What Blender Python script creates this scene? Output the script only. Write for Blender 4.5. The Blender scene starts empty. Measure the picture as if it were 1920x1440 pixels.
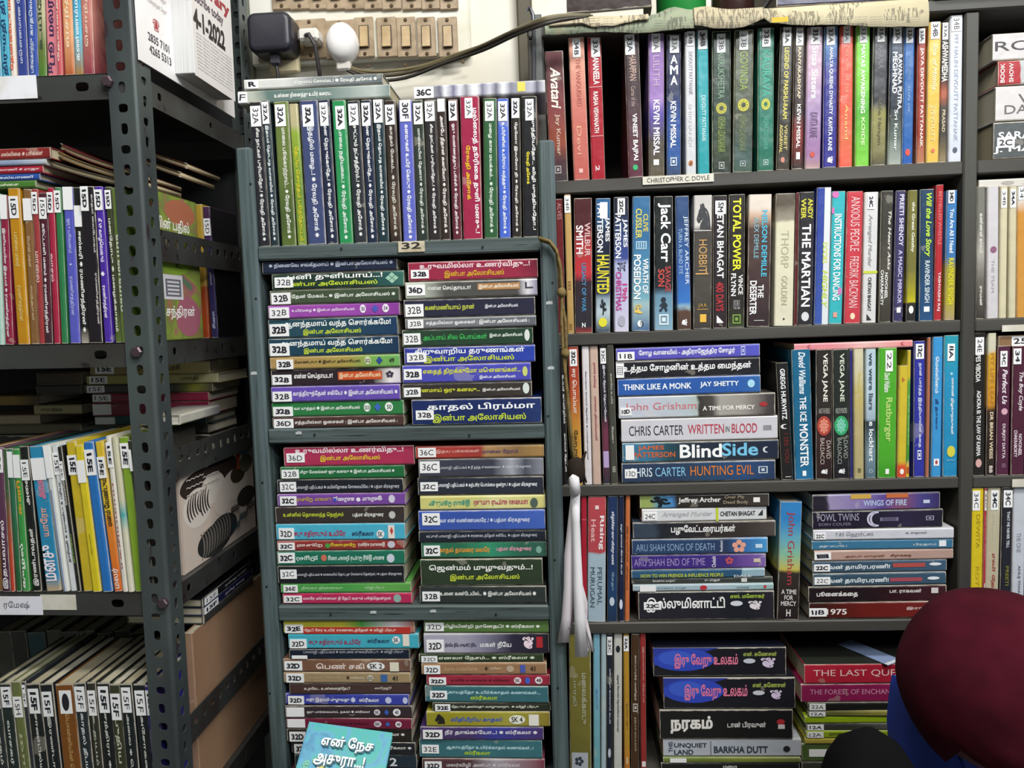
import bpy, math, random
from mathutils import Vector, Matrix
from mathutils.geometry import delaunay_2d_cdt
import numpy as np
random.seed(7)
scene = bpy.context.scene
COL = scene.collection

# ------------------------------------------------------------------ camera, world, lamps, exposure
FPX = 1420.0                                   # focal length in pixels of the 1920 px wide frame
EYE = Vector((0.0, 0.0, 1.45))
_yw = Vector((90.0, -125.0, FPX)).normalized()                 # world axes seen in image space (x right, y down, z away)
_xw = Vector((1.0, -0.032, -(90.0 + 125.0 * 0.032) / FPX)).normalized()
_zw = _xw.cross(_yw)
M_W2C = Matrix((_xw, _yw, _zw)).transposed()
M_C2W = M_W2C.transposed()
cam_data = bpy.data.cameras.new('camera')
cam_data.sensor_width = 36.0
cam_data.lens = FPX / 1920.0 * 36.0
cam_data.clip_start = 0.02
cam = bpy.data.objects.new('camera', cam_data)
COL.objects.link(cam)
_r = Matrix((M_C2W.col[0], -M_C2W.col[1], -M_C2W.col[2])).transposed()
cam.matrix_world = Matrix.Translation(EYE) @ _r.to_4x4()
scene.camera = cam

world = bpy.data.worlds.new('room_air')
scene.world = world
world.use_nodes = True
world.node_tree.nodes['Background'].inputs[0].default_value = (0.93, 0.97, 1.0, 1)
world.node_tree.nodes['Background'].inputs[1].default_value = 0.25
scene.view_settings.view_transform = 'Standard'
scene.view_settings.look = 'None'
scene.view_settings.gamma = 1.0
scene.view_settings.use_curve_mapping = False
scene.view_settings.exposure = 0.1

def area_light(name, loc, target, sx, sy, watts, colour):
    d = bpy.data.lights.new(name, 'AREA')
    d.shape = 'RECTANGLE'; d.size = sx; d.size_y = sy; d.energy = watts; d.color = colour
    o = bpy.data.objects.new(name, d); COL.objects.link(o)
    o.location = loc
    o.rotation_euler = (Vector(target) - Vector(loc)).to_track_quat('-Z', 'Y').to_euler()
    return o
area_light('ceiling_tube_light', (0.3, 0.1, 2.85), (0.1, 1.1, 1.2), 1.3, 0.14, 29, (1.0, 0.985, 0.95))
area_light('aisle_fill_light', (1.15, -0.75, 2.7), (-0.4, 1.0, 1.1), 1.3, 0.2, 31, (0.95, 0.98, 1.0))  # unseen lamp added to brighten the rack side and lower shelves

# ------------------------------------------------------------------ frames: a plane in the room with its own axes
class Frame:
    def __init__(self, origin, roll=0.0, turn=0.0, base=Matrix.Identity(4)):
        self.M = base @ Matrix.Translation(Vector(origin)) @ Matrix.Rotation(turn, 4, 'Z') @ Matrix.Rotation(roll, 4, 'Y')
        self.I = self.M.inverted()
    def uv(self, px, py, dy=0.0):
        d = M_C2W @ Vector(((px - 960.0) / FPX, (py - 720.0) / FPX, 1.0))
        o = self.I @ EYE
        d = self.I.to_3x3() @ d
        t = (dy - o.y) / d.y
        p = o + d * t
        return p.x, p.z
YL, YC, YR, YW = 0.92, 1.00, 1.13, 1.315
LEAN = Matrix.Rotation(math.radians(0.9), 4, 'Y')          # the steel rack leans a little
FL = Frame((0, YL, 0), base=LEAN)
FC = Frame((0, YC, 1.0), math.radians(0.5))
FR = Frame((0, YR, 0))
FW = Frame((0, YW, 0))

# ------------------------------------------------------------------ materials
def lin(hexs):
    hexs = hexs.lstrip('#')
    if len(hexs) == 3:
        hexs = ''.join(c * 2 for c in hexs)
    v = [int(hexs[i:i + 2], 16) / 255.0 for i in (0, 2, 4)]
    return tuple((c / 12.92 if c <= 0.04045 else ((c + 0.055) / 1.055) ** 2.4) for c in v) + (1.0,)

MATS = {}
def principled(name, colour, rough=0.5, metal=0.0, coat=0.0):
    m = bpy.data.materials.new(name); m.use_nodes = True
    b = m.node_tree.nodes['Principled BSDF']
    b.inputs['Base Color'].default_value = colour
    b.inputs['Roughness'].default_value = rough
    b.inputs['Metallic'].default_value = metal
    b.inputs['Coat Weight'].default_value = coat
    if rough > .85: b.inputs['Specular IOR Level'].default_value = 0.12
    return m, b, m.node_tree

def flat(hexs, rough=0.5, metal=0.0):
    k = ('flat', hexs, rough, metal)
    if k not in MATS:
        MATS[k] = principled('paint_' + hexs, lin(hexs), rough, metal)[0]
    return MATS[k]

def speckled(name, base, other, scale=(1, 1, 1), lo=0.45, hi=0.7, rough=0.5, metal=0.0, bump=0.15, extra=None, detail=6, nscale=12):
    """Paint with streaks or blotches of a second colour (and chips of a third)."""
    if name in MATS:
        return MATS[name]
    m, b, nt = principled(name, lin(base), rough, metal)
    N, L = nt.nodes, nt.links
    tc = N.new('ShaderNodeTexCoord'); mp = N.new('ShaderNodeMapping'); mp.inputs['Scale'].default_value = scale
    L.new(tc.outputs['Object'], mp.inputs['Vector'])
    no = N.new('ShaderNodeTexNoise'); no.inputs['Scale'].default_value = nscale; no.inputs['Detail'].default_value = detail
    L.new(mp.outputs['Vector'], no.inputs['Vector'])
    cr = N.new('ShaderNodeValToRGB')
    cr.color_ramp.elements[0].position = lo; cr.color_ramp.elements[0].color = lin(base)
    cr.color_ramp.elements[1].position = hi; cr.color_ramp.elements[1].color = lin(other)
    L.new(no.outputs['Fac'], cr.inputs['Fac'])
    out = cr.outputs['Color']
    if extra:
        n2 = N.new('ShaderNodeTexNoise'); n2.inputs['Scale'].default_value = nscale * 4; n2.inputs['Detail'].default_value = 3
        L.new(mp.outputs['Vector'], n2.inputs['Vector'])
        c2 = N.new('ShaderNodeValToRGB'); c2.color_ramp.elements[0].position = 0.66; c2.color_ramp.elements[1].position = 0.69
        L.new(n2.outputs['Fac'], c2.inputs['Fac'])
        mx = N.new('ShaderNodeMix'); mx.data_type = 'RGBA'
        L.new(c2.outputs['Color'], mx.inputs[0]); L.new(out, mx.inputs[6]); mx.inputs[7].default_value = lin(extra)
        out = mx.outputs[2]
    L.new(out, b.inputs['Base Color'])
    bp = N.new('ShaderNodeBump'); bp.inputs['Strength'].default_value = bump; bp.inputs['Distance'].default_value = 0.002
    L.new(no.outputs['Fac'], bp.inputs['Height']); L.new(bp.outputs['Normal'], b.inputs['Normal'])
    MATS[name] = m
    return m

def make_wear_group():
    g = bpy.data.node_groups.new('worn_glossy_cover', 'ShaderNodeTree')
    g.interface.new_socket('Color', in_out='INPUT', socket_type='NodeSocketColor')
    g.interface.new_socket('Shader', in_out='OUTPUT', socket_type='NodeSocketShader')
    N, L = g.nodes, g.links
    gi = N.new('NodeGroupInput'); go = N.new('NodeGroupOutput')
    tc = N.new('ShaderNodeTexCoord'); sp = N.new('ShaderNodeSeparateXYZ')
    L.new(tc.outputs['Generated'], sp.inputs[0])
    def math_n(op, a, b=None):
        n = N.new('ShaderNodeMath'); n.operation = op
        for i, v in enumerate((a, b)):
            if v is None: continue
            if isinstance(v, (int, float)): n.inputs[i].default_value = v
            else: L.new(v, n.inputs[i])
        return n.outputs[0]
    info = N.new('ShaderNodeObjectInfo')
    vadd = N.new('ShaderNodeVectorMath'); vadd.operation = 'ADD'
    L.new(tc.outputs['Object'], vadd.inputs[0])
    cmb = N.new('ShaderNodeCombineXYZ')
    L.new(info.outputs['Random'], cmb.inputs[0]); L.new(math_n('MULTIPLY', info.outputs['Random'], 7.0), cmb.inputs[2])
    L.new(cmb.outputs[0], vadd.inputs[1])
    no = N.new('ShaderNodeTexNoise'); no.inputs['Scale'].default_value = 60; no.inputs['Detail'].default_value = 4
    L.new(vadd.outputs[0], no.inputs['Vector'])
    # worn outer edges of the spine
    dx = math_n('ABSOLUTE', math_n('SUBTRACT', sp.outputs[0], 0.5))
    e = math_n('GREATER_THAN', math_n('ADD', dx, math_n('MULTIPLY', no.outputs['Fac'], 0.08)), 0.505)
    dz = math_n('ABSOLUTE', math_n('SUBTRACT', sp.outputs[2], 0.5))
    e2 = math_n('GREATER_THAN', math_n('ADD', dz, math_n('MULTIPLY', no.outputs['Fac'], 0.016)), 0.504)
    spine = math_n('LESS_THAN', sp.outputs[1], 0.02)
    mask = math_n('MULTIPLY', math_n('MULTIPLY', math_n('MAXIMUM', e, e2), spine), 0.62)
    # rubbed patches
    n2 = N.new('ShaderNodeTexNoise'); n2.inputs['Scale'].default_value = 22; n2.inputs['Detail'].default_value = 7
    L.new(vadd.outputs[0], n2.inputs['Vector'])
    rub = math_n('MULTIPLY', math_n('GREATER_THAN', n2.outputs['Fac'], 0.68), 0.22)
    mask = math_n('MAXIMUM', mask, rub)
    mx = N.new('ShaderNodeMix'); mx.data_type = 'RGBA'
    L.new(mask, mx.inputs[0]); L.new(gi.outputs[0], mx.inputs[6]); mx.inputs[7].default_value = lin('cfc8b8')
    b = N.new('ShaderNodeBsdfPrincipled'); b.inputs['Roughness'].default_value = 0.32
    b.inputs['Specular IOR Level'].default_value = 0.45
    L.new(mx.outputs[2], b.inputs['Base Color'])
    n3 = N.new('ShaderNodeTexNoise'); n3.inputs['Scale'].default_value = 35; n3.inputs['Detail'].default_value = 2
    L.new(vadd.outputs[0], n3.inputs['Vector'])
    bp = N.new('ShaderNodeBump'); bp.inputs['Strength'].default_value = 0.35; bp.inputs['Distance'].default_value = 0.004
    L.new(n3.outputs['Fac'], bp.inputs['Height']); L.new(bp.outputs['Normal'], b.inputs['Normal'])
    L.new(b.outputs[0], go.inputs[0])
    return g
WEAR = make_wear_group()

def cover_mat(spec):
    """'hex' or 'hex@pos,hex@pos,...' : colour bands from the head (0) to the tail (1) of the spine."""
    k = ('cover', spec)
    if k in MATS:
        return MATS[k]
    m = bpy.data.materials.new('printed_cover'); m.use_nodes = True
    nt = m.node_tree; N, L = nt.nodes, nt.links
    N.remove(N['Principled BSDF'])
    g = N.new('ShaderNodeGroup'); g.node_tree = WEAR
    L.new(g.outputs[0], N['Material Output'].inputs['Surface'])
    if '@' not in spec:
        g.inputs[0].default_value = lin(spec)
    else:
        tc = N.new('ShaderNodeTexCoord'); sp = N.new('ShaderNodeSeparateXYZ'); cr = N.new('ShaderNodeValToRGB')
        L.new(tc.outputs['Generated'], sp.inputs[0])
        sub = N.new('ShaderNodeMath'); sub.operation = 'SUBTRACT'; sub.inputs[0].default_value = 1.0
        no = N.new('ShaderNodeTexNoise'); no.inputs['Scale'].default_value = 40
        L.new(tc.outputs['Object'], no.inputs['Vector'])
        mm = N.new('ShaderNodeMath'); mm.operation = 'MULTIPLY_ADD'; mm.inputs[1].default_value = 0.06; mm.inputs[2].default_value = -0.03
        L.new(no.outputs['Fac'], mm.inputs[0])
        ad = N.new('ShaderNodeMath'); ad.operation = 'ADD'
        L.new(sp.outputs[2], ad.inputs[0]); L.new(mm.outputs[0], ad.inputs[1])
        L.new(ad.outputs[0], sub.inputs[1]); L.new(sub.outputs[0], cr.inputs['Fac'])
        stops = [(float(p), c) for c, p in (s.split('@') for s in spec.split(','))]
        el = cr.color_ramp.elements
        while len(el) < len(stops): el.new(0.5)
        for e, (p, c) in zip(el, sorted(stops, key=lambda s: s[0])):
            e.position = p; e.color = lin(c)
        L.new(cr.outputs['Color'], g.inputs[0])
    MATS[k] = m
    return m

def page_mat(hexs='c9c1a8'):
    k = ('pages', hexs)
    if k in MATS:
        return MATS[k]
    m, b, nt = principled('page_edges', lin(hexs), 0.8)
    N, L = nt.nodes, nt.links
    tc = N.new('ShaderNodeTexCoord'); mp = N.new('ShaderNodeMapping'); mp.inputs['Scale'].default_value = (2200, 6, 6)
    L.new(tc.outputs['Object'], mp.inputs['Vector'])
    no = N.new('ShaderNodeTexNoise'); no.inputs['Scale'].default_value = 1.0; no.inputs['Detail'].default_value = 2
    L.new(mp.outputs['Vector'], no.inputs['Vector'])
    cr = N.new('ShaderNodeValToRGB')
    cr.color_ramp.elements[0].position = 0.3; cr.color_ramp.elements[0].color = tuple(c * 0.62 for c in lin(hexs)[:3]) + (1,)
    cr.color_ramp.elements[1].position = 0.62; cr.color_ramp.elements[1].color = lin(hexs)
    L.new(no.outputs['Fac'], cr.inputs['Fac']); L.new(cr.outputs['Color'], b.inputs['Base Color'])
    MATS[k] = m
    return m

# ------------------------------------------------------------------ mesh helpers
def obj(name, verts, faces, mat, parent=None, matrix=None, smooth=False):
    me = bpy.data.meshes.new(name)
    me.from_pydata([tuple(v) for v in verts], [], faces)
    for m in (mat if isinstance(mat, (list, tuple)) else [mat]):
        me.materials.append(m)
    if smooth:
        me.polygons.foreach_set('use_smooth', [True] * len(me.polygons))
    me.update()
    o = bpy.data.objects.new(name, me); COL.objects.link(o)
    if parent: o.parent = parent
    if matrix is not None: o.matrix_local = matrix
    return o

def empty(name, matrix, label=None, cat=None, group=None, kind=None):
    o = bpy.data.objects.new(name, None); COL.objects.link(o)
    o.empty_display_size = 0.02
    o.matrix_world = matrix
    return tag(o, label, cat, group, kind)

def tag(o, label=None, cat=None, group=None, kind=None):
    if label: o['label'] = label
    if cat: o['category'] = cat
    if group: o['group'] = group
    if kind: o['kind'] = kind
    return o

class MB:
    def __init__(self): self.v, self.f = [], []
    def box(self, x0, x1, y0, y1, z0, z1, bev=0.0, M=None):
        if bev <= 0:
            v = [(x, y, z) for z in (z0, z1) for y in (y0, y1) for x in (x0, x1)]
            f = [(0, 2, 3, 1), (4, 5, 7, 6), (0, 1, 5, 4), (2, 6, 7, 3), (0, 4, 6, 2), (1, 3, 7, 5)]
            return self.add(v, f, M)
        b = min(bev, (x1 - x0) * .45, (y1 - y0) * .45, (z1 - z0) * .45)
        v, idx = [], {}
        X, Y, Z = (x0, x1), (y0, y1), (z0, z1)
        for i in (0, 1):
            for j in (0, 1):
                for k in (0, 1):
                    sx, sy, sz = (1 - 2 * i) * b, (1 - 2 * j) * b, (1 - 2 * k) * b
                    for a, p in (('x', (X[i], Y[j] + sy, Z[k] + sz)), ('y', (X[i] + sx, Y[j], Z[k] + sz)), ('z', (X[i] + sx, Y[j] + sy, Z[k]))):
                        idx[i, j, k, a] = len(v); v.append(p)
        f = []
        for i in (0, 1):
            f.append([idx[i, j, k, 'x'] for j, k in ((0, 0), (0, 1), (1, 1), (1, 0))])
            f.append([idx[j, i, k, 'y'] for j, k in ((0, 0), (0, 1), (1, 1), (1, 0))])
            f.append([idx[j, k, i, 'z'] for j, k in ((0, 0), (0, 1), (1, 1), (1, 0))])
            for j in (0, 1):
                f.append([idx[i, j, 0, 'x'], idx[i, j, 1, 'x'], idx[i, j, 1, 'y'], idx[i, j, 0, 'y']])
                f.append([idx[i, 0, j, 'x'], idx[i, 1, j, 'x'], idx[i, 1, j, 'z'], idx[i, 0, j, 'z']])
                f.append([idx[0, i, j, 'y'], idx[1, i, j, 'y'], idx[1, i, j, 'z'], idx[0, i, j, 'z']])
                for k in (0, 1):
                    f.append([idx[i, j, k, a] for a in 'xyz'])
        return self.add(v, f, M)
    def add(self, v, f, M=None):
        n = len(self.v)
        if M is not None: v = [M @ Vector(p) for p in v]
        self.v += [tuple(p) for p in v]
        self.f += [tuple(n + i for i in q) for q in f]
        return self
    def prism(self, poly, z0, z1, M=None):
        """polygon in local XY extruded along Z"""
        n = len(poly)
        v = [(x, y, z0) for x, y in poly] + [(x, y, z1) for x, y in poly]
        f = [tuple(range(n))[::-1], tuple(range(n, 2 * n))] + [(i, (i + 1) % n, n + (i + 1) % n, n + i) for i in range(n)]
        return self.add(v, f, M)
    def tube(self, pts, r, seg=8):
        pts = [Vector(p) for p in pts]; n = len(pts); v = []
        rr = r if isinstance(r, (list, tuple)) else [r] * n
        up = Vector((0.13, 0.2, 0.97))
        for i, p in enumerate(pts):
            t = (pts[min(i + 1, n - 1)] - pts[max(i - 1, 0)]).normalized()
            a = t.cross(up)
            if a.length < 1e-3: a = t.cross(Vector((1, 0, 0)))
            a.normalize(); b = t.cross(a)
            for k in range(seg):
                w = 2 * math.pi * k / seg
                v.append(p + (a * math.cos(w) + b * math.sin(w)) * rr[i])
        f = [(i * seg + k, i * seg + (k + 1) % seg, (i + 1) * seg + (k + 1) % seg, (i + 1) * seg + k) for i in range(n - 1) for k in range(seg)]
        f += [tuple(range(seg))[::-1], tuple(range((n - 1) * seg, n * seg))]
        return self.add(v, f)
    def lathe(self, prof, seg=24, M=None):
        v = [(r * math.cos(2 * math.pi * k / seg), r * math.sin(2 * math.pi * k / seg), z) for r, z in prof for k in range(seg)]
        n = len(prof)
        f = [(i * seg + k, i * seg + (k + 1) % seg, (i + 1) * seg + (k + 1) % seg, (i + 1) * seg + k) for i in range(n - 1) for k in range(seg)]
        f += [tuple(range(seg))[::-1], tuple(range((n - 1) * seg, n * seg))]
        return self.add(v, f, M)
    def plate(self, L, W, t, holes, M=None):
        """flat bar along X (0..L), height Z (0..W), thickness Y (0..t), with oval holes [(x, z, rx, rz)] cut right through"""
        holes = sorted(holes)
        cuts = [0.0] + [(a[0] + b[0]) / 2 for a, b in zip(holes, holes[1:])] + [L]
        if not holes:
            return self.box(0, L, 0, t, 0, W, 0, M)
        for (hx, hz, rx, rz), a, b in zip(holes, cuts, cuts[1:]):
            out, inn = [], []
            c = [(b, hz), (b, (hz + W) / 2), (b, W), ((b + hx) / 2, W), (hx, W), ((a + hx) / 2, W), (a, W), (a, (hz + W) / 2), (a, hz), (a, hz / 2), (a, 0), ((a + hx) / 2, 0), (hx, 0), ((b + hx) / 2, 0), (b, 0), (b, hz / 2)]
            for i, p in enumerate(c):
                w = 2 * math.pi * i / 16
                out.append(p); inn.append((hx + rx * math.copysign(abs(math.cos(w)) ** .7, math.cos(w)), hz + rz * math.copysign(abs(math.sin(w)) ** .7, math.sin(w))))
            v = [(x, 0, z) for x, z in out] + [(x, 0, z) for x, z in inn] + [(x, t, z) for x, z in out] + [(x, t, z) for x, z in inn]
            f = []
            for i in range(16):
                j = (i + 1) % 16
                f += [(i, j, 16 + j, 16 + i), (32 + j, 32 + i, 48 + i, 48 + j), (16 + i, 16 + j, 48 + j, 48 + i), (j, i, 32 + i, 32 + j)]
            self.add(v, f, M)
        return self
    def build(self, name, mat, parent=None, matrix=None, smooth=False):
        return obj(name, self.v, self.f, mat, parent, matrix, smooth)

# ------------------------------------------------------------------ lettering (glyph outlines of the default face, filled by winding number)
GLYPH = {}
def _eval_splines(text):
    c = bpy.data.curves.new('lettering_source', 'FONT'); c.body = text; c.resolution_u = 2
    o = bpy.data.objects.new('lettering_source', c); COL.objects.link(o)
    dg = bpy.context.evaluated_depsgraph_get()
    k = o.evaluated_get(dg).to_curve(dg)
    res = []
    for s in k.splines:
        bp = s.bezier_points
        pts = []
        n = len(bp)
        for i in range(n):
            a, b = bp[i], bp[(i + 1) % n]
            p0, p1, p2, p3 = a.co, a.handle_right, b.handle_left, b.co
            straight = ((p1 - p0).cross(p3 - p0).length < 1e-5 and (p2 - p0).cross(p3 - p0).length < 1e-5)
            for t in ((0.0,) if straight else (0.0, 1 / 3, 2 / 3)):
                q = p0 * (1 - t) ** 3 + p1 * 3 * t * (1 - t) ** 2 + p2 * 3 * t * t * (1 - t) + p3 * t ** 3
                if not pts or (abs(q.x - pts[-1][0]) + abs(q.y - pts[-1][1])) > 1e-4:
                    pts.append((q.x, q.y))
        if len(pts) > 2: res.append(pts)
    o.evaluated_get(dg).to_curve_clear()
    bpy.data.objects.remove(o); bpy.data.curves.remove(c)
    return res
_H = min(p[0] for s in _eval_splines('H') for p in s)

def glyph(ch, bold):
    k = (ch, bold)
    if k in GLYPH:
        return GLYPH[k]
    both = _eval_splines(ch + 'H')
    h, cs = both[-1], both[:-1]
    adv = min(p[0] for p in h) - _H
    if ch == ' ':
        GLYPH[k] = ([], [], adv); return GLYPH[k]
    def area(s): return sum(a[0] * b[1] - b[0] * a[1] for a, b in zip(s, s[1:] + s[:1])) / 2
    if bold and cs:
        sgn = math.copysign(1, max((area(s) for s in cs), key=abs))
        new = []
        for s in cs:
            n = len(s); q = []
            for i in range(n):
                (ax, ay), (bx, by), (cx, cy) = s[i - 1], s[i], s[(i + 1) % n]
                n1 = Vector((by - ay, ax - bx)); n2 = Vector((cy - by, bx - cx))
                if n1.length > 0: n1.normalize()
                if n2.length > 0: n2.normalize()
                m = n1 + n2
                if m.length < 1e-3: m = n1
                m.normalize()
                d = bold / max(0.5, m.dot(n1)) * sgn
                q.append((bx + m.x * d, by + m.y * d))
            new.append(q)
        cs = new
    pts, edges = [], []
    for s in cs:
        b = len(pts); pts += [Vector(p) for p in s]
        edges += [(b + i, b + (i + 1) % len(s)) for i in range(len(s))]
    if not pts:
        GLYPH[k] = ([], [], adv); return GLYPH[k]
    vo, _e, fo, *_ = delaunay_2d_cdt(pts, edges, [], 0, 1e-6)
    V = np.array([(p.x, p.y) for p in vo])
    A = np.array([[pts[a].x, pts[a].y] for a, b in edges]); B = np.array([[pts[b].x, pts[b].y] for a, b in edges])
    F = []
    for f in fo:
        c = V[list(f)].mean(axis=0)
        up = (A[:, 1] <= c[1]) & (B[:, 1] > c[1]); dn = (A[:, 1] > c[1]) & (B[:, 1] <= c[1])
        side = (B[:, 0] - A[:, 0]) * (c[1] - A[:, 1]) - (c[0] - A[:, 0]) * (B[:, 1] - A[:, 1])
        wn = int((up & (side > 0)).sum()) - int((dn & (side < 0)).sum())
        if (wn % 2 if ord(ch) >= 0x2190 else wn):
            F.append(tuple(f))
    GLYPH[k] = ([tuple(v) for v in V.tolist()], F, adv)
    return GLYPH[k]

def visual_order(s):
    o = []
    for ch in s:
        if ch in 'ெேை' and o: o.insert(len(o) - 1, ch)
        elif ch in 'ொோ' and o: o.insert(len(o) - 1, 'ெ' if ch == 'ொ' else 'ே'); o.append('ா')
        else: o.append(ch)
    return ''.join(o)

def lay_out(text, bold=0.022, shear=0.0, jitter=0.0):
    """unit-box layout of one line of text: points with 0..1 along and 0..1 up"""
    V, F, x = [], [], 0.0
    for ch in visual_order(text):
        v, f, adv = glyph(ch, bold)
        n = len(V); dy = random.uniform(-jitter, jitter); r = random.uniform(-jitter, jitter) * 2
        V += [(x + px + shear * py + r * py, py + dy - r * px) for px, py in v]
        F += [tuple(n + i for i in q) for q in f]
        x += adv
    if not V: return [], []
    xs = [p[0] for p in V]; ys = [p[1] for p in V]
    x0, y0 = min(xs), min(ys); w, h = max(max(xs) - x0, 1e-6), max(max(ys) - y0, 1e-6)
    used = sorted({i for q in F for i in q}); re = {i: k for k, i in enumerate(used)}
    return [((V[i][0] - x0) / w, (V[i][1] - y0) / h) for i in used], [tuple(re[i] for i in q) for q in F]

def writing(name, text, colour, place, parent, flags='', matrix=None):
    """place: function (a 0..1 along, b 0..1 up) -> local point"""
    bold = 0.022
    if 'l' in flags: bold = 0.0
    if 'B' in flags: bold = 0.045
    V, F = lay_out(text, bold, 0.25 if 'i' in flags else 0.0, 0.05 if 'j' in flags else 0.0)
    if not V: return None
    if 'u' in flags: V = [(1 - a, 1 - b) for a, b in V]
    return obj(name, [place(a, b) for a, b in V], F, flat(colour, 0.45), parent, matrix)

SYMBOLS = set('●■▬◆▲★☸✱✻✿❋◉🐧🌐⚙☀☗♣⛄🔥♞⚔☻❦❖🏃🚶✈🌊🌄📕☎▮◐▰❂')
TOK = {'$1': 'இன்பா அலோசியஸ்', '$2': 'ரேவதி அசோக்', '$3': 'பத்மா கிரகதுரை', '$4': 'ஸ்ரீகலா', '$5': 'விஜி பிரபு', '$6': 'ரமணிசந்திரன்', '$7': 'பாலாஜி பதிப்பகம்', '$8': 'என். கணேசன்'}

# ------------------------------------------------------------------ a book: cover, pages, code sticker, spine writing
def book(M, w, h, d, colour, items='', sticker=None, label='', group='', pages='c9c1a8', name='paperback', hang=0.0):
    """local axes: X across the spine, Z along it (head up), -Y outwards; origin at the tail of the spine."""
    root = empty(name, M, label, 'book', group)
    t = min(0.0011, w * 0.12); r = min(0.0022, w * 0.3); a = w / 2
    outer = [(-a, d), (-a, r), (-a + r * .35, r * .3), (-a + r, 0), (a - r, 0), (a - r * .35, r * .3), (a, r), (a, d)]
    inner = [(a - t, d), (a - t, r + t), (-a + t, r + t), (-a + t, d)]
    poly = outer + inner; n = len(poly)
    v = [(x, y, 0) for x, y in poly] + [(x, y, h) for x, y in poly]
    f = [(i, (i + 1) % n, n + (i + 1) % n, n + i) for i in range(n)]
    for o, rev in ((0, True), (n, False)):      # head and tail rims of the cover
        q = [(0, 1, 10, 11), (1, 2, 3, 10), (3, 4, 9, 10), (4, 5, 6, 9), (6, 7, 8, 9)]
        f += [tuple(o + i for i in (s[::-1] if rev else s)) for s in q]
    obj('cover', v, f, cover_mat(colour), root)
    MB().box(-a + t, a - t, r + t, d - 0.001, min(0.0012, h * .02), h - min(0.0018, h * .02)).build('page_block', page_mat(pages), root)
    lift = [0.0004]
    def spot(s0, s1, c0, c1, upright):
        y = -lift[0]; lift[0] += 0.0001
        if upright:
            return lambda p, q: (-a + w * (c0 + p * (c1 - c0)), y, h * (1 - (s1 - q * (s1 - s0))))
        return lambda p, q: (a - w * (c1 - q * (c1 - c0)), y, h * (1 - (s0 + p * (s1 - s0))))
    stick = sticker is not None
    for it in (items.split(';') if items else []):
        p = it.split('|')
        txt = p[0]
        for tk, tv in TOK.items(): txt = txt.replace(tk, tv)
        col = p[1] if len(p) > 1 and p[1] else 'f0f0ec'
        ex = [float(q) for q in p[2].split()] if len(p) > 2 and p[2] else [0.19 if stick else 0.06, 0.95, 0.27, 0.74]
        fl = p[3] if len(p) > 3 else ''
        nm = 'printed_emblem' if all(ch in SYMBOLS for ch in txt) else 'spine_lettering'
        writing(nm, txt, col, spot(*ex, 'h' in fl), root, fl)
    if stick:
        p = sticker.split('@')
        ex = [float(q) for q in p[1].split()] if len(p) > 1 else [0.015, 0.165, 0.08, 0.9]
        fl = p[2] if len(p) > 2 else ''
        pl = spot(*ex, False); q0, q1 = Vector(pl(0, 0)), Vector(pl(1, 1))
        x0, x1 = sorted((q0.x, q1.x)); z0, z1 = sorted((q0.z, q1.z)); y = q0.y
        st = MB().box(x0, x1, y - 0.0001, -0.00005, z0, z1).build('code_sticker', flat('f2f2f2', 0.6), root)
        if p[0] and p[0] != '_':
            s0, s1, c0, c1 = ex
            ds, dc = s1 - s0, c1 - c0
            lift[0] += 0.0002
            if 'U' in fl: writing('handwritten_code', p[0], '23222c', spot(s0 + ds * .12, s1 - ds * .12, c0 + dc * .2, c1 - dc * .2, False), st, 'j')
            else: writing('handwritten_code', p[0], '23222c', spot(s0 + ds * .12, s1 - ds * .13, c0 + dc * .2, c1 - dc * .2, False), st, random.choice(('jB', 'j', 'jl')))
    return root

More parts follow.
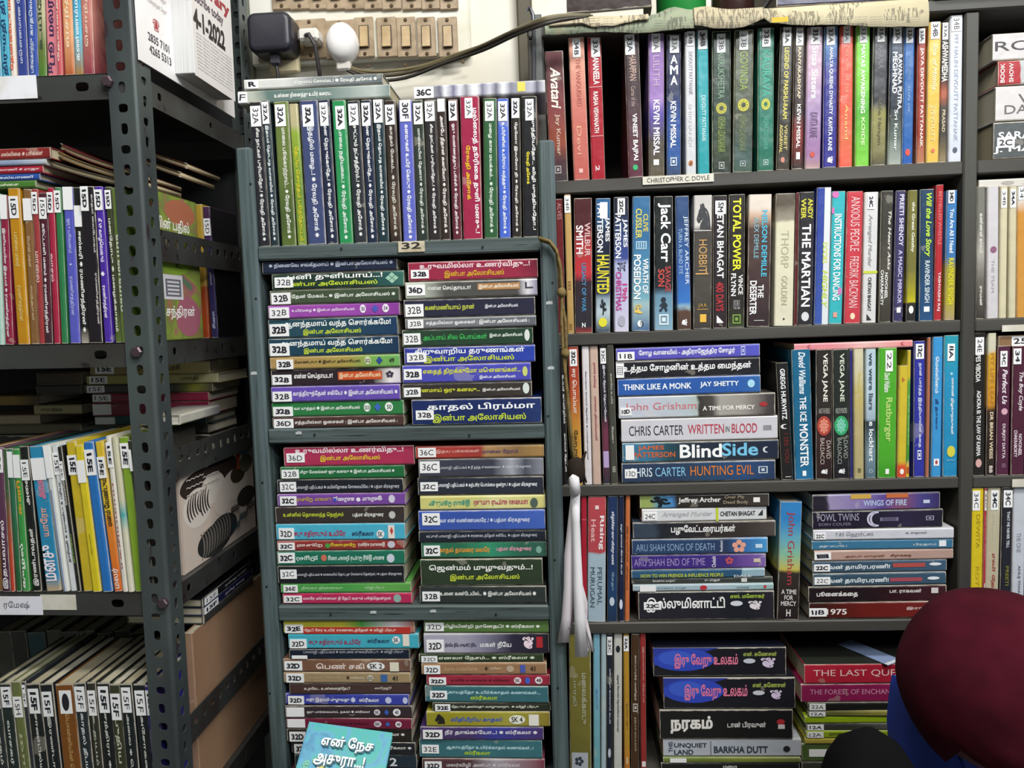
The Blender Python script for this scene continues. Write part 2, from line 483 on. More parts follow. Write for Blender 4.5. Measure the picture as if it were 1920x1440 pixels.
ORD = 'first second third fourth fifth sixth seventh eighth ninth tenth eleventh twelfth thirteenth fourteenth fifteenth sixteenth seventeenth eighteenth nineteenth twentieth twenty-first twenty-second twenty-third twenty-fourth twenty-fifth twenty-sixth twenty-seventh'.split()
CELLS = []      # shelf openings: (frame, u from, u to, v floor, v ceiling)
def opening(fr, u, v):
    for f_, a, b, c, d_ in CELLS:
        if f_ is fr and a - .03 < u < b + .03 and abs(c - v) < .03: return a + .0006, b - .0006, d_ - .0012
    return -9, 9, 9
def standing(fr, base, entries, place, group, d=0.115, dy=0.003, backwards=False, start=0, upward=False, base_v=None):
    """entries: (x left at base, x right at base, x left at top, y top, colour, look, items, sticker)"""
    bx, by = base
    vb = fr.uv(bx, by, dy)[1] if base_v is None else base_v
    m_ = fr.uv((entries[0][0] + entries[-1][1]) / 2, by, dy)[0]
    lo_, hi_, top_ = opening(fr, m_, vb)
    rows, pb, pt = [], lo_ - .0003, lo_ - .0003
    for e in entries:
        xl, xr, xt, yt = e[:4]
        yb = by
        # pixel row where this book meets the shelf
        for _ in range(4):
            u, vv = fr.uv((xl + xr) / 2, yb, dy); yb += (vv - vb) * FPX / 1.05
        bl, br = fr.uv(xl, yb, dy)[0], fr.uv(xr, yb, dy)[0]
        tl, vt = fr.uv(xt, yt, dy)
        tr = fr.uv(xt + xr - xl, yt, dy)[0]
        w = min(br - bl, tr - tl); o_ = max(0.0, pb + 0.0003 - bl, pt + 0.0003 - tl)
        bl = max(bl, pb + 0.0003); tl = max(tl, pt + 0.0003)
        w = max(0.003, w - o_ if rows else w)
        if bl + w > hi_: bl = max(pb + .0002, hi_ - w); w = min(w, hi_ - bl)
        if tl + w > hi_: tl = max(pt + .0002, hi_ - w); w = min(w, hi_ - tl)
        vt = min(vt, top_)
        pb, pt = bl + w, tl + w
        rows.append((e, bl + w / 2, tl + w / 2, w, vt - vb))
    n = len(rows)
    for i, (e, ub, ut, w, hh) in enumerate(rows):
        lean = math.atan2(ut - ub, hh)
        h = math.hypot(ut - ub, hh) - w / 2 * abs(math.sin(lean))
        k = start + (n - 1 - i if backwards else i)
        lab = e[5] + ', ' + place.format(o=ORD[k])
        M = fr.M @ Matrix.Translation((ub, dy + random.uniform(0, 0.004), vb + w / 2 * abs(math.sin(lean)) + 0.0002)) @ Matrix.Rotation(lean, 4, 'Y')
        its = e[6] if len(e) > 6 else ''
        if upward and its:
            its = ';'.join(q + ('u' if q.count('|') == 3 else '|u') for q in its.split(';'))
        dd = d * random.uniform(.95, 1.0)
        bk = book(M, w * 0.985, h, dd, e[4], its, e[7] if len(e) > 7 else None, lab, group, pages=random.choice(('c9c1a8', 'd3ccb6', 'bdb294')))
        if len(e) > 8: MB().box(w * .4925 + .00004, w * .4925 + .0002, .001, dd - .002, .001, h - .001).build('front_cover', flat(e[8], .4), bk)

def stack(fr, base_y, entries, place, group, d=0.115, dy=0.004, base_v=None, start=0, skew=0.7):
    """lying books, top first: (x head, x tail, y top, colour, look, items, sticker[, tilt])"""
    xm = sum(e[0] + e[1] for e in entries) / 2 / len(entries)
    tops = [fr.uv(xm, e[2], dy)[1] for e in entries]
    vb = base_v if base_v is not None else fr.uv(xm, base_y, dy)[1]
    n = len(entries)
    for i, e in enumerate(entries):
        lo = tops[i + 1] if i + 1 < n else vb
        hi = tops[i]
        u0, u1 = fr.uv(e[0], e[2] + 8, dy)[0], fr.uv(e[1], e[2] + 8, dy)[0]
        lo_, hi_, top_ = opening(fr, (u0 + u1) / 2, vb)
        u0, u1, hi = max(u0, lo_ + .001), min(u1, hi_ - .001), min(hi, top_)
        k = start + i
        lab = e[4] + ', ' + place.format(o='topmost' if k == 0 else ORD[k] + ' down')
        lab = lab.replace('topmost, upper', 'topmost, upper')
        yaw = math.radians(random.uniform(-skew, skew)); L = u1 - u0
        M = fr.M @ Matrix.Translation(((u0 + u1) / 2, dy + .0015 + random.uniform(0, 0.003), (lo + hi) / 2)) @ Matrix.Rotation(yaw, 4, 'Z') @ Matrix.Translation((L / 2, 0, 0)) @ Matrix.Rotation(-math.pi / 2, 4, 'Y')
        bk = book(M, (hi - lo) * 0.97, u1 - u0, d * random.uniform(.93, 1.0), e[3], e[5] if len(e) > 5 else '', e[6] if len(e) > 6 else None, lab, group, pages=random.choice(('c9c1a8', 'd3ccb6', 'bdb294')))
        if len(e) > 7:      # a printed front cover that shows from above
            w, h, dd = (hi - lo) * 0.97, L, d * .93
            MB().box(w / 2 + .00004, w / 2 + .0002, .001, dd - .002, .001, h - .001).build('front_cover', flat(e[7], .4), bk)
# ------------------------------------------------------------------ the room shell
wall_m = speckled('cream_wall', 'dedace', 'cfc9b4', (1, 1, 1), .4, .75, .7, 0, .1, nscale=5)
def struct(name, mb, mat):
    return tag(mb.build(name, mat), kind='structure')
struct('floor', MB().box(-2.4, 2.6, -2.2, YW, -0.05, 0.0), speckled('grey_floor', '6c6862', '58544e', (1, 1, 1), nscale=9))
struct('wall_back', MB().box(-2.4, 2.6, YW, YW + 0.1, 0, 2.9), wall_m)
struct('wall_side', MB().box(-1.75, -1.65, -2.2, YW, 0, 2.9), speckled('green_wall', '7c8478', '6c7468', (1, 1, 1), nscale=5))
struct('ceiling', MB().box(-2.4, 2.6, -2.2, YW + 0.1, 2.9, 3.0), flat('d8d6cc', .9))
_u0, _u1 = FW.uv(416, 90)[0], FW.uv(489, 90)[0]
struct('trim_1', MB().box(_u0 - 0.02, _u1 - 0.01, YW - 0.03, YW, FW.uv(700, 205)[1] + .002, 2.9, .003), speckled('grey_green_post', '8a9184', '767c66', (1, 1, .12), .4, .7, .6, 0, .2, nscale=14))
_u0, _u1 = FW.uv(972, 90)[0], FW.uv(1000, 90)[0]
struct('trim_2', MB().box(_u0, _u1, YW - 0.02, YW, FW.uv(700, 205)[1] + .002, 2.9, .003), flat('4c4634', .6))

_u0, _u1 = FW.uv(405, 300)[0], FW.uv(1000, 300)[0]
struct('added_shade_panel', MB().box(_u0 - .03, _u1, YW - .012, YW, 0, FW.uv(700, 205)[1], .002), flat('241c18', .8))  # added dark panel standing in for shade behind rack and unit

# ------------------------------------------------------------------ the grey painted wooden unit (numbered 32)
grey_paint = speckled('grey_blue_paint', '5a686c', '3c4a46', (1, 1, .03), .36, .66, .45, 0, .6, extra='262c2e', nscale=130)
grey_paint_h = speckled('grey_blue_paint_boards', '566364', '3a4441', (.03, 1, 1), .36, .66, .45, 0, .6, extra='282e2e', nscale=130)
brown_side = speckled('bare_brown_wood', '6a4c34', '4c3626', (1, 1, .1), .35, .7, .6, nscale=20)
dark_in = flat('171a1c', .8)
unit = empty('wooden_bookcase', FC.M, 'grey painted wooden book unit of cubbies carrying a number plate', 'bookcase')
def cu(px, py): return FC.uv(px, py)
lx0, lx1 = cu(461, 640)[0], cu(491, 640)[0]
rx0, rx1 = cu(1017, 640)[0], cu(1048, 640)[0]
zt_l, zt_r = cu(450, 276)[1], cu(1020, 262)[1]
zfloor = -1.0 + 0.004
dep = 0.126
MB().box(lx0, lx1, 0, dep, zfloor, zt_l, .003).build('side_panel', grey_paint, unit)
p = MB().box(rx0, rx1, 0, dep, zfloor, zt_r, .003).build('side_panel', grey_paint, unit)
for z0, z1 in ((453, 480), (801, 828), (1137, 1165), (1472, 1500)):
    MB().box(lx1 + .0003, rx0 - .0003, 0.001, dep - .006, cu(740, z1)[1], cu(740, z0)[1], .002).build('shelf_board', grey_paint_h, unit)
for z0_, z1_ in ((801, 480), (1137, 828), (1472, 1165)):
    CELLS.append((FC, lx1, rx0, cu(740, z0_)[1], cu(740, z1_)[1]))
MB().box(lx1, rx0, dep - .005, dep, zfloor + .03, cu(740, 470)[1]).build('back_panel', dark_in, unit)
a, b = cu(747, 474), cu(796, 452)
pl = MB().box(a[0], b[0], -.0016, .001, a[1], b[1], .0006).build('number_plate', speckled('plate', 'cfc5b0', 'a89878', nscale=40), unit)
writing('plate_number', '32', '2a2622', lambda s, t: (a[0] + (b[0] - a[0]) * (.14 + .72 * s), -.0018, a[1] + (b[1] - a[1]) * (.3 + .62 * t)), pl)
for px, py in ((1030, 568), (812, 1146), (1033, 690), (560, 812), (700, 1148), (476, 700)):
    q = cu(px, py)
    MB().add([(q[0] + .005 * math.cos(w) * (1.3 if k % 2 else .8), -.0003, q[1] + .0022 * math.sin(w) * (1.2 if k % 3 else .8)) for k, w in enumerate([i * math.pi / 4 for i in range(8)])], [tuple(range(8))]).build('paint_scuff', flat('b8bcbc', .6), unit)
for px, py in ((470, 345), (480, 560), (492, 905), (500, 1100), (506, 1300), (1036, 530), (1028, 780), (1040, 1050), (1046, 1290), (640, 466), (905, 463), (590, 815), (880, 816), (620, 1152), (930, 1152)):
    q = cu(px, py)
    MB().lathe([(.0016, 0), (.0016, .0004)], 8, Matrix.Translation((q[0], -.0002, q[1])) @ Matrix.Rotation(math.pi / 2, 4, 'X')).build('nail_head', flat('15181a', .5), unit)

# ------------------------------------------------------------------ the dark bookcase
dark_wood = speckled('dark_brown_boards', '4a4842', '35322e', (.15, 1, 1), .35, .7, .5, 0, .25, nscale=22)
dark_wood_v = speckled('dark_brown_uprights', '45443e', '322f2b', (1, 1, .12), .35, .7, .5, 0, .25, nscale=22)
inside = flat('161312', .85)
case = empty('dark_bookcase', FR.M, 'dark brown wooden bookcase lined with newspaper along its top board', 'bookcase')
RD = 0.165
ru = lambda px, py: FR.uv(px, py)
x_l0, x_l1 = ru(1000, 400)[0], ru(1030, 400)[0]
x_d0, x_d1 = ru(1803, 600)[0], ru(1829, 600)[0]
x_r = x_d1 + 0.34
top_z = (ru(1400, 47)[1], ru(1400, 24)[1])
MB().box(x_l0, x_l1, 0, RD, 0, top_z[0] - .0004, .002).build('side_panel', dark_wood_v, case)
MB().box(x_d0, x_d1, 0, RD, 0, top_z[0] - .0004, .002).build('side_panel', dark_wood_v, case)
MB().box(x_r, x_r + .02, 0, RD, 0, top_z[0] - .0004, .002).build('side_panel', dark_wood_v, case)
MB().box(x_l0, x_r + .02, -.004, RD, top_z[0], top_z[1], .002).build('top_board', dark_wood, case)
shelf_y = SHELF_Y = [(1430, 320, 345), (1430, 613, 636), (1250, 907, 928), (1250, 1167, 1188), (1250, 1450, 1475)]
for xx, y0, y1 in shelf_y:
    z0, z1 = ru(xx, y1)[1], ru(xx, y0)[1]
    for xa, xb in ((x_l1, x_d0), (x_d1, x_r)):
        MB().box(xa + .0003, xb - .0003, .001, RD - .006, z0, z1 - .0002, .0015).build('shelf_board', dark_wood, case)
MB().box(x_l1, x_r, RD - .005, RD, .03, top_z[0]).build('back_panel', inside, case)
SH = [FR.uv(x, y)[1] for x, y, _ in SHELF_Y]
_ceil = [top_z[0]] + [FR.uv(x, y)[1] for x, _, y in SHELF_Y[:-1]]
for k_ in range(5):
    for xa, xb in ((x_l1, x_d0), (x_d1, x_r)):
        CELLS.append((FR, xa, xb, SH[k_], _ceil[k_]))
def paper_label(corners, text, col, parent, fr, y=-.0012, s=(.06, .94, .2, .85), fl='l', tint='d8d4c8'):
    (xa, ya), (xb, yb) = corners
    a, b = fr.uv(xa, yb), fr.uv(xb, ya)
    pl = MB().box(a[0], b[0], y, y + .0008, a[1], b[1]).build('paper_label', speckled('label_paper' + tint, tint, 'dcd8d0' if tint > 'e' else 'c4beac', nscale=30, rough=.8), parent, Matrix.Translation((0, YL + .003, 0)) if parent.name.startswith('slotted') else None)
    if text:
        writing('handwriting', text, col, lambda p, q: (a[0] + (b[0] - a[0]) * (s[0] + p * (s[1] - s[0])), y - .0003, a[1] + (b[1] - a[1]) * (s[2] + q * (s[3] - s[2]))), pl, fl)
paper_label(((1205, 325), (1338, 347)), 'CHRISTOPHER C. DOYLE', '2c2824', case, FR, fl='lj')
paper_label(((1897, 897), (1960, 913)), '', '', case, FR)
paper_label(((1878, 607), (1960, 622)), '', '', case, FR)

# ------------------------------------------------------------------ the slotted-angle steel rack
steel = speckled('grey_rack_paint', '4e5756', '3c4042', (1, 1, .3), .35, .66, .38, .2, .15, extra='3c2c34', nscale=13)
steel_d = speckled('grey_rack_paint_chipped', '474b49', '3c3634', (.35, 1, 1), .35, .7, .38, .25, .12, extra='2a2426', nscale=18)
bolt_m = flat('5c4c54', .35, .6)
rack = empty('slotted_angle_rack', LEAN, 'grey slotted steel angle rack full of novels with paper shelf labels', 'rack')
XC = FL.uv(268, 360)[0]                        # outer corner of the near post
FLG = 0.0355
RACK_D = 0.36
XL = XC - 0.78
ZTOP = 2.25
def post(x, y, sx, sy, nm='corner_post'):
    """L-shaped slotted post; flanges run from the corner (x, y) along sx*X and sy*Y"""
    m = MB()
    pitch, off = 0.0247, 0.012
    R = .005
    ha = [(off + i * pitch, FLG * .52, .0052 if i % 2 else .0068, .0062 if i % 2 else .0045) for i in range(int(ZTOP / pitch))]
    # X flange: plate length axis -> Z, plate height axis -> X
    M1 = Matrix(((0, 0, sx, x + sx * R), (0, 1 if sy > 0 else -1, 0, y), (1, 0, 0, 0), (0, 0, 0, 1)))
    m.plate(ZTOP, FLG - R, .0018, [(a_, b_ - R, c_, d_) for a_, b_, c_, d_ in ha], M1)
    hb = [(off + i * pitch + .012, FLG * .52, .0068 if i % 2 else .005, .0045 if i % 2 else .006) for i in range(int(ZTOP / pitch) - 1)]
    M2 = Matrix(((0, sx, 0, x), (0, 0, sy, y + sy * R), (1, 0, 0, 0), (0, 0, 0, 1)))
    m.plate(ZTOP, FLG - R, .0018, [(a_, b_ - R, c_, d_) for a_, b_, c_, d_ in hb], M2)
    arc = [(x + sx * R * (1 - math.sin(w)), y + sy * R * (1 - math.cos(w))) for w in [i * math.pi / 10 for i in range(6)]]
    arc += [(x + sx * (R - (R - .0018) * math.sin(w)), y + sy * (R - (R - .0018) * math.cos(w))) for w in [i * math.pi / 10 for i in range(5, -1, -1)]]
    m.prism(arc, 0, ZTOP)
    return m.build(nm, steel, rack)
post(XC, YL, -1, 1)
post(XL, YL, 1, 1)
post(XC, YL + RACK_D, -1, -1)
post(XL, YL + RACK_D, 1, -1)
tier_v = [FL.uv(100, y)[1] for y in (140, 645, 1112, 1556)]
LIP = 0.031
for i, v in enumerate(tier_v):
    m = MB()
    x0, x1, y0, y1 = XL + .003, XC - .003, YL + .003, YL + RACK_D - .003
    m.box(x0, x1, y0, y1, v - .0012, v - .0004)
    m.plate(x1 - x0, LIP, .0012, [(.05, LIP * .5, .004, .004), ((x1 - x0) - FLG - .032, LIP * .52, .0085, .0055)], Matrix.Translation((x0, y0, v - LIP)))
    m.box(x0, x1, y1 - .0012, y1, v - LIP, v - .001)
    Ms = Matrix(((0, -1, 0, x1), (1, 0, 0, y0 + .002), (0, 0, 1, v - LIP), (0, 0, 0, 1)))
    m.plate(y1 - y0 - .004, LIP, .0012, [(.055, LIP * .55, .005, .005), (.2, LIP * .55, .004, .004)], Ms)
    m.box(x0, x0 + .0012, y0, y1, v - LIP, v - .001)
    m.build('shelf_tray', steel_d, rack)
MB().box(XL, XC - .002, YL + RACK_D + .0005, YL + RACK_D + .002, 0, ZTOP - .03).build('added_shade_sheet', flat('1c1c1e', .8), rack)  # added dark sheet standing in for the shade behind the rack's books
FS = Frame((XC - .003, 0, 0), 0, math.pi / 2, LEAN)      # rack side plane: u = depth, v = height
def rail(y_top_px, px, wd):
    z1 = FS.uv(px, y_top_px)[1]
    holes = [(.03 + i * .0247, wd * .62, .0055 if i % 2 else .0042, .0045 if i % 2 else .0065) for i in range(13)]
    M = Matrix(((0, -1, 0, XC - .0035), (1, 0, 0, YL + .004), (0, 0, 1, z1 - wd), (0, 0, 0, 1)))
    MB().plate(RACK_D - .01, wd, .0018, holes, M).build('side_guard', steel_d, rack)
rail(432, 310, .041)
rail(838, 338, .041)
rail(1303, 393, .041)
for px, py in ((203, 154), (258, 660), (307, 1130)):
    q = FL.uv(px, py)
    MB().lathe([(.0075, 0), (.0075, .004), (.0058, .0055)], 6, Matrix.Translation((q[0], YL - .0002, q[1])) @ Matrix.Rotation(math.pi / 2, 4, 'X')).build('bolt_head', bolt_m, rack)
FLl = Frame((0, YL + .003, 0), base=LEAN)
paper_label(((-60, 141), (68, 190)), '', '', rack, FLl, tint='eeeef4')
paper_label(((-10, 1118), (79, 1152)), 'ரமேஷ்', '55555c', rack, FLl, s=(.22, .74, .28, .75), tint='e6e6f0')
paper_label(((78, 1115), (142, 1143)), '', '', rack, FLl, y=-.001)
# ------------------------------------------------------------------ books on the steel rack
G = 'books standing on the steel rack, '
standing(FL, (100, 140), [
 (-18, 1, -32, -125, '4aa0c0', 'sky blue spine with navy letters', 'நிலாவே|1c2c58|.1 .9 .3 .7'),
 (1, 18, -12, -125, '58b2cc', 'turquoise spine with navy letters', 'திருமதி திருப்பதி|1c3060|.1 .98 .2 .85'),
 (18, 30, 4, -125, 'ded2c4', 'narrow white spine with orange letters', 'தேன்கூடு மனசு|d8542c|.3 .95 .12 .88'),
 (30, 50, 17, -120, '37458c', 'dark blue spine with pale script', 'மௌனமான நேரம்|c6cce6|.3 .9 .3 .7'),
 (50, 68, 42, -118, '3d56a4', 'patterned blue spine with white script', 'காதலெனும்|d8e0f0|.3 .7 .25 .75;பூங்காற்று|d8e0f0|.72 .97 .3 .75'),
 (68, 85, 58, -115, 'b4b08c@.55,64763a@.8,4c7a30@1', 'beige and green spine with dark letters', 'உயிரே|3a4a3c|.35 .8 .15 .8'),
 (85, 108, 75, -122, 'd8808c', 'wide pink spine with big letters', 'பூ மலரும்|3c2a52|.3 .92 .18 .85;ந|46305c|.9 .98 .5 .9'),
 (108, 119, 95, -120, 'c4565e', 'rose red spine with cream script', 'தேவதை|f0d8c8|.45 .9 .2 .8'),
 (119, 138, 108, -120, 'd08a54@.3,e0a478@.7,b06038@1', 'peach orange spine with faded script', 'வசந்தம்|f0d8b8|.3 .8 .25 .75'),
 (138, 155, 127, -118, '3494b8@.4,5cb4d0@.7,a0783c@1', 'light blue mottled spine', 'கண்ணம்மா|e8f0f4|.4 .9 .3 .75'),
 (155, 175, 145, -118, 'a84c50@.2,c88478@.55,8c3c48@1', 'brick red spine with foil streaks', 'சொந்தம்|e6c8b4|.3 .8 .3 .7'),
], '{o} from the steel post, rack tier one', G + 'top tier', base_v=tier_v[0], d=0.13, backwards=True, upward=True)

standing(FL, (100, 645), [
 (-18, 5, -30, 362, 'a8ccc0', 'pale mint spine', 'VP|2c6050'),
 (5, 22, -9, 365, '8c2240', 'crimson spine with white letters', 'இனியவளே இதயம் ✱ $6|f2e8ec|.22 .95 .3 .75', '_@.0 .16 .0 .9'),
 (30, 52, 10, 353, 'c0881c', 'mustard yellow spine', 'பாலை மலர்|e8cc80|.28 .5 .3 .7;$6|e8cc80|.62 .85 .3 .7', '15D@.05 .19 .1 .9'),
 (54, 70, 38, 354, '85603c', 'worn brown spine with cream script', 'பொன் மகள்|d0b48c|.3 .5 .35 .7;வந்தாள்|d0b48c|.62 .85 .35 .7', '_@.06 .2 .0 1'),
 (71, 82, 56, 354, '9c3a3c', 'narrow brick red spine', 'மாலை|e8c0b8|.4 .6 .3 .8', '15D@.02 .16 .02 .98'),
 (82, 97, 71, 362, '4e2030@.8,3c2a30@1', 'dark maroon spine with white letters', 'கூட்டாளி மனம் ✱ $6|f4eef0|.2 .93 .3 .8', '15D@.03 .17 .05 .98'),
 (100, 111, 87, 352, 'a02440', 'narrow crimson spine', 'வாசல்|f0c0c8|.42 .6 .3 .8', '15D@.03 .16 .02 .98'),
 (112, 125, 97, 351, '2e7848', 'narrow green spine', '', '15D@.02 .16 .0 1'),
 (127, 146, 113, 350, '5a5cbc', 'violet blue spine with pale letters', 'ஒரு பூவனம்|b8bcf4|.2 .42 .3 .75;●|c8ccf8|.485 .498 .4 .6;$6|b8bcf4|.57 .82 .3 .75', '_@.0 .145 .02 .98'),
 (148, 166, 131, 351, '1c1c1c@.9,a8a094@1', 'black spine with bold white letters', 'ஈஸ்வரி ✱ $6 ✱|f6f6f2|.28 .93 .2 .75', '_@.115 .25 .1 .95'),
 (166, 193, 148, 350, '211c22', 'wide black spine with small side lettering', 'காதல் வைபோகம்|d8d4d0|.05 .42 .06 .26;$6|d8d4d0|.55 .88 .06 .26', '15D@.0 .155 .42 .98'),
 (195, 212, 173, 350, '4a2c9c', 'bright purple spine with white letters', 'கீ VP வாழ்வெனும்|f2ecff|.2 .48 .2 .85;✱|f2ecff|.54 .57 .3 .8;$6|f2ecff|.63 .84 .25 .8', '15D@.02 .15 .0 1'),
 (213, 226, 192, 350, '3c4228@.8,5c7030@1', 'dark olive spine with white letters', 'மனதோடு ✱ மழைக்காலம்|e8e8dc|.2 .93 .3 .8', '15D@.02 .14 .1 .95'),
 (228, 244, 208, 352, '6c8438', 'moss green spine', 'வானவில்|e8e8dc|.3 .8 .3 .8'),
], '{o} from the steel post, rack tier two', G + 'second tier', base_v=tier_v[1], d=0.115, backwards=True)

standing(FL, (100, 1112), [
 (-16, 2, -30, 840, '88643c', 'tan spine with brown letters', 'முகில்|3c2414|.4 .9 .2 .8'),
 (3, 18, -12, 840, '5e3a52@.3,46283c@1', 'dark plum spine with white letters', 'இதயவாசல்|f0e8ec|.5 .98 .1 .8', '15E@.01 .17 .0 1'),
 (19, 27, 2, 842, '3e5a3c@.3,b8482c@.7,c0402c@1', 'narrow rust and green spine'),
 (28, 38, 10, 842, '2c6a4a@.4,245a30@1', 'narrow dark green spine', '', '_@.02 .2 .0 1'),
 (39, 58, 14, 843, '3e9448', 'bright green spine with orange script', 'கனி|e8a838|.22 .46 .2 .75;குழல்|f0f4ec|.66 .98 .2 .85', '_@.04 .2 .0 1'),
 (59, 80, 28, 838, '1c1f1e', 'black spine with white lettering', 'அலை|eceae4|.2 .4 .25 .65;இரண்டாவதன்|f4f2ee|.56 .96 .1 .75', '15E@.09 .23 .05 .95'),
 (83, 112, 49, 838, '2f8ab4@.9,c0a880@1', 'wide sky blue spine with pink script', 'அவள்|e87898|.2 .36 .2 .8;யாரோ|f0b0a0|.42 .62 .2 .8;மனசு|f6ecf4|.68 .93 .15 .9', '_@.08 .23 .05 .95'),
 (116, 128, 78, 836, 'd8dcd8', 'plain white narrow spine', '▮|5a74b4|.3 1 .55 .68', '_@.0 .22 .0 1'),
 (129, 142, 92, 836, 'dde0e2', 'white spine with small black print', 'தாரிணி ★ ரவுண்டு ★ ப்ரியா|2c2c34|.25 .8 .25 .7', '15E@.05 .2 .0 1'),
 (143, 152, 103, 838, '222322', 'narrow black spine with white ribbon print', 'மெல்லிசை|dcd8cc|.2 .4 .2 .8;நிலவே|8cb454|.6 .8 .2 .8', '15E@.1 .23 .05 1'),
 (153, 172, 119, 829, 'c8b02c', 'yellow spine with brown scuffs', '', '15E@.09 .22 .0 1'),
 (173, 191, 137, 836, 'd8c428', 'lemon yellow spine with tiny print', 'ஆவணி|6a5a20|.6 .75 .4 .55', '_@.1 .25 .05 1'),
 (192, 211, 154, 829, '2a70b8', 'plain bright blue spine', '', '15E@.05 .22 .0 1'),
 (212, 228, 175, 829, 'd8b838@.45,dd8430@.55,d86a2c@1', 'orange spine with black Tamil title', 'மனம் வேண்டும்|2c2018|.24 .56 .15 .85;மலர்|f8e8dc|.84 .98 .1 .9', '15E@.1 .24 .05 .95'),
 (229, 239, 196, 818, 'dcd8cc', 'narrow white spine with red print', 'ரகசியமாய்|a03838|.3 .85 .35 .7', '15E@.04 .2 .0 1'),
 (240, 250, 208, 820, 'c8c4a8@.4,4aa8ac@.5,d0ccb4@.6,d8d4c0@1', 'narrow cream spine with teal patch'),
 (251, 268, 220, 820, '7ea030', 'lime green mottled spine', '', '15E@.04 .2 .0 .95'),
 (271, 281, 238, 826, '34382c', 'narrow dark olive spine', '', '_@.06 .2 .5 1'),
 (278, 284, 250, 826, '42403a', 'charcoal spine half behind the post'),
], '{o} from the steel post, rack tier three', G + 'third tier', base_v=tier_v[2], d=0.16, backwards=True, upward=True)

standing(FL, (100, 1556), [
 (8, 26, -22, 1283, '2c3232', 'charcoal spine with small print', 'பாகம் ஒன்று|d8d8d0|.3 .9 .3 .7', '15F@.03 .17 .05 .9'),
 (28, 48, -2, 1283, '26302e', 'black green spine with pale print', 'வாசகர் ✱ குமார்|d8dcd4|.25 .95 .35 .7', '15F@.02 .16 .0 .9'),
 (49, 68, 17, 1280, '6c7444@.25,565c3c@1', 'olive spine with pale block print', 'நாவல்|b8b890|.35 .95 .3 .7', '15H@.1 .24 .05 .95'),
 (69, 75, 38, 1280, '30343c', 'very narrow slate spine', '', '15F@.02 .17 .0 1'),
 (77, 102, 47, 1284, '202424', 'wide black spine, sticker set high', 'சாண்டில்யன் ✱ கதை|dfe0d8|.2 .98 .35 .65', '15F@.03 .2 .1 .9'),
 (103, 126, 73, 1284, '1f2226', 'black spine, sticker set lower', 'இரண்டாம் ✱ பாகம்|d8d8d0|.22 .98 .35 .65', '15F@.05 .22 .1 .9'),
 (127, 162, 99, 1286, '7c4c20@.6,8a5826@1', 'thick brown spine with ink stamped sticker', 'பொன்னியின் செல்வன் புதினம்|c09860|.2 .98 .35 .65', '●@.04 .2 .15 .8'),
 (164, 185, 136, 1283, '2a3034', 'dark slate spine with bold pale print', 'காதல் தீபம் ✱ மூன்று|dce0e0|.2 .98 .3 .7', '15F@.02 .19 .05 .95'),
 (186, 202, 160, 1282, '34342c', 'grey black spine with faded print', 'உதயம் ✱ பாலா|b8b8a8|.22 .98 .3 .7', '15F@.05 .22 .05 .95'),
 (203, 227, 177, 1284, '1e2122', 'glossy black spine with fine print', 'சந்திரா ✱ தொகுதி|d4d4cc|.2 .98 .35 .65', '15F@.02 .2 .1 .9'),
 (228, 247, 203, 1285, '3a3c2c', 'dark olive spine with big pale title', 'புதிய திசை ●|c8c8b0|.22 .98 .25 .8', '15F@.06 .24 .0 .95'),
 (247, 271, 221, 1284, '202426', 'wide black spine, small star print', 'அலை ✱ தொகுதி ஏழு|d4d4cc|.2 .98 .35 .65', '15F@.02 .19 .1 .85'),
 (273, 296, 246, 1286, '1d2124', 'wide black spine with white edge rub', 'அசோகன் ✱ நாவல்|d4d4cc|.2 .98 .35 .65', '15F@.04 .21 .1 .9'),
 (294, 312, 266, 1287, '2f2a8c', 'bright blue violet spine', 'மலர் ✱ வாசல் ✱ தேன்|c0c0f0|.2 .98 .35 .65', '15P@.03 .2 .05 .9'),
], '{o} from the steel post, lowest rack tier', G + 'lowest tier', base_v=tier_v[3], d=0.16, backwards=True)

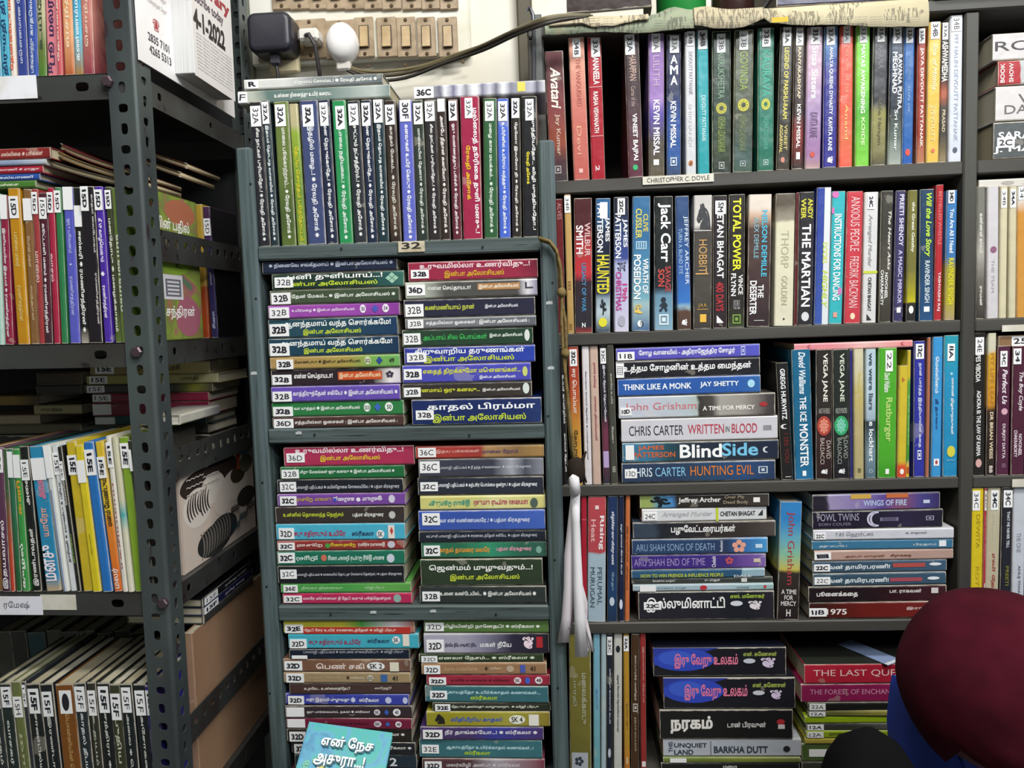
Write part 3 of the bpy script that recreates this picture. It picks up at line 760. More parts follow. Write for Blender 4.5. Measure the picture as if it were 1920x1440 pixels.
# ------------------------------------------------------------------ books of the grey wooden unit
standing(FC, (740, 453), [
 (484, 506, 466, 190, '2a2a30', 'black spine with white print', 'சில நாட்கள் புரியாதோ..? ✱ $2 ✱|f0f0ec|.18 .96 .3 .72', '32A@.03 .17 .1 .98'),
 (507, 524, 486, 188, '24343c', 'dark teal spine with white print', 'இதயம் தொடாத வானவில் ✱ $2 ✱|eef2f2|.17 .96 .25 .72', '32A@.01 .16 .1 .98'),
 (526, 554, 510, 190, '68783c@.4,4a5c30@.8,5a6c34@1', 'olive spine with white Tamil title', 'மாலை பூங்காற்றாய்... ✱ $2 ✱|eef0e4|.18 .95 .25 .62', '32A@.02 .17 .2 .9'),
 (556, 575, 537, 194, 'b8b088@.15,8ea83c@.2,6c8c34@.6,7c9438@1', 'lime spine with yellow letters', 'தேடிய சொந்தம் பூந்தோட்டம்|d8cc34|.3 .97 .2 .75'),
 (577, 612, 560, 189, '414a72', 'wide slate blue spine', 'இதழில் மழை...! ✱ $2 ✱|eceef6|.17 .95 .3 .65', '32A@.03 .18 .25 .85'),
 (613, 634, 595, 187, '222a42', 'navy spine with white letters', 'மன நெருங்காதே..! ✱ $2 ✱|f2f2f4|.17 .96 .28 .72', '32A@.02 .18 .15 .9'),
 (636, 662, 621, 189, '2c8c54', 'bright green spine', 'பாவை நதியலை..! ✱ $2 ✱|e8f4ec|.2 .97 .3 .68', '32A@.04 .2 .1 .75'),
 (664, 688, 649, 189, '2c3036', 'charcoal spine with bold print', 'சுட்டும் நட்சத்திரம்..! ✱ $2 ✱|f0f0ec|.17 .95 .28 .7', '32A@.02 .17 .15 .9'),
 (688, 708, 675, 187, '1e2840', 'dark navy spine with white letters', 'மன நெருங்காதே...! ✱ $2 ✱|f2f2f4|.17 .97 .28 .72', '32A@.02 .18 .15 .95'),
 (709, 729, 698, 187, '20343c', 'blue black spine with white print', 'இதயம் தொடாத வானவில் ✱ $2 ✱|eef2f2|.17 .95 .3 .7', '32A@.0 .16 .1 .95'),
 (731, 752, 719, 188, '352a24@.5,564436@.8,30241e@1', 'worn dark brown spine', 'காதல் மேகம்... ✱ $2 ✱|d8d4cc|.18 .96 .3 .7', '32A@.03 .17 .1 .95'),
 (755, 781, 745, 187, '5e66bc', 'periwinkle blue spine', 'கனவுகள் உயிர் கொடு! ✱ $2 ✱|f2f2fa|.17 .98 .28 .68', '30F@.0 .15 .1 .9'),
 (783, 803, 772, 188, '2e3830', 'dark green grey spine', 'மாலையில் தேனா? ✱ $2 ✱|dce0d8|.2 .95 .3 .68', '32A@.02 .17 .05 .9'),
 (804, 827, 794, 187, '2c2628', 'brown black spine with fine print', 'சில நாட்கள் புரியாதோ..? ✱ $2 ✱|ecebe8|.17 .95 .32 .66', '32A@.01 .15 .15 .95'),
 (828, 845, 818, 186, '342824', 'narrow dark brown spine with red edge', 'அன்பே நீதான் கனவோ! ✱ $2 ✱|f0eae6|.12 .95 .25 .75', '_@.0 .09 .1 .9'),
 (848, 866, 839, 186, '5c2430', 'maroon spine with white print', 'ஒரு வண்ணத்துப் பூச்சி ✱ $2 ✱|f0e4e6|.17 .96 .3 .72', '32A@.01 .15 .1 .95'),
 (868, 905, 861, 181, '9a2446', 'thick crimson spine, yellow author line', 'மல்லைத் தூரிகை துளி மனசு..!|fbf3f5|.08 .96 .08 .42;$2|ecc020|.34 .72 .52 .8', '32A@.01 .15 .35 .75'),
 (908, 934, 905, 185, '2e5a36', 'forest green spine', 'மழை கால மயக்கம்... ✱ $2 ✱|dce8dc|.18 .96 .3 .65', '32A@.02 .16 .2 .85'),
 (936, 959, 930, 185, '4664c4', 'royal blue spine', 'உயிரினில் உயிராய் வந்தது! ✱ $2 ✱|eef2fc|.17 .97 .3 .7', '32A@.02 .16 .1 .9'),
 (961, 978, 958, 185, '2c2622', 'narrow brown black spine', 'தேனோ இவளோ நீ! ✱ $2 ✱|e8e4e0|.17 .96 .32 .7', '32A@.0 .14 .1 .95'),
 (981, 1010, 977, 180, '1d1d20', 'wide black spine, yellow author line', 'முந்தியதோ... விழி முந்தியதோ..!|f4f4f0|.16 .95 .12 .4;$2|e4d834|.39 .62 .5 .78', '32A@.02 .17 .2 .75'),
], '{o} from the rack, row above plate 32', 'novels in a row on top of the grey wooden unit', d=0.118, base_v=FC.uv(740, 453)[1])

stack(FC, 188, [
 (456, 716, 141, 'd4d4d0@.3,8c9090@.5,60686c@1', 'white and grey book, smaller title print', 'நிஜமாய் சொல்ல..! ● $2 ●|eceee8|.36 .96 .3 .75', 'R@.02 .1 .1 .9'),
 (444, 730, 162, 'b8bcb0@.1,647a74@.2,71857f@.6,b4bcb8@.9,7c8c88@1', 'teal grey book with white letters', 'உன்னை நினைத்து உயிர் கரைய..|f0f2ee|.24 .62 .3 .75', 'F@.0 .06 .1 .9'),
], '{o}, lying on the row nearer the switchboard plugs', 'books lying flat on the row of novels', d=0.108)
stack(FC, 179, [
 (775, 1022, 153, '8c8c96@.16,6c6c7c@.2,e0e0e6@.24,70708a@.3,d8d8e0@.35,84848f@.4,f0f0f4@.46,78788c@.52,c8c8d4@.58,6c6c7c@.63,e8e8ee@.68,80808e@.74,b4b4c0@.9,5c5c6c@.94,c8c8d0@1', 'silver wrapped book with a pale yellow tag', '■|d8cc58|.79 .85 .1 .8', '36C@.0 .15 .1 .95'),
], '{o} lying across the row of novels', 'books lying flat on the row of novels', d=0.108)

U = 'novels stacked flat in the grey wooden unit, '
TW = 'lying face up, '
stack(FC, 801, [
 (490, 743, 483, '20283e', 'navy book set back, pale print', '✱ நினைவே சங்கீதமாய் ✱ $1 ✱|b8bed0|.05 .97 .15 .6'),
 (508, 756, 510, '23382f@.7,2c5a58@.9,3c6c60@1', 'black green book, big white title', 'பனி துளியாய்...!|f6f8f4|.12 .84 .02 .48;$1|c8dc3c|.08 .8 .5 .88;❖|9cc8b0|.86 .96 .1 .8', '32B@.02 .16 .2 .85'),
 (504, 748, 541, '44523c@.6,3c4a38@1', 'grey green book', 'தேன் மேகம்... ✱ $1 ✱|e8eee4|.17 .97 .3 .66', '32B@.01 .16 .15 .95'),
 (501, 748, 569, '9a4aa8@.7,8a3c98@1', 'magenta purple book', 'உயிர்மழை ● $1|f0d8f4|.18 .66 .3 .6;●|f0e8f4|.7 .745 .12 .75;SI|503060|.71 .735 .3 .58;◆|4858b8|.79 .84 .15 .75;●|f0e8f4|.87 .92 .12 .75;54|503060|.88 .91 .28 .58', '32B@.01 .16 .15 .95'),
 (500, 744, 595, '284a58@.5,1c3a5c@1', 'navy teal book, upper of two alike', 'ஆனந்தமாய் வந்த சொர்க்கமே!|f6faf8|.12 .95 .1 .52;$1|cce040|.27 .72 .56 .9', '32B@.01 .16 .25 .9'),
 (502, 747, 632, '1f4256@.6,1c3652@1', 'navy teal book, lower of two alike', 'ஆனந்தமாய் வந்த சொர்க்கமே!|f6faf8|.09 .95 .1 .52;$1|cce040|.27 .72 .56 .9', '32B@.01 .16 .25 .95'),
 (505, 749, 667, 'b09058@.2,a8964c@.6,7cac54@.8,6cac5c@1', 'tan to green book, navy emblem', 'கொண்டாடு ● $1|3c3420|.19 .7 .3 .62;●|d8dcb8|.73 .78 .12 .75;SI2|404030|.735 .775 .3 .6;◆|2c4c90|.82 .87 .12 .78;49|303828|.92 .96 .28 .64', '32B@.05 .18 .2 .98'),
 (506, 749, 691, '2c2228@.8,ece4e0@.92,d8d0d8@1', 'brown black book, orange author box', 'என்ன செய்தாயடா?|f6f2f0|.18 .48 .22 .66;■|c85020|.52 .86 .2 .7;$1|f4d8b0|.53 .85 .26 .64;✿|40384c|.89 .95 .2 .6', '32B@.01 .16 .3 .9'),
 (507, 750, 723, '6850b0', 'violet book', 'காத்திருந்தேன் சகியே! ✱ $1 ✱|f0ecfa|.17 .98 .28 .7', '32B@.01 .16 .3 .95'),
 (507, 756, 753, '2f7c44', 'leaf green book, white round emblems', 'வா யுத்தம் ● $1|eaf4ec|.17 .67 .3 .62;●|eef4ee|.7 .75 .15 .75;SI3|305038|.705 .745 .32 .6;◆|3c68c0|.78 .83 .15 .75;●|eef4ee|.86 .92 .12 .75;50|305038|.875 .91 .28 .6', '32B@.01 .16 .3 .95'),
 (509, 757, 781, '4a3430', 'dark brown book with grey tag', 'சத்தமில்லா ஓசைகள் : $1 :|ece4e0|.17 .95 .3 .75', '36D@.01 .16 .15 .98'),
], '{o}, upper cubby stack nearer the rack', U + 'upper cubby', base_v=FC.uv(740, 801)[1] + .0003, d=0.108)
stack(FC, 801, [
 (764, 1008, 487, '962a44@.8,7c2438@1', 'crimson book, dull yellow author line', 'உருவமில்லா உணர்விது...!|f0d8dc|.09 .94 .08 .46;$1|d8a828|.28 .74 .5 .88', '32B@.02 .16 .4 .85'),
 (759, 1007, 525, 'b4b8ac@.12,50504c@.3,4c4a48@.85,dcd8dc@.93,8c84a0@1', 'grey book, plastic glare and tan author box', 'என்ன செய்தாயடா?|e8e8e4|.17 .5 .25 .6;■|b08050|.55 .87 .2 .58;$1|f0e4d0|.56 .86 .25 .54;ட|40384c|.91 .97 .2 .55', '36D@.01 .15 .15 .8'),  # pale band at the head is plastic glare painted into the colour
 (756, 1003, 558, '28283c', 'dark navy book, olive title', 'கண்மணியாய் நான்|c4cc48|.16 .54 .3 .68;$1|dcdce4|.62 .87 .36 .6', '32B@.01 .15 .25 .92'),
 (759, 1005, 594, '74767a@.5,60626a@1', 'silver grey book', 'சத்தமில்லா ஓசைகள் : $1 :|f2f2f2|.16 .95 .25 .72', '32B@.02 .14 .1 .9'),
 (753, 999, 615, '26402e', 'dark green book, green title', 'அப்பாய் சில பொய்கள்|3cb054|.16 .65 .3 .66;$1|e4ece4|.67 .92 .32 .58;◉|d8dcd8|.935 .975 .15 .8', '32B@.01 .14 .2 .85'),
 (757, 1003, 649, '303c98@.6,2c44a8@1', 'blue book, broad white title', 'சிறுவாறிய தருணங்கள்|f4f6fc|.08 .92 .06 .5;$1|ccdc3c|.15 .84 .52 .94', '32B@.02 .17 .3 .85'),
 (754, 995, 682, '4c4cb4', 'blue violet book, yellow title', 'எதைத் திறக்குமோ மௌனங்கள்...|dce04c|.16 .92 .2 .58;$1|e8e8f8|.6 .88 .64 .86;◉|c8d078|.935 .975 .2 .75', '32B@.01 .15 .2 .8'),
 (754, 997, 717, '34302c@.5,3c3430@1', 'brown black book, yellow title', 'வானமாய் ஒரு கனவு...|dcdc3c|.08 .6 .3 .66;$1|e8e4e0|.62 .91 .38 .62;◉|d8e0d8|.93 .98 .1 .8', '32B@.01 .14 .25 .85'),
 (771, 1015, 747, '1c2c60@.85,24386c@1', 'thick navy book, large white title', 'காதல் பிரம்மா|f6f8fc|.12 .95 .16 .5;$1|c4d83c|.16 .88 .58 .92', '32B@.03 .17 .42 .78'),
], '{o}, upper cubby stack nearer the bookcase', U + 'upper cubby', base_v=FC.uv(740, 801)[1] + .0003, d=0.108)
stack(FC, 1137, [
 (530, 775, 838, 'ac3054@.9,a03050@1', 'raspberry book, yellow author line', 'உருவமில்லா உணர்விது...!|f8e8ee|.09 .92 .02 .4;$1|ecc838|.28 .74 .44 .78', '36D@.02 .16 .3 .78'),
 (524, 757, 875, '1f6a3c', 'green book', 'சிறு மேகங்கள் ஒரு கனவு ✱ $1 ✱|e4f0e6|.16 .92 .25 .62', '32B@.01 .15 .2 .9'),
 (518, 755, 899, '1d2028', 'black book, fine slanting print', '$7 ✱ மயில்தோகை சோலையிலே..! ✱ $3|e4e6ec|.15 .97 .4 .75|l', '32C@.02 .15 .15 .85'),
 (519, 759, 926, '76479c', 'purple book, inverted white title', 'ஓவியா ● கவிதை|f2ecf8|.44 .82 .2 .7|u;பாலா நேசம்|c8a850|.15 .42 .2 .65|u;●|3c50b8|.44 .465 .35 .65;◉|d8d0e4|.87 .92 .15 .8', '32C@.02 .15 .15 .9'),
 (515, 758, 950, '38302e', 'dark grey brown book, olive yellow title', 'உன்னில் தொலைந்த நெஞ்சம்|c8d43c|.06 .53 .32 .66;$3|ecebe4|.6 .84 .35 .68;◉|c4c4c0|.88 .93 .3 .75'),
 (516, 759, 982, '4ab0cc', 'sky blue book, crimson title', 'ஈடு சதிராடும் உயிரே|b42850|.14 .54 .4 .85;$4|2c3c60|.59 .76 .45 .8;●|f0f0f0|.78 .84 .4 .9;SK|303848|.79 .83 .5 .8;■|e8e0d8|.87 .92 .1 .9;◆|c04030|.885 .91 .2 .7', '32D@.02 .14 .25 .9'),
 (519, 757, 1014, '8e3230', 'brick red book, yellow and white inverted print', 'இமையாய் வந்தாய்|f0e4dc|.64 .85 .2 .7|u;தேன்மழை|e4c83c|.42 .62 .2 .7|u;●|4c9c44|.38 .42 .25 .75;நேசன்|e8d0c8|.15 .36 .2 .65|u;◉|c8c8d4|.87 .93 .1 .8', '32C@.01 .14 .15 .9'),
 (519, 758, 1033, '1f7058', 'sea green book, orange disc', 'கனவு இதழ் பெரும் நிலவு மழை|d8ece4|.4 .84 .3 .75|u;●|d0705c|.345 .39 .25 .7;நிழல்|d8ece4|.15 .32 .3 .7|u;◉|ccd4e0|.86 .92 .25 .85', '32C@.01 .14 .1 .8'),
 (518, 757, 1061, '1a1d22', 'thick black book, tiny white print', '$7 ✱ மாலையில் தொட்டது செல்லும் தென்றல்..! ✱ $3|e0e2e8|.15 .98 .4 .62|l', '32C@.02 .15 .2 .72'),
 (525, 769, 1095, '4c9c4c@.5,62a850@.8,5c9c4c@1', 'light green book, faded print', 'நீங்கா நினைவு|a8d89c|.16 .48 .3 .7;$5|b0dca4|.65 .8 .3 .7', '36E@.02 .13 .15 .9'),
 (528, 771, 1114, 'b82c58', 'bright crimson book, small white print', 'மலரே மௌனமா நீ தேடி வரும் பூந்தென்றல்|f6dce6|.16 .84 .3 .68;◉|90b0a8|.86 .92 .1 .85', '32C@.01 .15 .2 .85'),
], '{o}, middle cubby stack nearer the rack', U + 'middle cubby', base_v=FC.uv(740, 1137)[1] + .0003, d=0.108)
stack(FC, 1137, [
 (778, 1021, 836, 'a83c34@.3,9c3830@.5,b0885c@.55,8c6c44@.8,a88450@1', 'red and gold patterned book', 'இதய பக்கங்கள்|e8a8a0|.16 .5 .25 .6;மாலை நேரம்|5a4868|.52 .8 .3 .7', '36C@.02 .16 .1 .85'),
 (784, 1019, 860, '3c3e4c@.6,a4a6b0@.75,4c4e5c@.85,8c8e98@1', 'dark book with plastic glare', '$7 ✱ நீ தந்த சுகமல்லவா.. ✱ $3|dcdee4|.17 .9 .38 .6|l', '36C@.01 .17 .1 .75'),  # pale bands paint the plastic glare into the spine colour
 (782, 1019, 895, '2a2e3a', 'slate black book, clear white print', '$7 ✱ கற்பூர பொம்மை ஒன்று..! ✱ $3|eceef2|.16 .95 .3 .6', '32C@.02 .16 .25 .75'),
 (787, 1028, 930, 'd0cc7c@.4,e0dc9c@.6,d4cc80@1', 'pale yellow book, inverted pink and teal print', 'மாலை வரும் பாடல்|b04060|.43 .86 .25 .75|u;இதயம் தொட்டது|3c9c88|.07 .4 .25 .75|u;◉|506058|.88 .94 .2 .9'),
 (784, 1022, 957, '3a56a8@.5,4464b8@1', 'blue book with crinkled wrap', 'வா என் வண்ணமலரே..! ✱ $3|d8e0f4|.17 .88 .35 .65', '32C@.03 .17 .1 .7'),
 (785, 1024, 996, '1e2330', 'narrow black book, fine print', 'லட்சுமி பாலாஜி பதிப்பகம் ✱ சரணடைந்தேன் சகியே.. ✱ $3|d8dce4|.06 .93 .25 .65|l'),
 (789, 1031, 1017, '2c6c50@.3,34906c@.55,2c6450@.8,345c50@1', 'green book, orange title and pink author', 'காதல் தாமரை மலரே|e8a038|.14 .55 .3 .75;$3|e8a8b8|.6 .88 .3 .65;◉|7ca898|.915 .96 .3 .75', '32C@.02 .15 .2 .85'),
 (788, 1017, 1048, '2e3c2a', 'thickest dark green book, white title', 'ஜென்மம் முழுவதும்...!|f0f2ec|.07 .92 .2 .48;$1|c8d83c|.24 .81 .56 .82'),
 (786, 1024, 1100, '2f3634', 'charcoal book with white edges', 'உனை கண்டேயில்... ● $1 ●|e8eae6|.16 .92 .28 .6', '32B@.02 .16 .3 .85'),
], '{o}, middle cubby stack nearer the bookcase', U + 'middle cubby', base_v=FC.uv(740, 1137)[1] + .0003, d=0.108)
stack(FC, 1472, [
 (530, 776, 1164, 'c4b83c@.45,4c9c48@.6,d8d0d4@.85,a86450@1', 'yellow, green and red banded book', '■|b83428|.15 .97 .5 1;தேடி சேர உயிர் சரணடைந்தேன் ✱ $5|f0dcd4|.16 .86 .6 .9', '32E@.01 .15 .3 .95'),
 (539, 784, 1190, '44acc0', 'turquoise book, dark red title', 'ஈடு சதிராடும் உயிரே|a43058|.16 .56 .35 .8;$4|2c4868|.61 .78 .3 .65;●|eef2f2|.8 .86 .15 .65;SK|303848|.81 .85 .25 .55;■|e8e0d0|.88 .93 .0 .8', '32D@.01 .14 .35 .95'),
 (542, 767, 1219, '182030', 'narrow navy book, thin print', '$7 ✱ வாடகை முகவரியிட்டு.. ✱ $5|c8ccd8|.12 .95 .05 .45|l', '_@.02 .15 .6 .95'),
 (530, 769, 1237, '7c5844@.3,8c6a54@.6,6c4c40@1', 'brown book, pale raised title', 'பெண் சகி|f2dcd4|.26 .64 .3 .75;●|f2f0ec|.66 .8 .2 .85;SK 2|282828|.68 .78 .32 .72;■|e4dcc8|.84 .91 .2 .9', '32D@.01 .15 .15 .85'),
 (531, 769, 1262, 'a08868@.3,a48c68@1', 'tan book, blue square emblem', 'காதல் நேசன்|c4ac84|.2 .45 .35 .6;●|4c3420|.5 .52 .3 .6;$4|dcccb0|.53 .64 .35 .6;●|d0c8b4|.66 .71 .2 .75;SI2|5c5040|.665 .705 .35 .65;■|3c68a0|.77 .82 .15 .8;41|2c2820|.86 .9 .25 .7', '32D@.02 .16 .1 .9'),
 (542, 770, 1283, '483430', 'dark brown book, italic cream title', 'உறவே... உன்னைத்தேடி|e8dcd4|.12 .5 .3 .65|i;விஜி|d0c0b8|.7 .84 .3 .6|i'),
 (533, 766, 1304, '3c44a4', 'blue violet book, outlined title', 'மது இதயம் முழுவது|f0f0fa|.17 .52 .3 .75;✱|d8dcf4|.53 .57 .25 .75;$4|f0f0fa|.6 .76 .3 .75;●|c8ccec|.81 .86 .2 .8;●|c8ccec|.95 .99 .2 .8', '32D@.02 .15 .2 .95'),
 (534, 772, 1325, '382c30', 'brown black book, forty roundel', 'ஒரு பார்வையாய்.. நகல்! ● $4|e8e2e2|.17 .67 .35 .62;●|dcd8dc|.7 .75 .25 .75;SK|383038|.71 .74 .38 .62;◆|3c60b8|.78 .82 .25 .75;●|f0eef0|.85 .91 .2 .8;40|302830|.865 .895 .34 .66', '_@.01 .15 .1 .85'),
 (536, 772, 1348, '74223c', 'maroon book, forty roundel', 'உறவெனும் மாலை ● $4|3c141c|.2 .66 .38 .58;●|dcd4dc|.7 .76 .2 .75;SK|483040|.71 .75 .34 .6;◆|3c68c0|.79 .83 .25 .7;●|f0eaf0|.87 .92 .2 .75;48|402030|.88 .91 .32 .62', '_@.01 .15 .1 .85'),
 (537, 772, 1369, '2a2420', 'black brown book behind the turquoise cover', 'நீ எந்தன் உயிரே ✱ $4 ✱|ece8e4|.3 .94 .25 .6', '32D@.02 .15 .2 .95'),
 (545, 778, 1394, '24262a', 'black book behind the turquoise cover', 'தாமரை நெஞ்சம் ✱ $4 ✱|e8e8e4|.3 .97 .25 .6', '32D@.02 .15 .2 .95'),
 (551, 780, 1418, '2a3c44@.5,24323c@1', 'dark teal book at the frame edge', 'தேன் சுவை|e0e8ec|.3 .6 .3 .7;2|f0f4f4|.78 .84 .2 .8'),
 (545, 775, 1444, '4c2c34', 'dark maroon book at the bottom edge'),
], '{o}, lower cubby stack nearer the rack', U + 'lower cubby', base_v=FC.uv(740, 1472)[1] + .0003, d=0.108)
stack(FC, 1472, [
 (794, 1032, 1164, '55743c', 'olive green book', 'விழியின்றி நானேதடி? ✱ $4 ✱|f2f6ec|.15 .93 .3 .68', '32D@.01 .16 .2 .85'),
 (794, 1031, 1189, 'aca8b8@.3,8c8aa0@.45,302c40@.7,24202c@1', 'lilac to black book, white emblem', 'நிலவே நீயே முகமூடி நீயே|3a3850|.17 .42 .45 .7;மகள் நீயே|f0f0f4|.45 .7 .4 .75;❦|f4dce8|.79 .88 .15 .75;■|b02830|.9 .95 .15 .7', '32D@.02 .16 .3 .9'),
 (785, 1019, 1228, '2e3c24', 'dark green book, star print', 'எனலா நேசம்... ✱ $4 ✱|e0e8d4|.16 .93 .2 .75', '32D@.02 .15 .2 .95'),
 (790, 1025, 1244, '9c7858', 'tan book, blue square emblem', 'மெல்ல மயங்கினேன்|c8a47c|.18 .45 .3 .65;●|4c3420|.51 .53 .3 .6;$4|d8c0a0|.55 .64 .3 .6;●|c0a890|.68 .74 .2 .75;■|4c5cb0|.79 .83 .15 .8;41|403028|.87 .91 .25 .65', '32D@.02 .15 .2 .9'),
 (799, 1033, 1267, '9c2c40', 'crimson book, forty-eight roundel', 'உயிரே உனக்காக ● $4|501420|.2 .68 .38 .62;●|ecdce0|.71 .77 .2 .8;SK|503040|.72 .76 .35 .65;●|4464c8|.8 .84 .2 .8;●|f0e4e8|.88 .94 .15 .8;48|402030|.89 .93 .3 .65', '32D@.02 .16 .25 .9'),
 (796, 1028, 1288, '3a6c74', 'dusty teal book, upper of two alike', 'ஆகாயத்தோ உயிர்க்காதல் கணங்கள்....|c4e8f0|.14 .94 .25 .52;$4|c0dc34|.37 .59 .56 .86', '32D@.04 .18 .3 .8'),
 (811, 1037, 1320, '2c3024', 'narrow black green book, thin print', 'தேடும் அல்லது வாழுமாறு.. ✱ $5|e4e4d8|.16 .9 .25 .65|i', '32E@.02 .15 .15 .98'),
 (799, 1031, 1336, '9c942c@.3,a8a044@.7,8c7c30@1', 'olive yellow book, blue italic title', 'விதிமீறிய காதல்!|3c5cc0|.2 .62 .35 .72|i;♞|20201c|.07 .15 .15 .8;●|f0f0e0|.67 .8 .2 .8;SK 4|282820|.69 .78 .32 .68;■|ece8dc|.83 .91 .15 .9'),
 (788, 1019, 1365, '4a3868@.4,3c4098@.6,4c3870@1', 'purple book, frosted tag', 'நீர் தாங்காயோ...! ✱ $4 ✱|f0ecf6|.2 .95 .2 .62', '32D@.02 .18 .2 .9'),
 (785, 1016, 1390, '3c7078', 'dusty teal book, lower of two alike', 'ஆகாயத்தோ உயிர்க்காதல் கணங்கள்...!|c4e8f0|.22 .93 .3 .55;$4|c0dc34|.37 .58 .58 .85', '32E@.02 .16 .3 .75'),
 (791, 1021, 1426, '54383c@.4,b0a8b0@.6,7c3848@1', 'mauve book at the bottom edge', 'மலர்விழி அன்பு ✱ $4|dcd4d8|.2 .8 .3 .7', '32D@.02 .16 .2 .9'),
 (792, 1022, 1450, '343440', 'slate book below the mauve one'),
], '{o}, lower cubby stack nearer the bookcase', U + 'lower cubby', base_v=FC.uv(740, 1472)[1] + .0003, d=0.108)

standing(FL, (100, 1556), [
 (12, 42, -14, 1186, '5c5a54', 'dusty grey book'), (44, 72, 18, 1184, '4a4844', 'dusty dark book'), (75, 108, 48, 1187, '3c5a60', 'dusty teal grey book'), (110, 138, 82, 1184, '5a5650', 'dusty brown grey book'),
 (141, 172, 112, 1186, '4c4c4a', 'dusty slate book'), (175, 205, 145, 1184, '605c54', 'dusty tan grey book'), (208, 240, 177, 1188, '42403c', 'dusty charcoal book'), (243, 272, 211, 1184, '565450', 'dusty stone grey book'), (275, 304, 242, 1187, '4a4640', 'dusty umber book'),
], '{o} from the steel post, back row, lowest tier', 'books in the back row of the lowest tier', base_v=tier_v[3], d=0.125, dy=0.21, backwards=True)
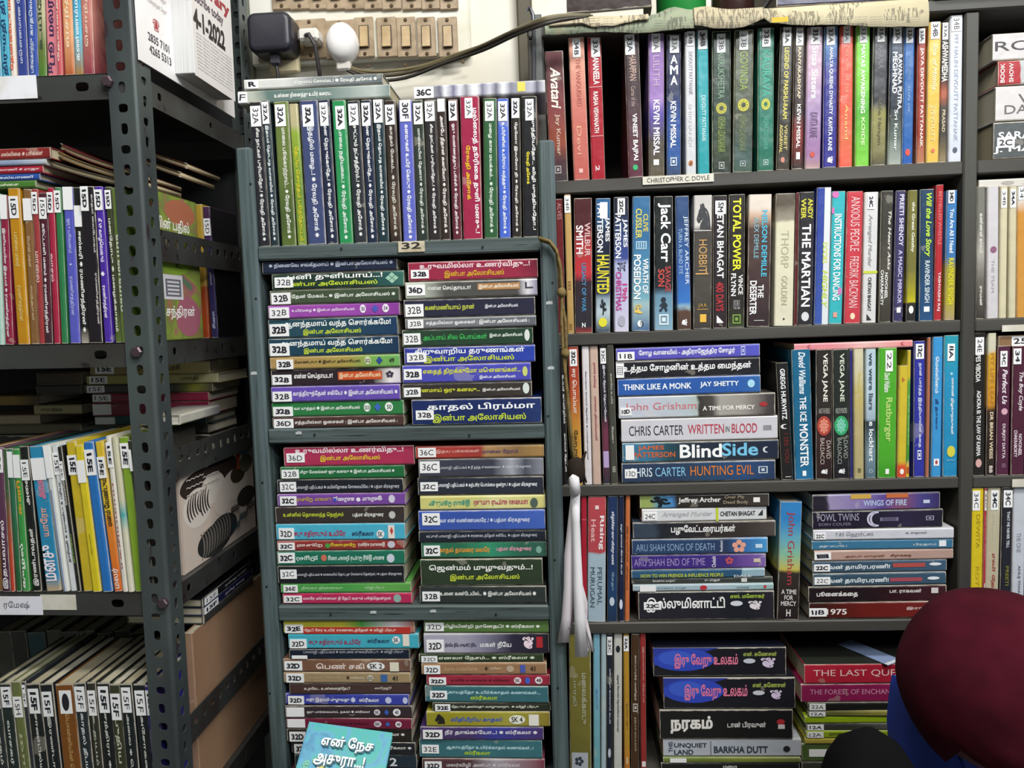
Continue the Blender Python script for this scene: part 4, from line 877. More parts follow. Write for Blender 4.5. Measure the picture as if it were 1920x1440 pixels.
# ------------------------------------------------------------------ books of the dark bookcase
B = 'books standing in the dark bookcase, '
standing(FR, (1430, 320), [
 (1031, 1066, 1021, 96, '5c3438@.2,7a3c3c@.45,8c4430@.7,4c3438@.85,3c3438@1', 'short plum and rust spine', 'Avatari|e8dcd0|.12 .44 .2 .75|i;Jay Kumar|c0a090|.48 .8 .3 .6;▣|a8a0a0|.88 .94 .35 .7'),
 (1076, 1106, 1065, 65, 'd09480@.2,c07064@.5,b85c54@1', 'salmon pink spine', 'THE VANQUISHED|a85048|.15 .48 .3 .65|l;Devi|e0a488|.62 .82 .4 .7|l;■|e0b0a8|.92 .95 .4 .65', '34B@.01 .14 .25 .75'),
 (1110, 1136, 1101, 65, 'a01c2c', 'scarlet spine with white capitals', 'ANANEELA|f8e8e4|.14 .33 .2 .65;RASHA VISWANATH|f4e0dc|.38 .67 .35 .7;▬|e0a0a0|.345 .35 .05 .95;▬|e0a0a0|.69 .695 .05 .95;2|f0d0d0|.9 .94 .4 .7', '33A@.01 .14 .1 .75'),
 (1179, 1207, 1170, 65, '3c2c30@.4,54343c@.7,5c2c3c@1', 'dark plum spine with green dot', 'HARAPPAN|c8a898|.14 .32 .25 .7|l;Curse of the|b09890|.36 .5 .35 .65|l;VINEET BAJPAI|f8f4f4|.55 .88 .3 .7;●|30a868|.91 .95 .35 .7', '33A@.0 .14 .3 .95'),
 (1217, 1247, 1216, 63, '8c6ca8@.3,9474b0@.45,5a4c9c@.55,4c4440@.75,5c5444@1', 'purple spine fading to brown', 'LILITH|b49cb8|.15 .36 .3 .7|l;KEVIN MISSAL|f0ecf4|.46 .85 .3 .7;■|e8e4dc|.88 .92 .35 .7', '33A@.0 .13 .25 .8'),
 (1251, 1278, 1251, 64, '20284c@.4,24488c@.6,2c5494@.85,384864@1', 'navy spine with stretched white capitals', 'A|f6f8fc|.145 .205 .25 .75|h;M|f6f8fc|.215 .28 .22 .78|h;A|f6f8fc|.29 .355 .25 .75|h;KEVIN MISSAL|f4f8fc|.47 .8 .35 .75;▣|c8d4e0|.87 .93 .3 .75', '33A@.01 .13 .15 .8'),
 (1286, 1306, 1284, 60, 'c8c8cc', 'pale grey spine with thin capitals', 'DEVDUTT PATTANAIK|8c8c98|.14 .44 .3 .65|l;SHIKHANDI|b8b8c0|.5 .8 .4 .7|l;●|c87840|.9 .94 .3 .75;🐧|282828|.905 .935 .4 .65', '34B@.0 .1 .15 .8'),
 (1310, 1332, 1307, 53, '22949c', 'bright teal spine', 'DEVDUTT PATTANAIK|d0f0f0|.45 .77 .3 .65|l', '34B@.0 .13 .1 .9'),
 (1336, 1372, 1336, 58, '24382c@.6,34402c@.85,2c3430@1', 'dark forest green spine, gold sun emblem', 'KURUKSHETRA|7c9c80|.15 .47 .35 .7|l;❂|a8a434|.5 .58 .22 .8;KRISHNA UDAYASANKAR|8ca04c|.6 .85 .3 .7|l;▣|a0a8a0|.92 .97 .35 .65', '33B@.02 .15 .3 .75'),
 (1375, 1412, 1378, 56, '48503c@.4,3c4434@.65,3c5450@.9,44584c@1', 'olive grey spine, gold sun emblem', 'GOVINDA|8ca44c|.15 .42 .3 .7|l;❂|b0ac34|.48 .57 .2 .8;KRISHNA UDAYASANKAR|7c8c5c|.6 .85 .35 .7|l;▣|98a8a4|.92 .96 .35 .65', '33B@.01 .14 .3 .75'),
 (1421, 1452, 1422, 53, '1c6c58@.8,246450@1', 'emerald green spine, gold sun emblem', 'KAURAVA|2c9c84|.15 .48 .25 .75;❂|b4b43c|.49 .57 .25 .8;KRISHNA UDAYASANKAR|58b09c|.62 .85 .35 .65|l;▣|a4c4bc|.92 .96 .35 .65', '33B@.0 .13 .25 .75'),
 (1456, 1481, 1464, 52, '2c2a24@.8,3c3428@1', 'black spine with stacked yellow capitals', 'LEGEND OF PARSHU-RAAM|d4c85c|.14 .64 .3 .65;VINEET|c0b068|.68 .86 .25 .5;AGGARWAL|d0c068|.68 .88 .6 .85;●|c88070|.91 .95 .4 .7', '33A@.0 .13 .2 .8'),
 (1485, 1506, 1490, 51, '2c1c18@.6,7c2420@.75,6c2420@.82,2c201c@1', 'black and red spine', 'RANYAKASHYAP|e0c8a8|.14 .5 .35 .65;KEVIN MISSAL|f4ece8|.54 .85 .3 .65;■|f0ece8|.88 .93 .3 .65', '33A@.01 .13 .2 .85'),
 (1510, 1540, 1515, 51, 'b89cb0@.3,9c84ac@.6,946c98@.9,b09090@1', 'lilac spine with white serif title', 'Sitas Sisters|fcfafc|.13 .5 .3 .7;KAVITA KANE|5c3c68|.6 .78 .25 .75|l;●|c04838|.88 .92 .4 .7', '33A@.0 .12 .2 .8'),
 (1543, 1569, 1546, 51, '3c6ca0@.15,2c2c80@.3,2c2884@1', 'indigo spine with white serif print', 'AHALYA QUEENS DYNASTY|e0e4f0|.14 .62 .35 .65;KAVITA KANE|e8ecf4|.64 .88 .35 .65;❦|f0f0f4|.92 .97 .3 .7', '33A@.0 .13 .25 .85'),
 (1574, 1600, 1576, 49, 'd8503c@.5,d06848@.8,dc5844@1', 'orange red spine', 'Nirvan of Jaya|e49070|.14 .5 .3 .65|l;Anand|f0c070|.55 .8 .35 .6|l', '33A@.0 .12 .25 .75'),
 (1604, 1631, 1606, 49, '74c03c@.4,50a434@.6,78c440@1', 'lime green spine', 'MAYAS AWAKENING|f4fcec|.13 .62 .35 .65;KOIDE|ccf0a8|.65 .85 .35 .6', '33A@.0 .12 .25 .75'),
 (1634, 1662, 1639, 50, '38383c@.4,303030@.55,8c8850@.62,78744c@.9,504c38@1', 'charcoal spine with olive lower half', 'KARNA|787880|.14 .3 .3 .65|l;Usha Narayan|58542c|.52 .85 .35 .65', '33A@.0 .11 .25 .75'),
 (1665, 1691, 1670, 51, '24344c@.25,242830@.6,58645c@.8,9ca49c@1', 'black and grey spine', 'RAVANA PUTRA|e8ecf0|.2 .6 .1 .4;MEGHNAD|f8f8f8|.18 .48 .45 .8;Sri Kumar|d0d8d4|.6 .9 .35 .6', '33A@.0 .12 .2 .8'),
 (1692, 1715, 1694, 53, '2c60a0@.7,2858a4@1', 'cobalt blue spine, red dot', 'PRADYUMNA|6890c4|.2 .38 .35 .65|l;SON OF|94b0d4|.42 .62 .4 .6|l;●|e04c3c|.89 .94 .3 .75', '33A@.0 .11 .2 .85'),
 (1719, 1735, 1722, 54, '94382c@.8,b07858@1', 'narrow rust spine with white capitals', 'JAYA DEVDUTT PATTANAIK|f0dcd0|.14 .88 .3 .75', '33A@.0 .11 .2 .9'),
 (1737, 1761, 1742, 42, 'd8b450', 'mustard yellow spine', 'Sita of Mithila|f4e4b0|.15 .48 .3 .65|i;DEVDUTT|ecd8a0|.6 .85 .4 .7|l;●|d07050|.9 .93 .35 .65', '34B@.0 .12 .15 .85'),
 (1762, 1777, 1767, 42, '34302c@.4,a8583c@.5,4c443c@.6,3c3830@.8,8c7c5c@1', 'narrow brown spine with tall letters', 'ASHWAMEDHA|e8e0d8|.13 .42 .1 .85;PRASAD|c8b89c|.62 .78 .3 .7', '33A@.0 .12 .15 .85'),
 (1786, 1811, 1794, 28, 'ccd0dc', 'tall pale lavender spine', 'MY NALIN DEVDUTT PATTANAIK|98a0b4|.13 .86 .35 .65|l;◉|505868|.9 .94 .35 .7', '34B@.01 .11 .15 .9'),
], '{o} from grey unit, bookcase shelf one', B + 'first shelf', d=0.13, base_v=SH[0])

standing(FR, (1430, 613), [
 (1046, 1061, 1040, 373, '6c2024', 'dark red spine half hidden', 'ALVES|c09090|.03 .15 .2 .7|l'),
 (1064, 1077, 1057, 360, 'c09c60@.6,b08c50@1', 'narrow tan spine', '▣|785830|.62 .68 .3 .7;▣|785830|.93 .97 .3 .7', '34B@.01 .13 .1 .95'),
 (1078, 1112, 1076, 372, '4c2024@.2,a82c30@.35,c0343c@.55,34242c@.62,2c2c34@.95,903834@1', 'maroon and red spine, pale grey capitals', 'WILBUR|d8b0b0|.18 .43 .1 .42;SMITH|f0e4e4|.2 .41 .5 .9;LEGACY OF WAR|4888b4|.48 .84 .35 .6;Z|f4f4f4|.92 .96 .4 .6'),
 (1117, 1145, 1117, 372, '285c8c@.1,20283c@.25,1c2438@.4,20304c@.7,90a4b0@.75,b8c8d0@.85,3c4c58@1', 'navy spine, yellow block capitals', 'JAMES|f4f4f8|.14 .32 .05 .42;PATTERSON|f6f6f8|.04 .4 .5 .9;HAUNTED|e0d434|.42 .71 .08 .92;🏃|182028|.75 .87 .3 .75|h;●|e0d834|.89 .96 .22 .8', '_@.03 .15 .2 .72'),
 (1152, 1180, 1151, 370, '242838@.1,30406c@.25,3c4c90@.45,b0b4d8@.5,ccc8dc@1', 'blue to lilac spine, white capitals', 'JAMES|f4f4f8|.16 .37 .08 .44;PATTERSON|f4f4f8|.12 .45 .52 .92;✈|202430|.48 .55 .2 .8|h;19th|c83c84|.64 .77 .1 .45;CHRISTMAS|b83c90|.55 .84 .5 .88;●|a8a8b8|.88 .96 .25 .75', '22C@.01 .13 .25 .75'),
 (1185, 1219, 1186, 369, '386c98@.3,4c88ac@.5,74a8b8@.75,a0bcc0@.8,4c6c94@1', 'steel blue spine, yellow author name', 'CLIVE|d8c858|.13 .26 .12 .4;CUSSLER|dcd060|.09 .31 .48 .82;▤|a8c8dc|.33 .39 .2 .8;WRATH OF|f2f6f8|.46 .72 .1 .42;POSEIDON|f6fafa|.43 .76 .52 .92;🌊|e8c460|.8 .87 .1 .6|h;●|f0f4f4|.92 .97 .4 .7;🐧|202830|.925 .965 .45 .65|h'),
 (1227, 1263, 1226, 369, '1c2020@.5,202830@.68,6890a8@.74,84a8bc@1', 'black to pale blue spine, white name', 'Jack Carr|fafcfc|.05 .49 .12 .8;SAVAGE|b84444|.52 .71 .12 .42;SON|cc4c44|.54 .67 .46 .8;🚶|1c2c38|.75 .86 .25 .7|h;▣|e0ecf0|.88 .96 .25 .75'),
 (1271, 1297, 1266, 368, '304c78@.2,3460a8@.6,3c78c4@.8,8cb0c4@.83,5c4438@.86,503c34@1', 'mid blue spine, thin white capitals', 'JEFFREY ARCHER|e0ecf8|.15 .66 .1 .45|l;TURN A BLIND EYE|a4c4e8|.24 .58 .55 .82|l;❦|f4f4f4|.92 .97 .3 .7'),
 (1300, 1335, 1301, 367, 'c8c4c0@.05,d4d0cc@.22,484440@.26,4c4842@.7,403c38@1', 'grey spine with bearded figure above', '♞|38383c|.06 .25 .15 .9|h;▬|e8e4e0|.26 .265 .05 1;HOBBIT|d0a060|.33 .58 .28 .72|l;▬|d0a060|.58 .59 .1 .8|h;J.R.R.|d0a048|.81 .84 .25 .75|hl;▬|d0a048|.85 .855 .2 .8|h;■|e8b848|.89 .95 .3 .65'),
 (1337, 1364, 1337, 367, '2c2628@.6,302428@1', 'brown black spine, red title below', 'ETAN BHAGAT|f6f4f4|.14 .62 .25 .72;400 DAYS|b82c34|.65 .87 .25 .8;◢|f4f4f4|.9 .96 .25 .75', 'SM@.04 .14 .1 .85'),
 (1366, 1397, 1367, 365, '2c2824@.85,3c4430@1', 'black spine, bold yellow title', 'TOTAL POWER|ecec30|.03 .57 .25 .75;VINCE|f0f0f0|.6 .75 .12 .4;FLYNN|f0f0f0|.59 .76 .55 .85;KYLE MILLS|b0b0b0|.79 .86 .3 .7|hl;▣|7c9c48|.9 .97 .25 .75'),
 (1401, 1445, 1405, 365, 'e0d4c8@.1,c8a890@.16,54403c@.25,34282c@1', 'wide brown black spine, cyan author name', 'NELSON DEMILLE|48b8d8|.12 .62 .18 .42;ALEX DEMILLE|88c0d0|.17 .48 .55 .75|l;THE|f4f4f4|.68 .78 .3 .55;DESERTER|fafafa|.65 .91 .6 .9;▬|c8c8c8|.95 .955 .25 .7', None),
 (1452, 1489, 1456, 363, '5c5448@.08,9c9484@.2,d8d4b8@.22,d8d4bc@1', 'cream spine, grey photo at head', 'THORP|b0ac90|.28 .56 .3 .7|l;GOLDEN|a8a488|.62 .84 .35 .65|l;●|303030|.94 .955 .45 .55'),
 (1490, 1495, 1494, 361, '5c1c24', 'very narrow wine red spine'),
 (1496, 1525, 1500, 360, '2c2a2e', 'charcoal spine, white block title', 'ANDY|d8d43c|.05 .2 .1 .42;WEIR|d8d43c|.05 .2 .55 .88;THE MARTIAN|fafafa|.24 .86 .2 .78;◉|d8d8dc|.9 .97 .25 .75'),
 (1527, 1553, 1533, 352, '34489c@.3,3c58a4@1', 'blue spine beside white edge, yellow print', '■|d8dce0|.0 1 .0 .45;DOORS|c0d040|.4 .55 .15 .5;HIGHLY|b8d040|.6 .88 .1 .5|i'),
 (1554, 1580, 1561, 359, '38b0b8', 'turquoise spine, white condensed title', '●|d06cb0|.0 .05 .5 1;●|d06cb0|.12 .17 .8 1;INSTRUCTIONS FOR DANCING|ecfcfc|.17 .82 .25 .78;●|c87cb0|.72 .78 .1 .4;■|d8a090|.91 .95 .4 .7'),
 (1584, 1615, 1590, 359, 'c43c48', 'coral red spine, thin pale capitals', 'ANXIOUS PEOPLE|f8c8c8|.04 .45 .2 .75|l;FREDRIK BACKMAN|f8c8c8|.49 .88 .2 .75|l;●|f0d8b8|.92 .97 .35 .65'),
 (1618, 1645, 1623, 360, 'd4d4d4', 'white spine, black author capitals', 'Arranged Murder|989898|.17 .57 .4 .75|i;▬|c4d040|.6 .62 .0 1;CHETAN BHAGAT|303030|.65 .91 .4 .65;◢|303030|.93 .98 .35 .7', '24C@.02 .13 .3 .8'),
 (1649, 1672, 1654, 358, '3c3a34@.3,504c44@.6,3c3830@1', 'dark grey spine, pale streaks', 'The Heart Asks|d8d4cc|.15 .6 .15 .4|i;NOVONEEL|f0f0ec|.62 .82 .35 .6;CHAKRABORTY|f0f0ec|.6 .87 .7 .95', None),
 (1677, 1696, 1683, 357, '3c3860', 'dusky violet spine', 'PREETI SHENOY|d8d4ec|.03 .42 .2 .65;A MAGIC MIRROR|c8c0e4|.45 .86 .25 .65;■|f4f4f4|.89 .93 .3 .7'),
 (1700, 1718, 1704, 357, '747038@.6,a8a024@.8,c0b820@.85,302c28@.86,2c2828@1', 'olive spine with black foot', 'the Great Gatsby|e8e8d0|.09 .47 .3 .7;◉|f0f0ec|.88 .94 .3 .8'),
 (1725, 1752, 1727, 355, '24405c@.5,28507c@1', 'dark blue spine, lime script title', 'Will the Love Story|c4e83c|.03 .51 .2 .7|i;RAVINDER SINGH|d0dce4|.54 .86 .3 .65;■|f0f4f4|.89 .93 .3 .7'),
 (1754, 1768, 1759, 346, 'b02c34', 'tall narrow scarlet spine', 'BETHELLED WHISTLE|e88888|.05 .44 .3 .7|l;YASHVASINI RAJ|f4dcdc|.64 .93 .25 .7'),
 (1772, 1792, 1777, 357, '3c78b4@.35,3c70a8@.5,9c9440@.6,b0a43c@.85,a8946c@1', 'blue to mustard spine', 'You Are All I Need|e8f0f4|.14 .48 .3 .7;RAVINDER SINGH|e0d824|.52 .88 .25 .75', '34D@.0 .1 .3 .9'),
], '{o} from grey unit, bookcase shelf two', B + 'second shelf', d=0.13, base_v=SH[1])

standing(FR, (1250, 906), [
 (1056, 1066, 1047, 645, '1c1c1c', 'black spine with hanging white letters', 'உயர் குன்றில்|ecece8|.2 .55 .15 .6;காலம் தேடல்|ecece8|.62 .9 .15 .6'),
 (1073, 1093, 1064, 640, 'a83c2c@.15,b8542c@.35,c89038@.6,c8963c@1', 'orange spine with sticker', 'ஈர பொய்யா|f0dcd0|.16 .48 .25 .75;கோபுரம்|382818|.6 .85 .3 .75', '32C@.02 .14 .15 .85'),
 (1097, 1111, 1090, 640, 'dcd6d8', 'narrow white spine, navy print', 'கோவை காலம் நேசமே ✱ பாலகுமாரன்|2c3050|.18 .82 .4 .65'),
 (1112, 1128, 1105, 641, 'c8ac9c', 'beige pink spine, red print', 'தாகூர் கவிதை|a45058|.12 .3 .3 .65;மாலை நிலவொளி|a45058|.36 .68 .3 .65|i'),
 (1132, 1145, 1124, 648, '24242c@.5,6c3448@.6,6c3448@.72,30303c@1', 'black spine, maroon and lilac bands', 'இன்ப நேரம் தொடுவேன்|e4e0e4|.14 .55 .25 .65;■|b49cc8|.76 .88 .1 .9', '32C@.02 .13 .1 .9'),
 (1146, 1159, 1137, 639, '44443c', 'dark grey green spine', 'கனவே உயிர்|c0c0b4|.2 .42 .35 .65;வேணு|c0c0b4|.58 .7 .35 .65;▣|c0c0b4|.87 .91 .3 .7'),
], '{o} from grey unit, bookcase shelf three', B + 'third shelf', d=0.13, base_v=SH[2])
S = 'books stacked flat in the dark bookcase, '
stack(FR, 907, [
 (1155, 1425, 648, '5a54b8@.8,5458c0@1', 'lavender blue book, white Tamil print', 'சோழ வானவில் - அதிராஜேந்திர சோழர்|f4f4fc|.16 .83 .2 .75;▣|c0c4ec|.87 .9 .15 .85', '11B@.01 .13 .3 .95'),
 (1155, 1426, 673, '202026', 'black book, large white Tamil title', 'உத்தம சோழனின் உத்தம மைந்தன்|fafafa|.05 .94 .2 .75', '▤@.0 .055 .1 .95'),
 (1158, 1426, 706, '2e5ca8@.85,3468a8@1', 'bright blue book, plain white capitals', 'THINK LIKE A MONK|f4f8fc|.04 .52 .32 .66;JAY SHETTY|f4f8fc|.58 .85 .3 .65;●|a8d8f0|.91 .96 .25 .7'),
 (1160, 1454, 740, 'c4c8d4@.2,b8c4c8@.45,b0bcb8@.5,3c3834@.52,4c4844@.6,a8a49c@.65,9c968e@.8,4c4444@.95,3c3838@1', 'white book, pink serif author name', 'John Grisham|d0787c|.04 .5 .3 .72|l;A TIME FOR MERCY|f4f0ec|.54 .87 .52 .72;●|a83030|.9 .95 .4 .6', '10D@.01 .08 .5 .85'),
 (1165, 1459, 783, 'd0ced4', 'light grey book, black and red capitals', 'CHRIS CARTER|303440|.05 .4 .3 .72|l;WRITTEN|c03850|.43 .66 .3 .7|l;IN|506060|.67 .695 .4 .65|l;BLOOD|c03850|.71 .87 .3 .7|l;▤|909098|.91 .96 .4 .6'),
 (1167, 1461, 828, '3c7898@.15,28505c@.3,283440@.4,20283c@1', 'dark slate book, big white and blue title', 'JAMES|d86838|.1 .27 .15 .42;PATTERSON|d06434|.07 .34 .48 .76;Blind|fcfcfc|.37 .64 .14 .82;Side|78c4e8|.64 .87 .12 .78;☾|e8ecf0|.9 .93 .35 .65', '_@.02 .075 .1 .85'),
 (1166, 1455, 866, '2c3c58@.3,2c4460@.5,2c4c78@.8,283858@1', 'navy book, orange capitals', 'CHRIS|e0f0f8|.05 .2 .25 .7|l;CARTER|88c4e4|.22 .42 .25 .7|l;HUNTING EVIL|e08038|.45 .86 .22 .7|l;▣|c0ccd8|.89 .95 .3 .65', '13D@.02 .1 .3 .75'),
], '{o}, stack on bookcase shelf three', S + 'third shelf', d=0.14, base_v=SH[2])
standing(FR, (1250, 906), [
 (1467, 1489, 1456, 681, '201e1e', 'short black spine, white capitals', 'GREGG HURWITZ|f8f8f8|.05 .48 .3 .72;☾|f4f4f0|.52 .56 .1 .6|h;I SEE YOU|7c2424|.6 .85 .3 .65|l;▬|e0e0e0|.97 .975 .3 .8|h'),
 (1491, 1527, 1484, 656, '1c6488@.8,2470a0@1', 'wide peacock blue spine, snowy serif title', 'David Walliams|ecf4fc|.02 .34 .3 .65|i;THE ICE|f4f8fc|.36 .55 .3 .65;MONSTER|f4f8fc|.57 .9 .25 .7;■|f4f8fc|.93 .97 .4 .6'),
 (1531, 1562, 1531, 656, '2c2824@.45,2c2020@.5,3c2424@.7,281c1c@1', 'black spine with red roundel', 'VEGA JANE|f0ece0|.03 .4 .3 .65;AND THE REBELS|b8b0a8|.45 .49 .15 .85|hl;●|b04434|.51 .66 .1 .95;⚙|f0a088|.53 .64 .25 .8;DAVID|c8bcb0|.7 .84 .12 .38|l;BALDACCI|c8bcb0|.68 .88 .5 .76|l;❦|f4f4f4|.92 .96 .3 .7'),
 (1564, 1595, 1562, 656, '242a26@.45,1c2824@.7,221c24@1', 'black spine with green roundel', 'VEGA JANE|d8dcc8|.03 .4 .3 .65;MAZE OF MONSTERS|b8bcb0|.45 .49 .15 .85|hl;●|34a468|.51 .66 .08 .95;⚙|90d8c8|.53 .64 .25 .8;DAVID|a8a8a0|.7 .84 .12 .38|l;BALDACCI|a8a8a0|.68 .88 .5 .76|l;❦|f4f4f4|.92 .96 .3 .7'),
 (1596, 1601, 1595, 656, '2c2c74', 'very narrow indigo spine'),
 (1602, 1621, 1601, 655, 'd0c8a8@.15,c0b06c@.35,b8a878@.6,b0a474@1', 'straw yellow spine', 'சோழ நாடு|d8cc78|.18 .34 .3 .65;▣|504830|.92 .95 .35 .65'),
 (1625, 1645, 1625, 655, 'b8ccd8@.35,a0b4c4@.53,30383c@.56,3c4c58@.62,78909c@.8,587080@1', 'misty blue spine, lowercase title', 'we were liars|384858|.03 .47 .3 .72;e lockhart|f0f4f4|.56 .87 .25 .7;☁|d0dce0|.93 .96 .3 .7'),
 (1647, 1682, 1649, 653, '4ea82c@.8,3c9424@1', 'wide grass green spine', 'David Walliams|e8f4e0|.19 .34 .4 .7|i;Ratburger|b8d878|.38 .72 .25 .7;■|f0f4ec|.93 .97 .4 .6', '22@.02 .18 .25 .65'),
 (1683, 1700, 1687, 686, 'd0b834@.85,d8542c@.9,d84c2c@1', 'short yellow spine, red foot', '▲|b86c30|.1 .15 .35 .7;●|f4f0e8|.92 .97 .3 .75'),
 (1701, 1712, 1700, 657, 'c8b434@.2,5c9c3c@.25,489034@.87,d8b434@.9,d8b434@1', 'narrow green and yellow spine', 'தமிழ் கதைகள்|e4f4d8|.35 .75 .35 .65|l;■|c04c2c|.92 .97 .25 .8'),
 (1715, 1736, 1716, 640, '30349c', 'indigo spine with white Tamil print', 'நான் பார்த்த இந்தியாவின் கதை|dce0f4|.16 .78 .3 .65;▣|e8ecf4|.8 .87 .35 .7', '12C@.02 .13 .15 .9'),
 (1737, 1743, 1741, 633, 'b06c50', 'very narrow terracotta spine'),
 (1747, 1766, 1751, 632, '3c94d0', 'sky blue spine, white and navy print', 'மெல்லினம்|f0f6fc|.14 .4 .4 .75;தீ தானா|204478|.44 .66 .4 .75;■|f0f0f0|.87 .92 .25 .8;●|b04040|.88 .91 .4 .65'),
 (1769, 1797, 1776, 629, '2c98ac@.1,2890bc@.3,2488b8@1', 'cyan blue spine, yellow round logo', 'மாஸன் நிழலுறவுகள்|f0f8fc|.3 .7 .3 .55;✱|b0e0f0|.26 .28 .4 .6;◉|d8d048|.78 .86 .2 .75;▬|80c4e0|.88 .885 .2 .8|h', 'IIA@.06 .18 .3 .8'),
], '{o} from grey unit, bookcase shelf three', B + 'third shelf', d=0.13, base_v=SH[2], start=6)
stack(FR, 655, [
 (1490, 1713, 641, 'e08c94@.3,e8b8b4@.6,e48c8c@1', 'thin pink book', '☾|c04860|.11 .14 .2 .7;☾|c04860|.9 .93 .2 .7'),
], '{o} and alone, lying on the third shelf row', S + 'third shelf row top', d=0.12)

standing(FR, (1250, 1167), [
 (1090, 1101, 1089, 928, 'ac2034', 'scarlet spine behind the hanging papers', '▬|e07070|.18 .185 .1 .9'),
 (1101, 1136, 1102, 927, 'b84850@.42,b04048@.44,a8bcc8@.46,a8bcc8@1', 'wide red over pale blue spine', 'Rising|f8eeee|.15 .42 .1 .4;Heat|e8b0ac|.18 .36 .55 .82;PERUMAL|485868|.56 .86 .2 .45|l;MURUGAN|485868|.56 .88 .6 .85|l;■|f0d8d0|.07 .1 .4 .6'),
 (1139, 1158, 1139, 918, '20345c@.5,24446c@.75,203450@1', 'dark blue spine, white Tamil title', 'சூழ்ச்சிக்கு காசு மூன்று வாசல்|e8eef6|.12 .54 .3 .7;●|c8d4e0|.8 .87 .3 .8;சேது|88a8c0|.6 .75 .35 .65'),
 (1160, 1171, 1159, 918, '1c2440', 'narrow midnight blue spine', 'ஏழு காலம் மீளும் கடல்|e4e8f0|.22 .62 .3 .65;●|d8dce8|.82 .9 .3 .85'),
 (1172, 1181, 1173, 915, 'c87040', 'narrow plain orange spine', 'இரவின் நிழல்|5c2c1c|.24 .75 .4 .7'),
], '{o} from grey unit, bookcase shelf four', B + 'fourth shelf', d=0.13, base_v=SH[3])
stack(FR, 1166, [
 (1200, 1442, 924, '9cac60@.08,5c98b8@.15,4c88c0@.25,302c28@.29,2c2824@.7,443c38@1', 'dark brown book, green and blue picture end', 'Jeffrey Archer|f0ecea|.3 .63 .22 .7;Over My|b8a88c|.66 .81 .12 .42|l;Dead Body|b8a88c|.65 .84 .5 .8|l;🏃|101820|.08 .24 .1 .9;■|f4f0ec|.88 .93 .3 .65'),
 (1204, 1439, 953, 'd8d8da', 'white book, bright green stripe', 'Arranged Murder|b4b4b8|.16 .57 .25 .7|i;■|c4d434|.595 .615 .0 1;CHETAN BHAGAT|303438|.63 .91 .3 .65;◢|303438|.93 .97 .2 .65', '24C@.01 .12 .25 .85'),
 (1187, 1455, 979, '384454@.15,20242c@.2,2c2628@.5,3c3430@.8,544c48@1', 'black and grey book, white Tamil script', 'பழுவேட்டரையர்கள்|f8f8f6|.27 .72 .18 .8'),
 (1185, 1440, 1010, '2c4468@.5,2c3c5c@.7,3c74b0@.85,4c9cd4@1', 'blue book, dusty serif title', 'ARU SHAH SONG OF DEATH|90a8c8|.03 .61 .3 .75|l;Roshani|d8dce8|.65 .67 .15 .85|h;✿|e8a490|.74 .84 .1 .9;■|c8e0f4|.91 .96 .4 .65'),
 (1184, 1437, 1040, '402c80@.5,40307c@.7,6c4c98@.85,8468b0@1', 'violet book, dusty serif title', 'ARU SHAH END OF TIME|a894c8|.02 .55 .25 .75|l;Chokshi|e0d8f0|.6 .63 .1 .85|h;✿|c05060|.7 .76 .2 .7;■|d8c4b0|.91 .96 .35 .6'),
 (1184, 1435, 1068, '305878@.8,305878@.835,90b0bc@.84,98b4c0@1', 'steel blue book, lime capitals', 'HOW TO WIN FRIENDS & INFLUENCE PEOPLE|c0c838|.07 .69 .45 .85;DALE|d8e0e4|.77 .9 .7 .95'),
 (1185, 1450, 1085, '3c403c', 'narrow grey green book', 'வேண்டிய வாழ்வு|d8dcd4|.15 .31 .25 .7;சு. ராஜன்|d8dcd4|.52 .63 .2 .7;■|d8d8d4|.78 .82 .1 .8'),
 (1187, 1451, 1096, 'a4b8c0@.3,a8bcc8@.48,b0c0cc@.6,98b8b8@1', 'pale blue grey book, red badge', 'காதல் வழி|506070|.17 .38 .4 .65|l;●|c03038|.48 .53 .15 .85;வாசகன்|506070|.74 .83 .35 .65|l;●|c04040|.93 .95 .2 .7', '_@.05 .165 .1 .98'),
 (1197, 1452, 1109, '24242c@.5,20222a@.8,2c2830@1', 'thick black book, huge white Tamil title', 'இல்லுமினாட்டி|fafaf8|.06 .64 .2 .72;எஸ். மனோகர்|b0cc48|.68 .93 .1 .28;●|d8dce4|.68 .77 .34 .52;❦|e8e0e4|.81 .91 .34 .65', '22C@.04 .17 .36 .62'),
], '{o}, stack nearer grey unit, bookcase shelf four', S + 'fourth shelf', d=0.14, base_v=SH[3])
standing(FR, (1250, 1167), [
 (1457, 1499, 1463, 942, '3484c4@.15,64a8c0@.3,88bc9c@.45,c8bc58@.57,38302c@.6,241c1e@1', 'sunset picture spine, red vertical name', 'John Grisham|b03c44|.08 .7 .3 .7|l;A TIME|d8d4d0|.74 .78 .15 .85|h;FOR|d8d4d0|.79 .83 .3 .7|h;MERCY|d8d4d0|.84 .88 .15 .85|h;H|e0dcd8|.91 .97 .4 .6|h'),
], '{o} after the first stack, bookcase shelf four', B + 'fourth shelf', d=0.14, base_v=SH[3], start=0)
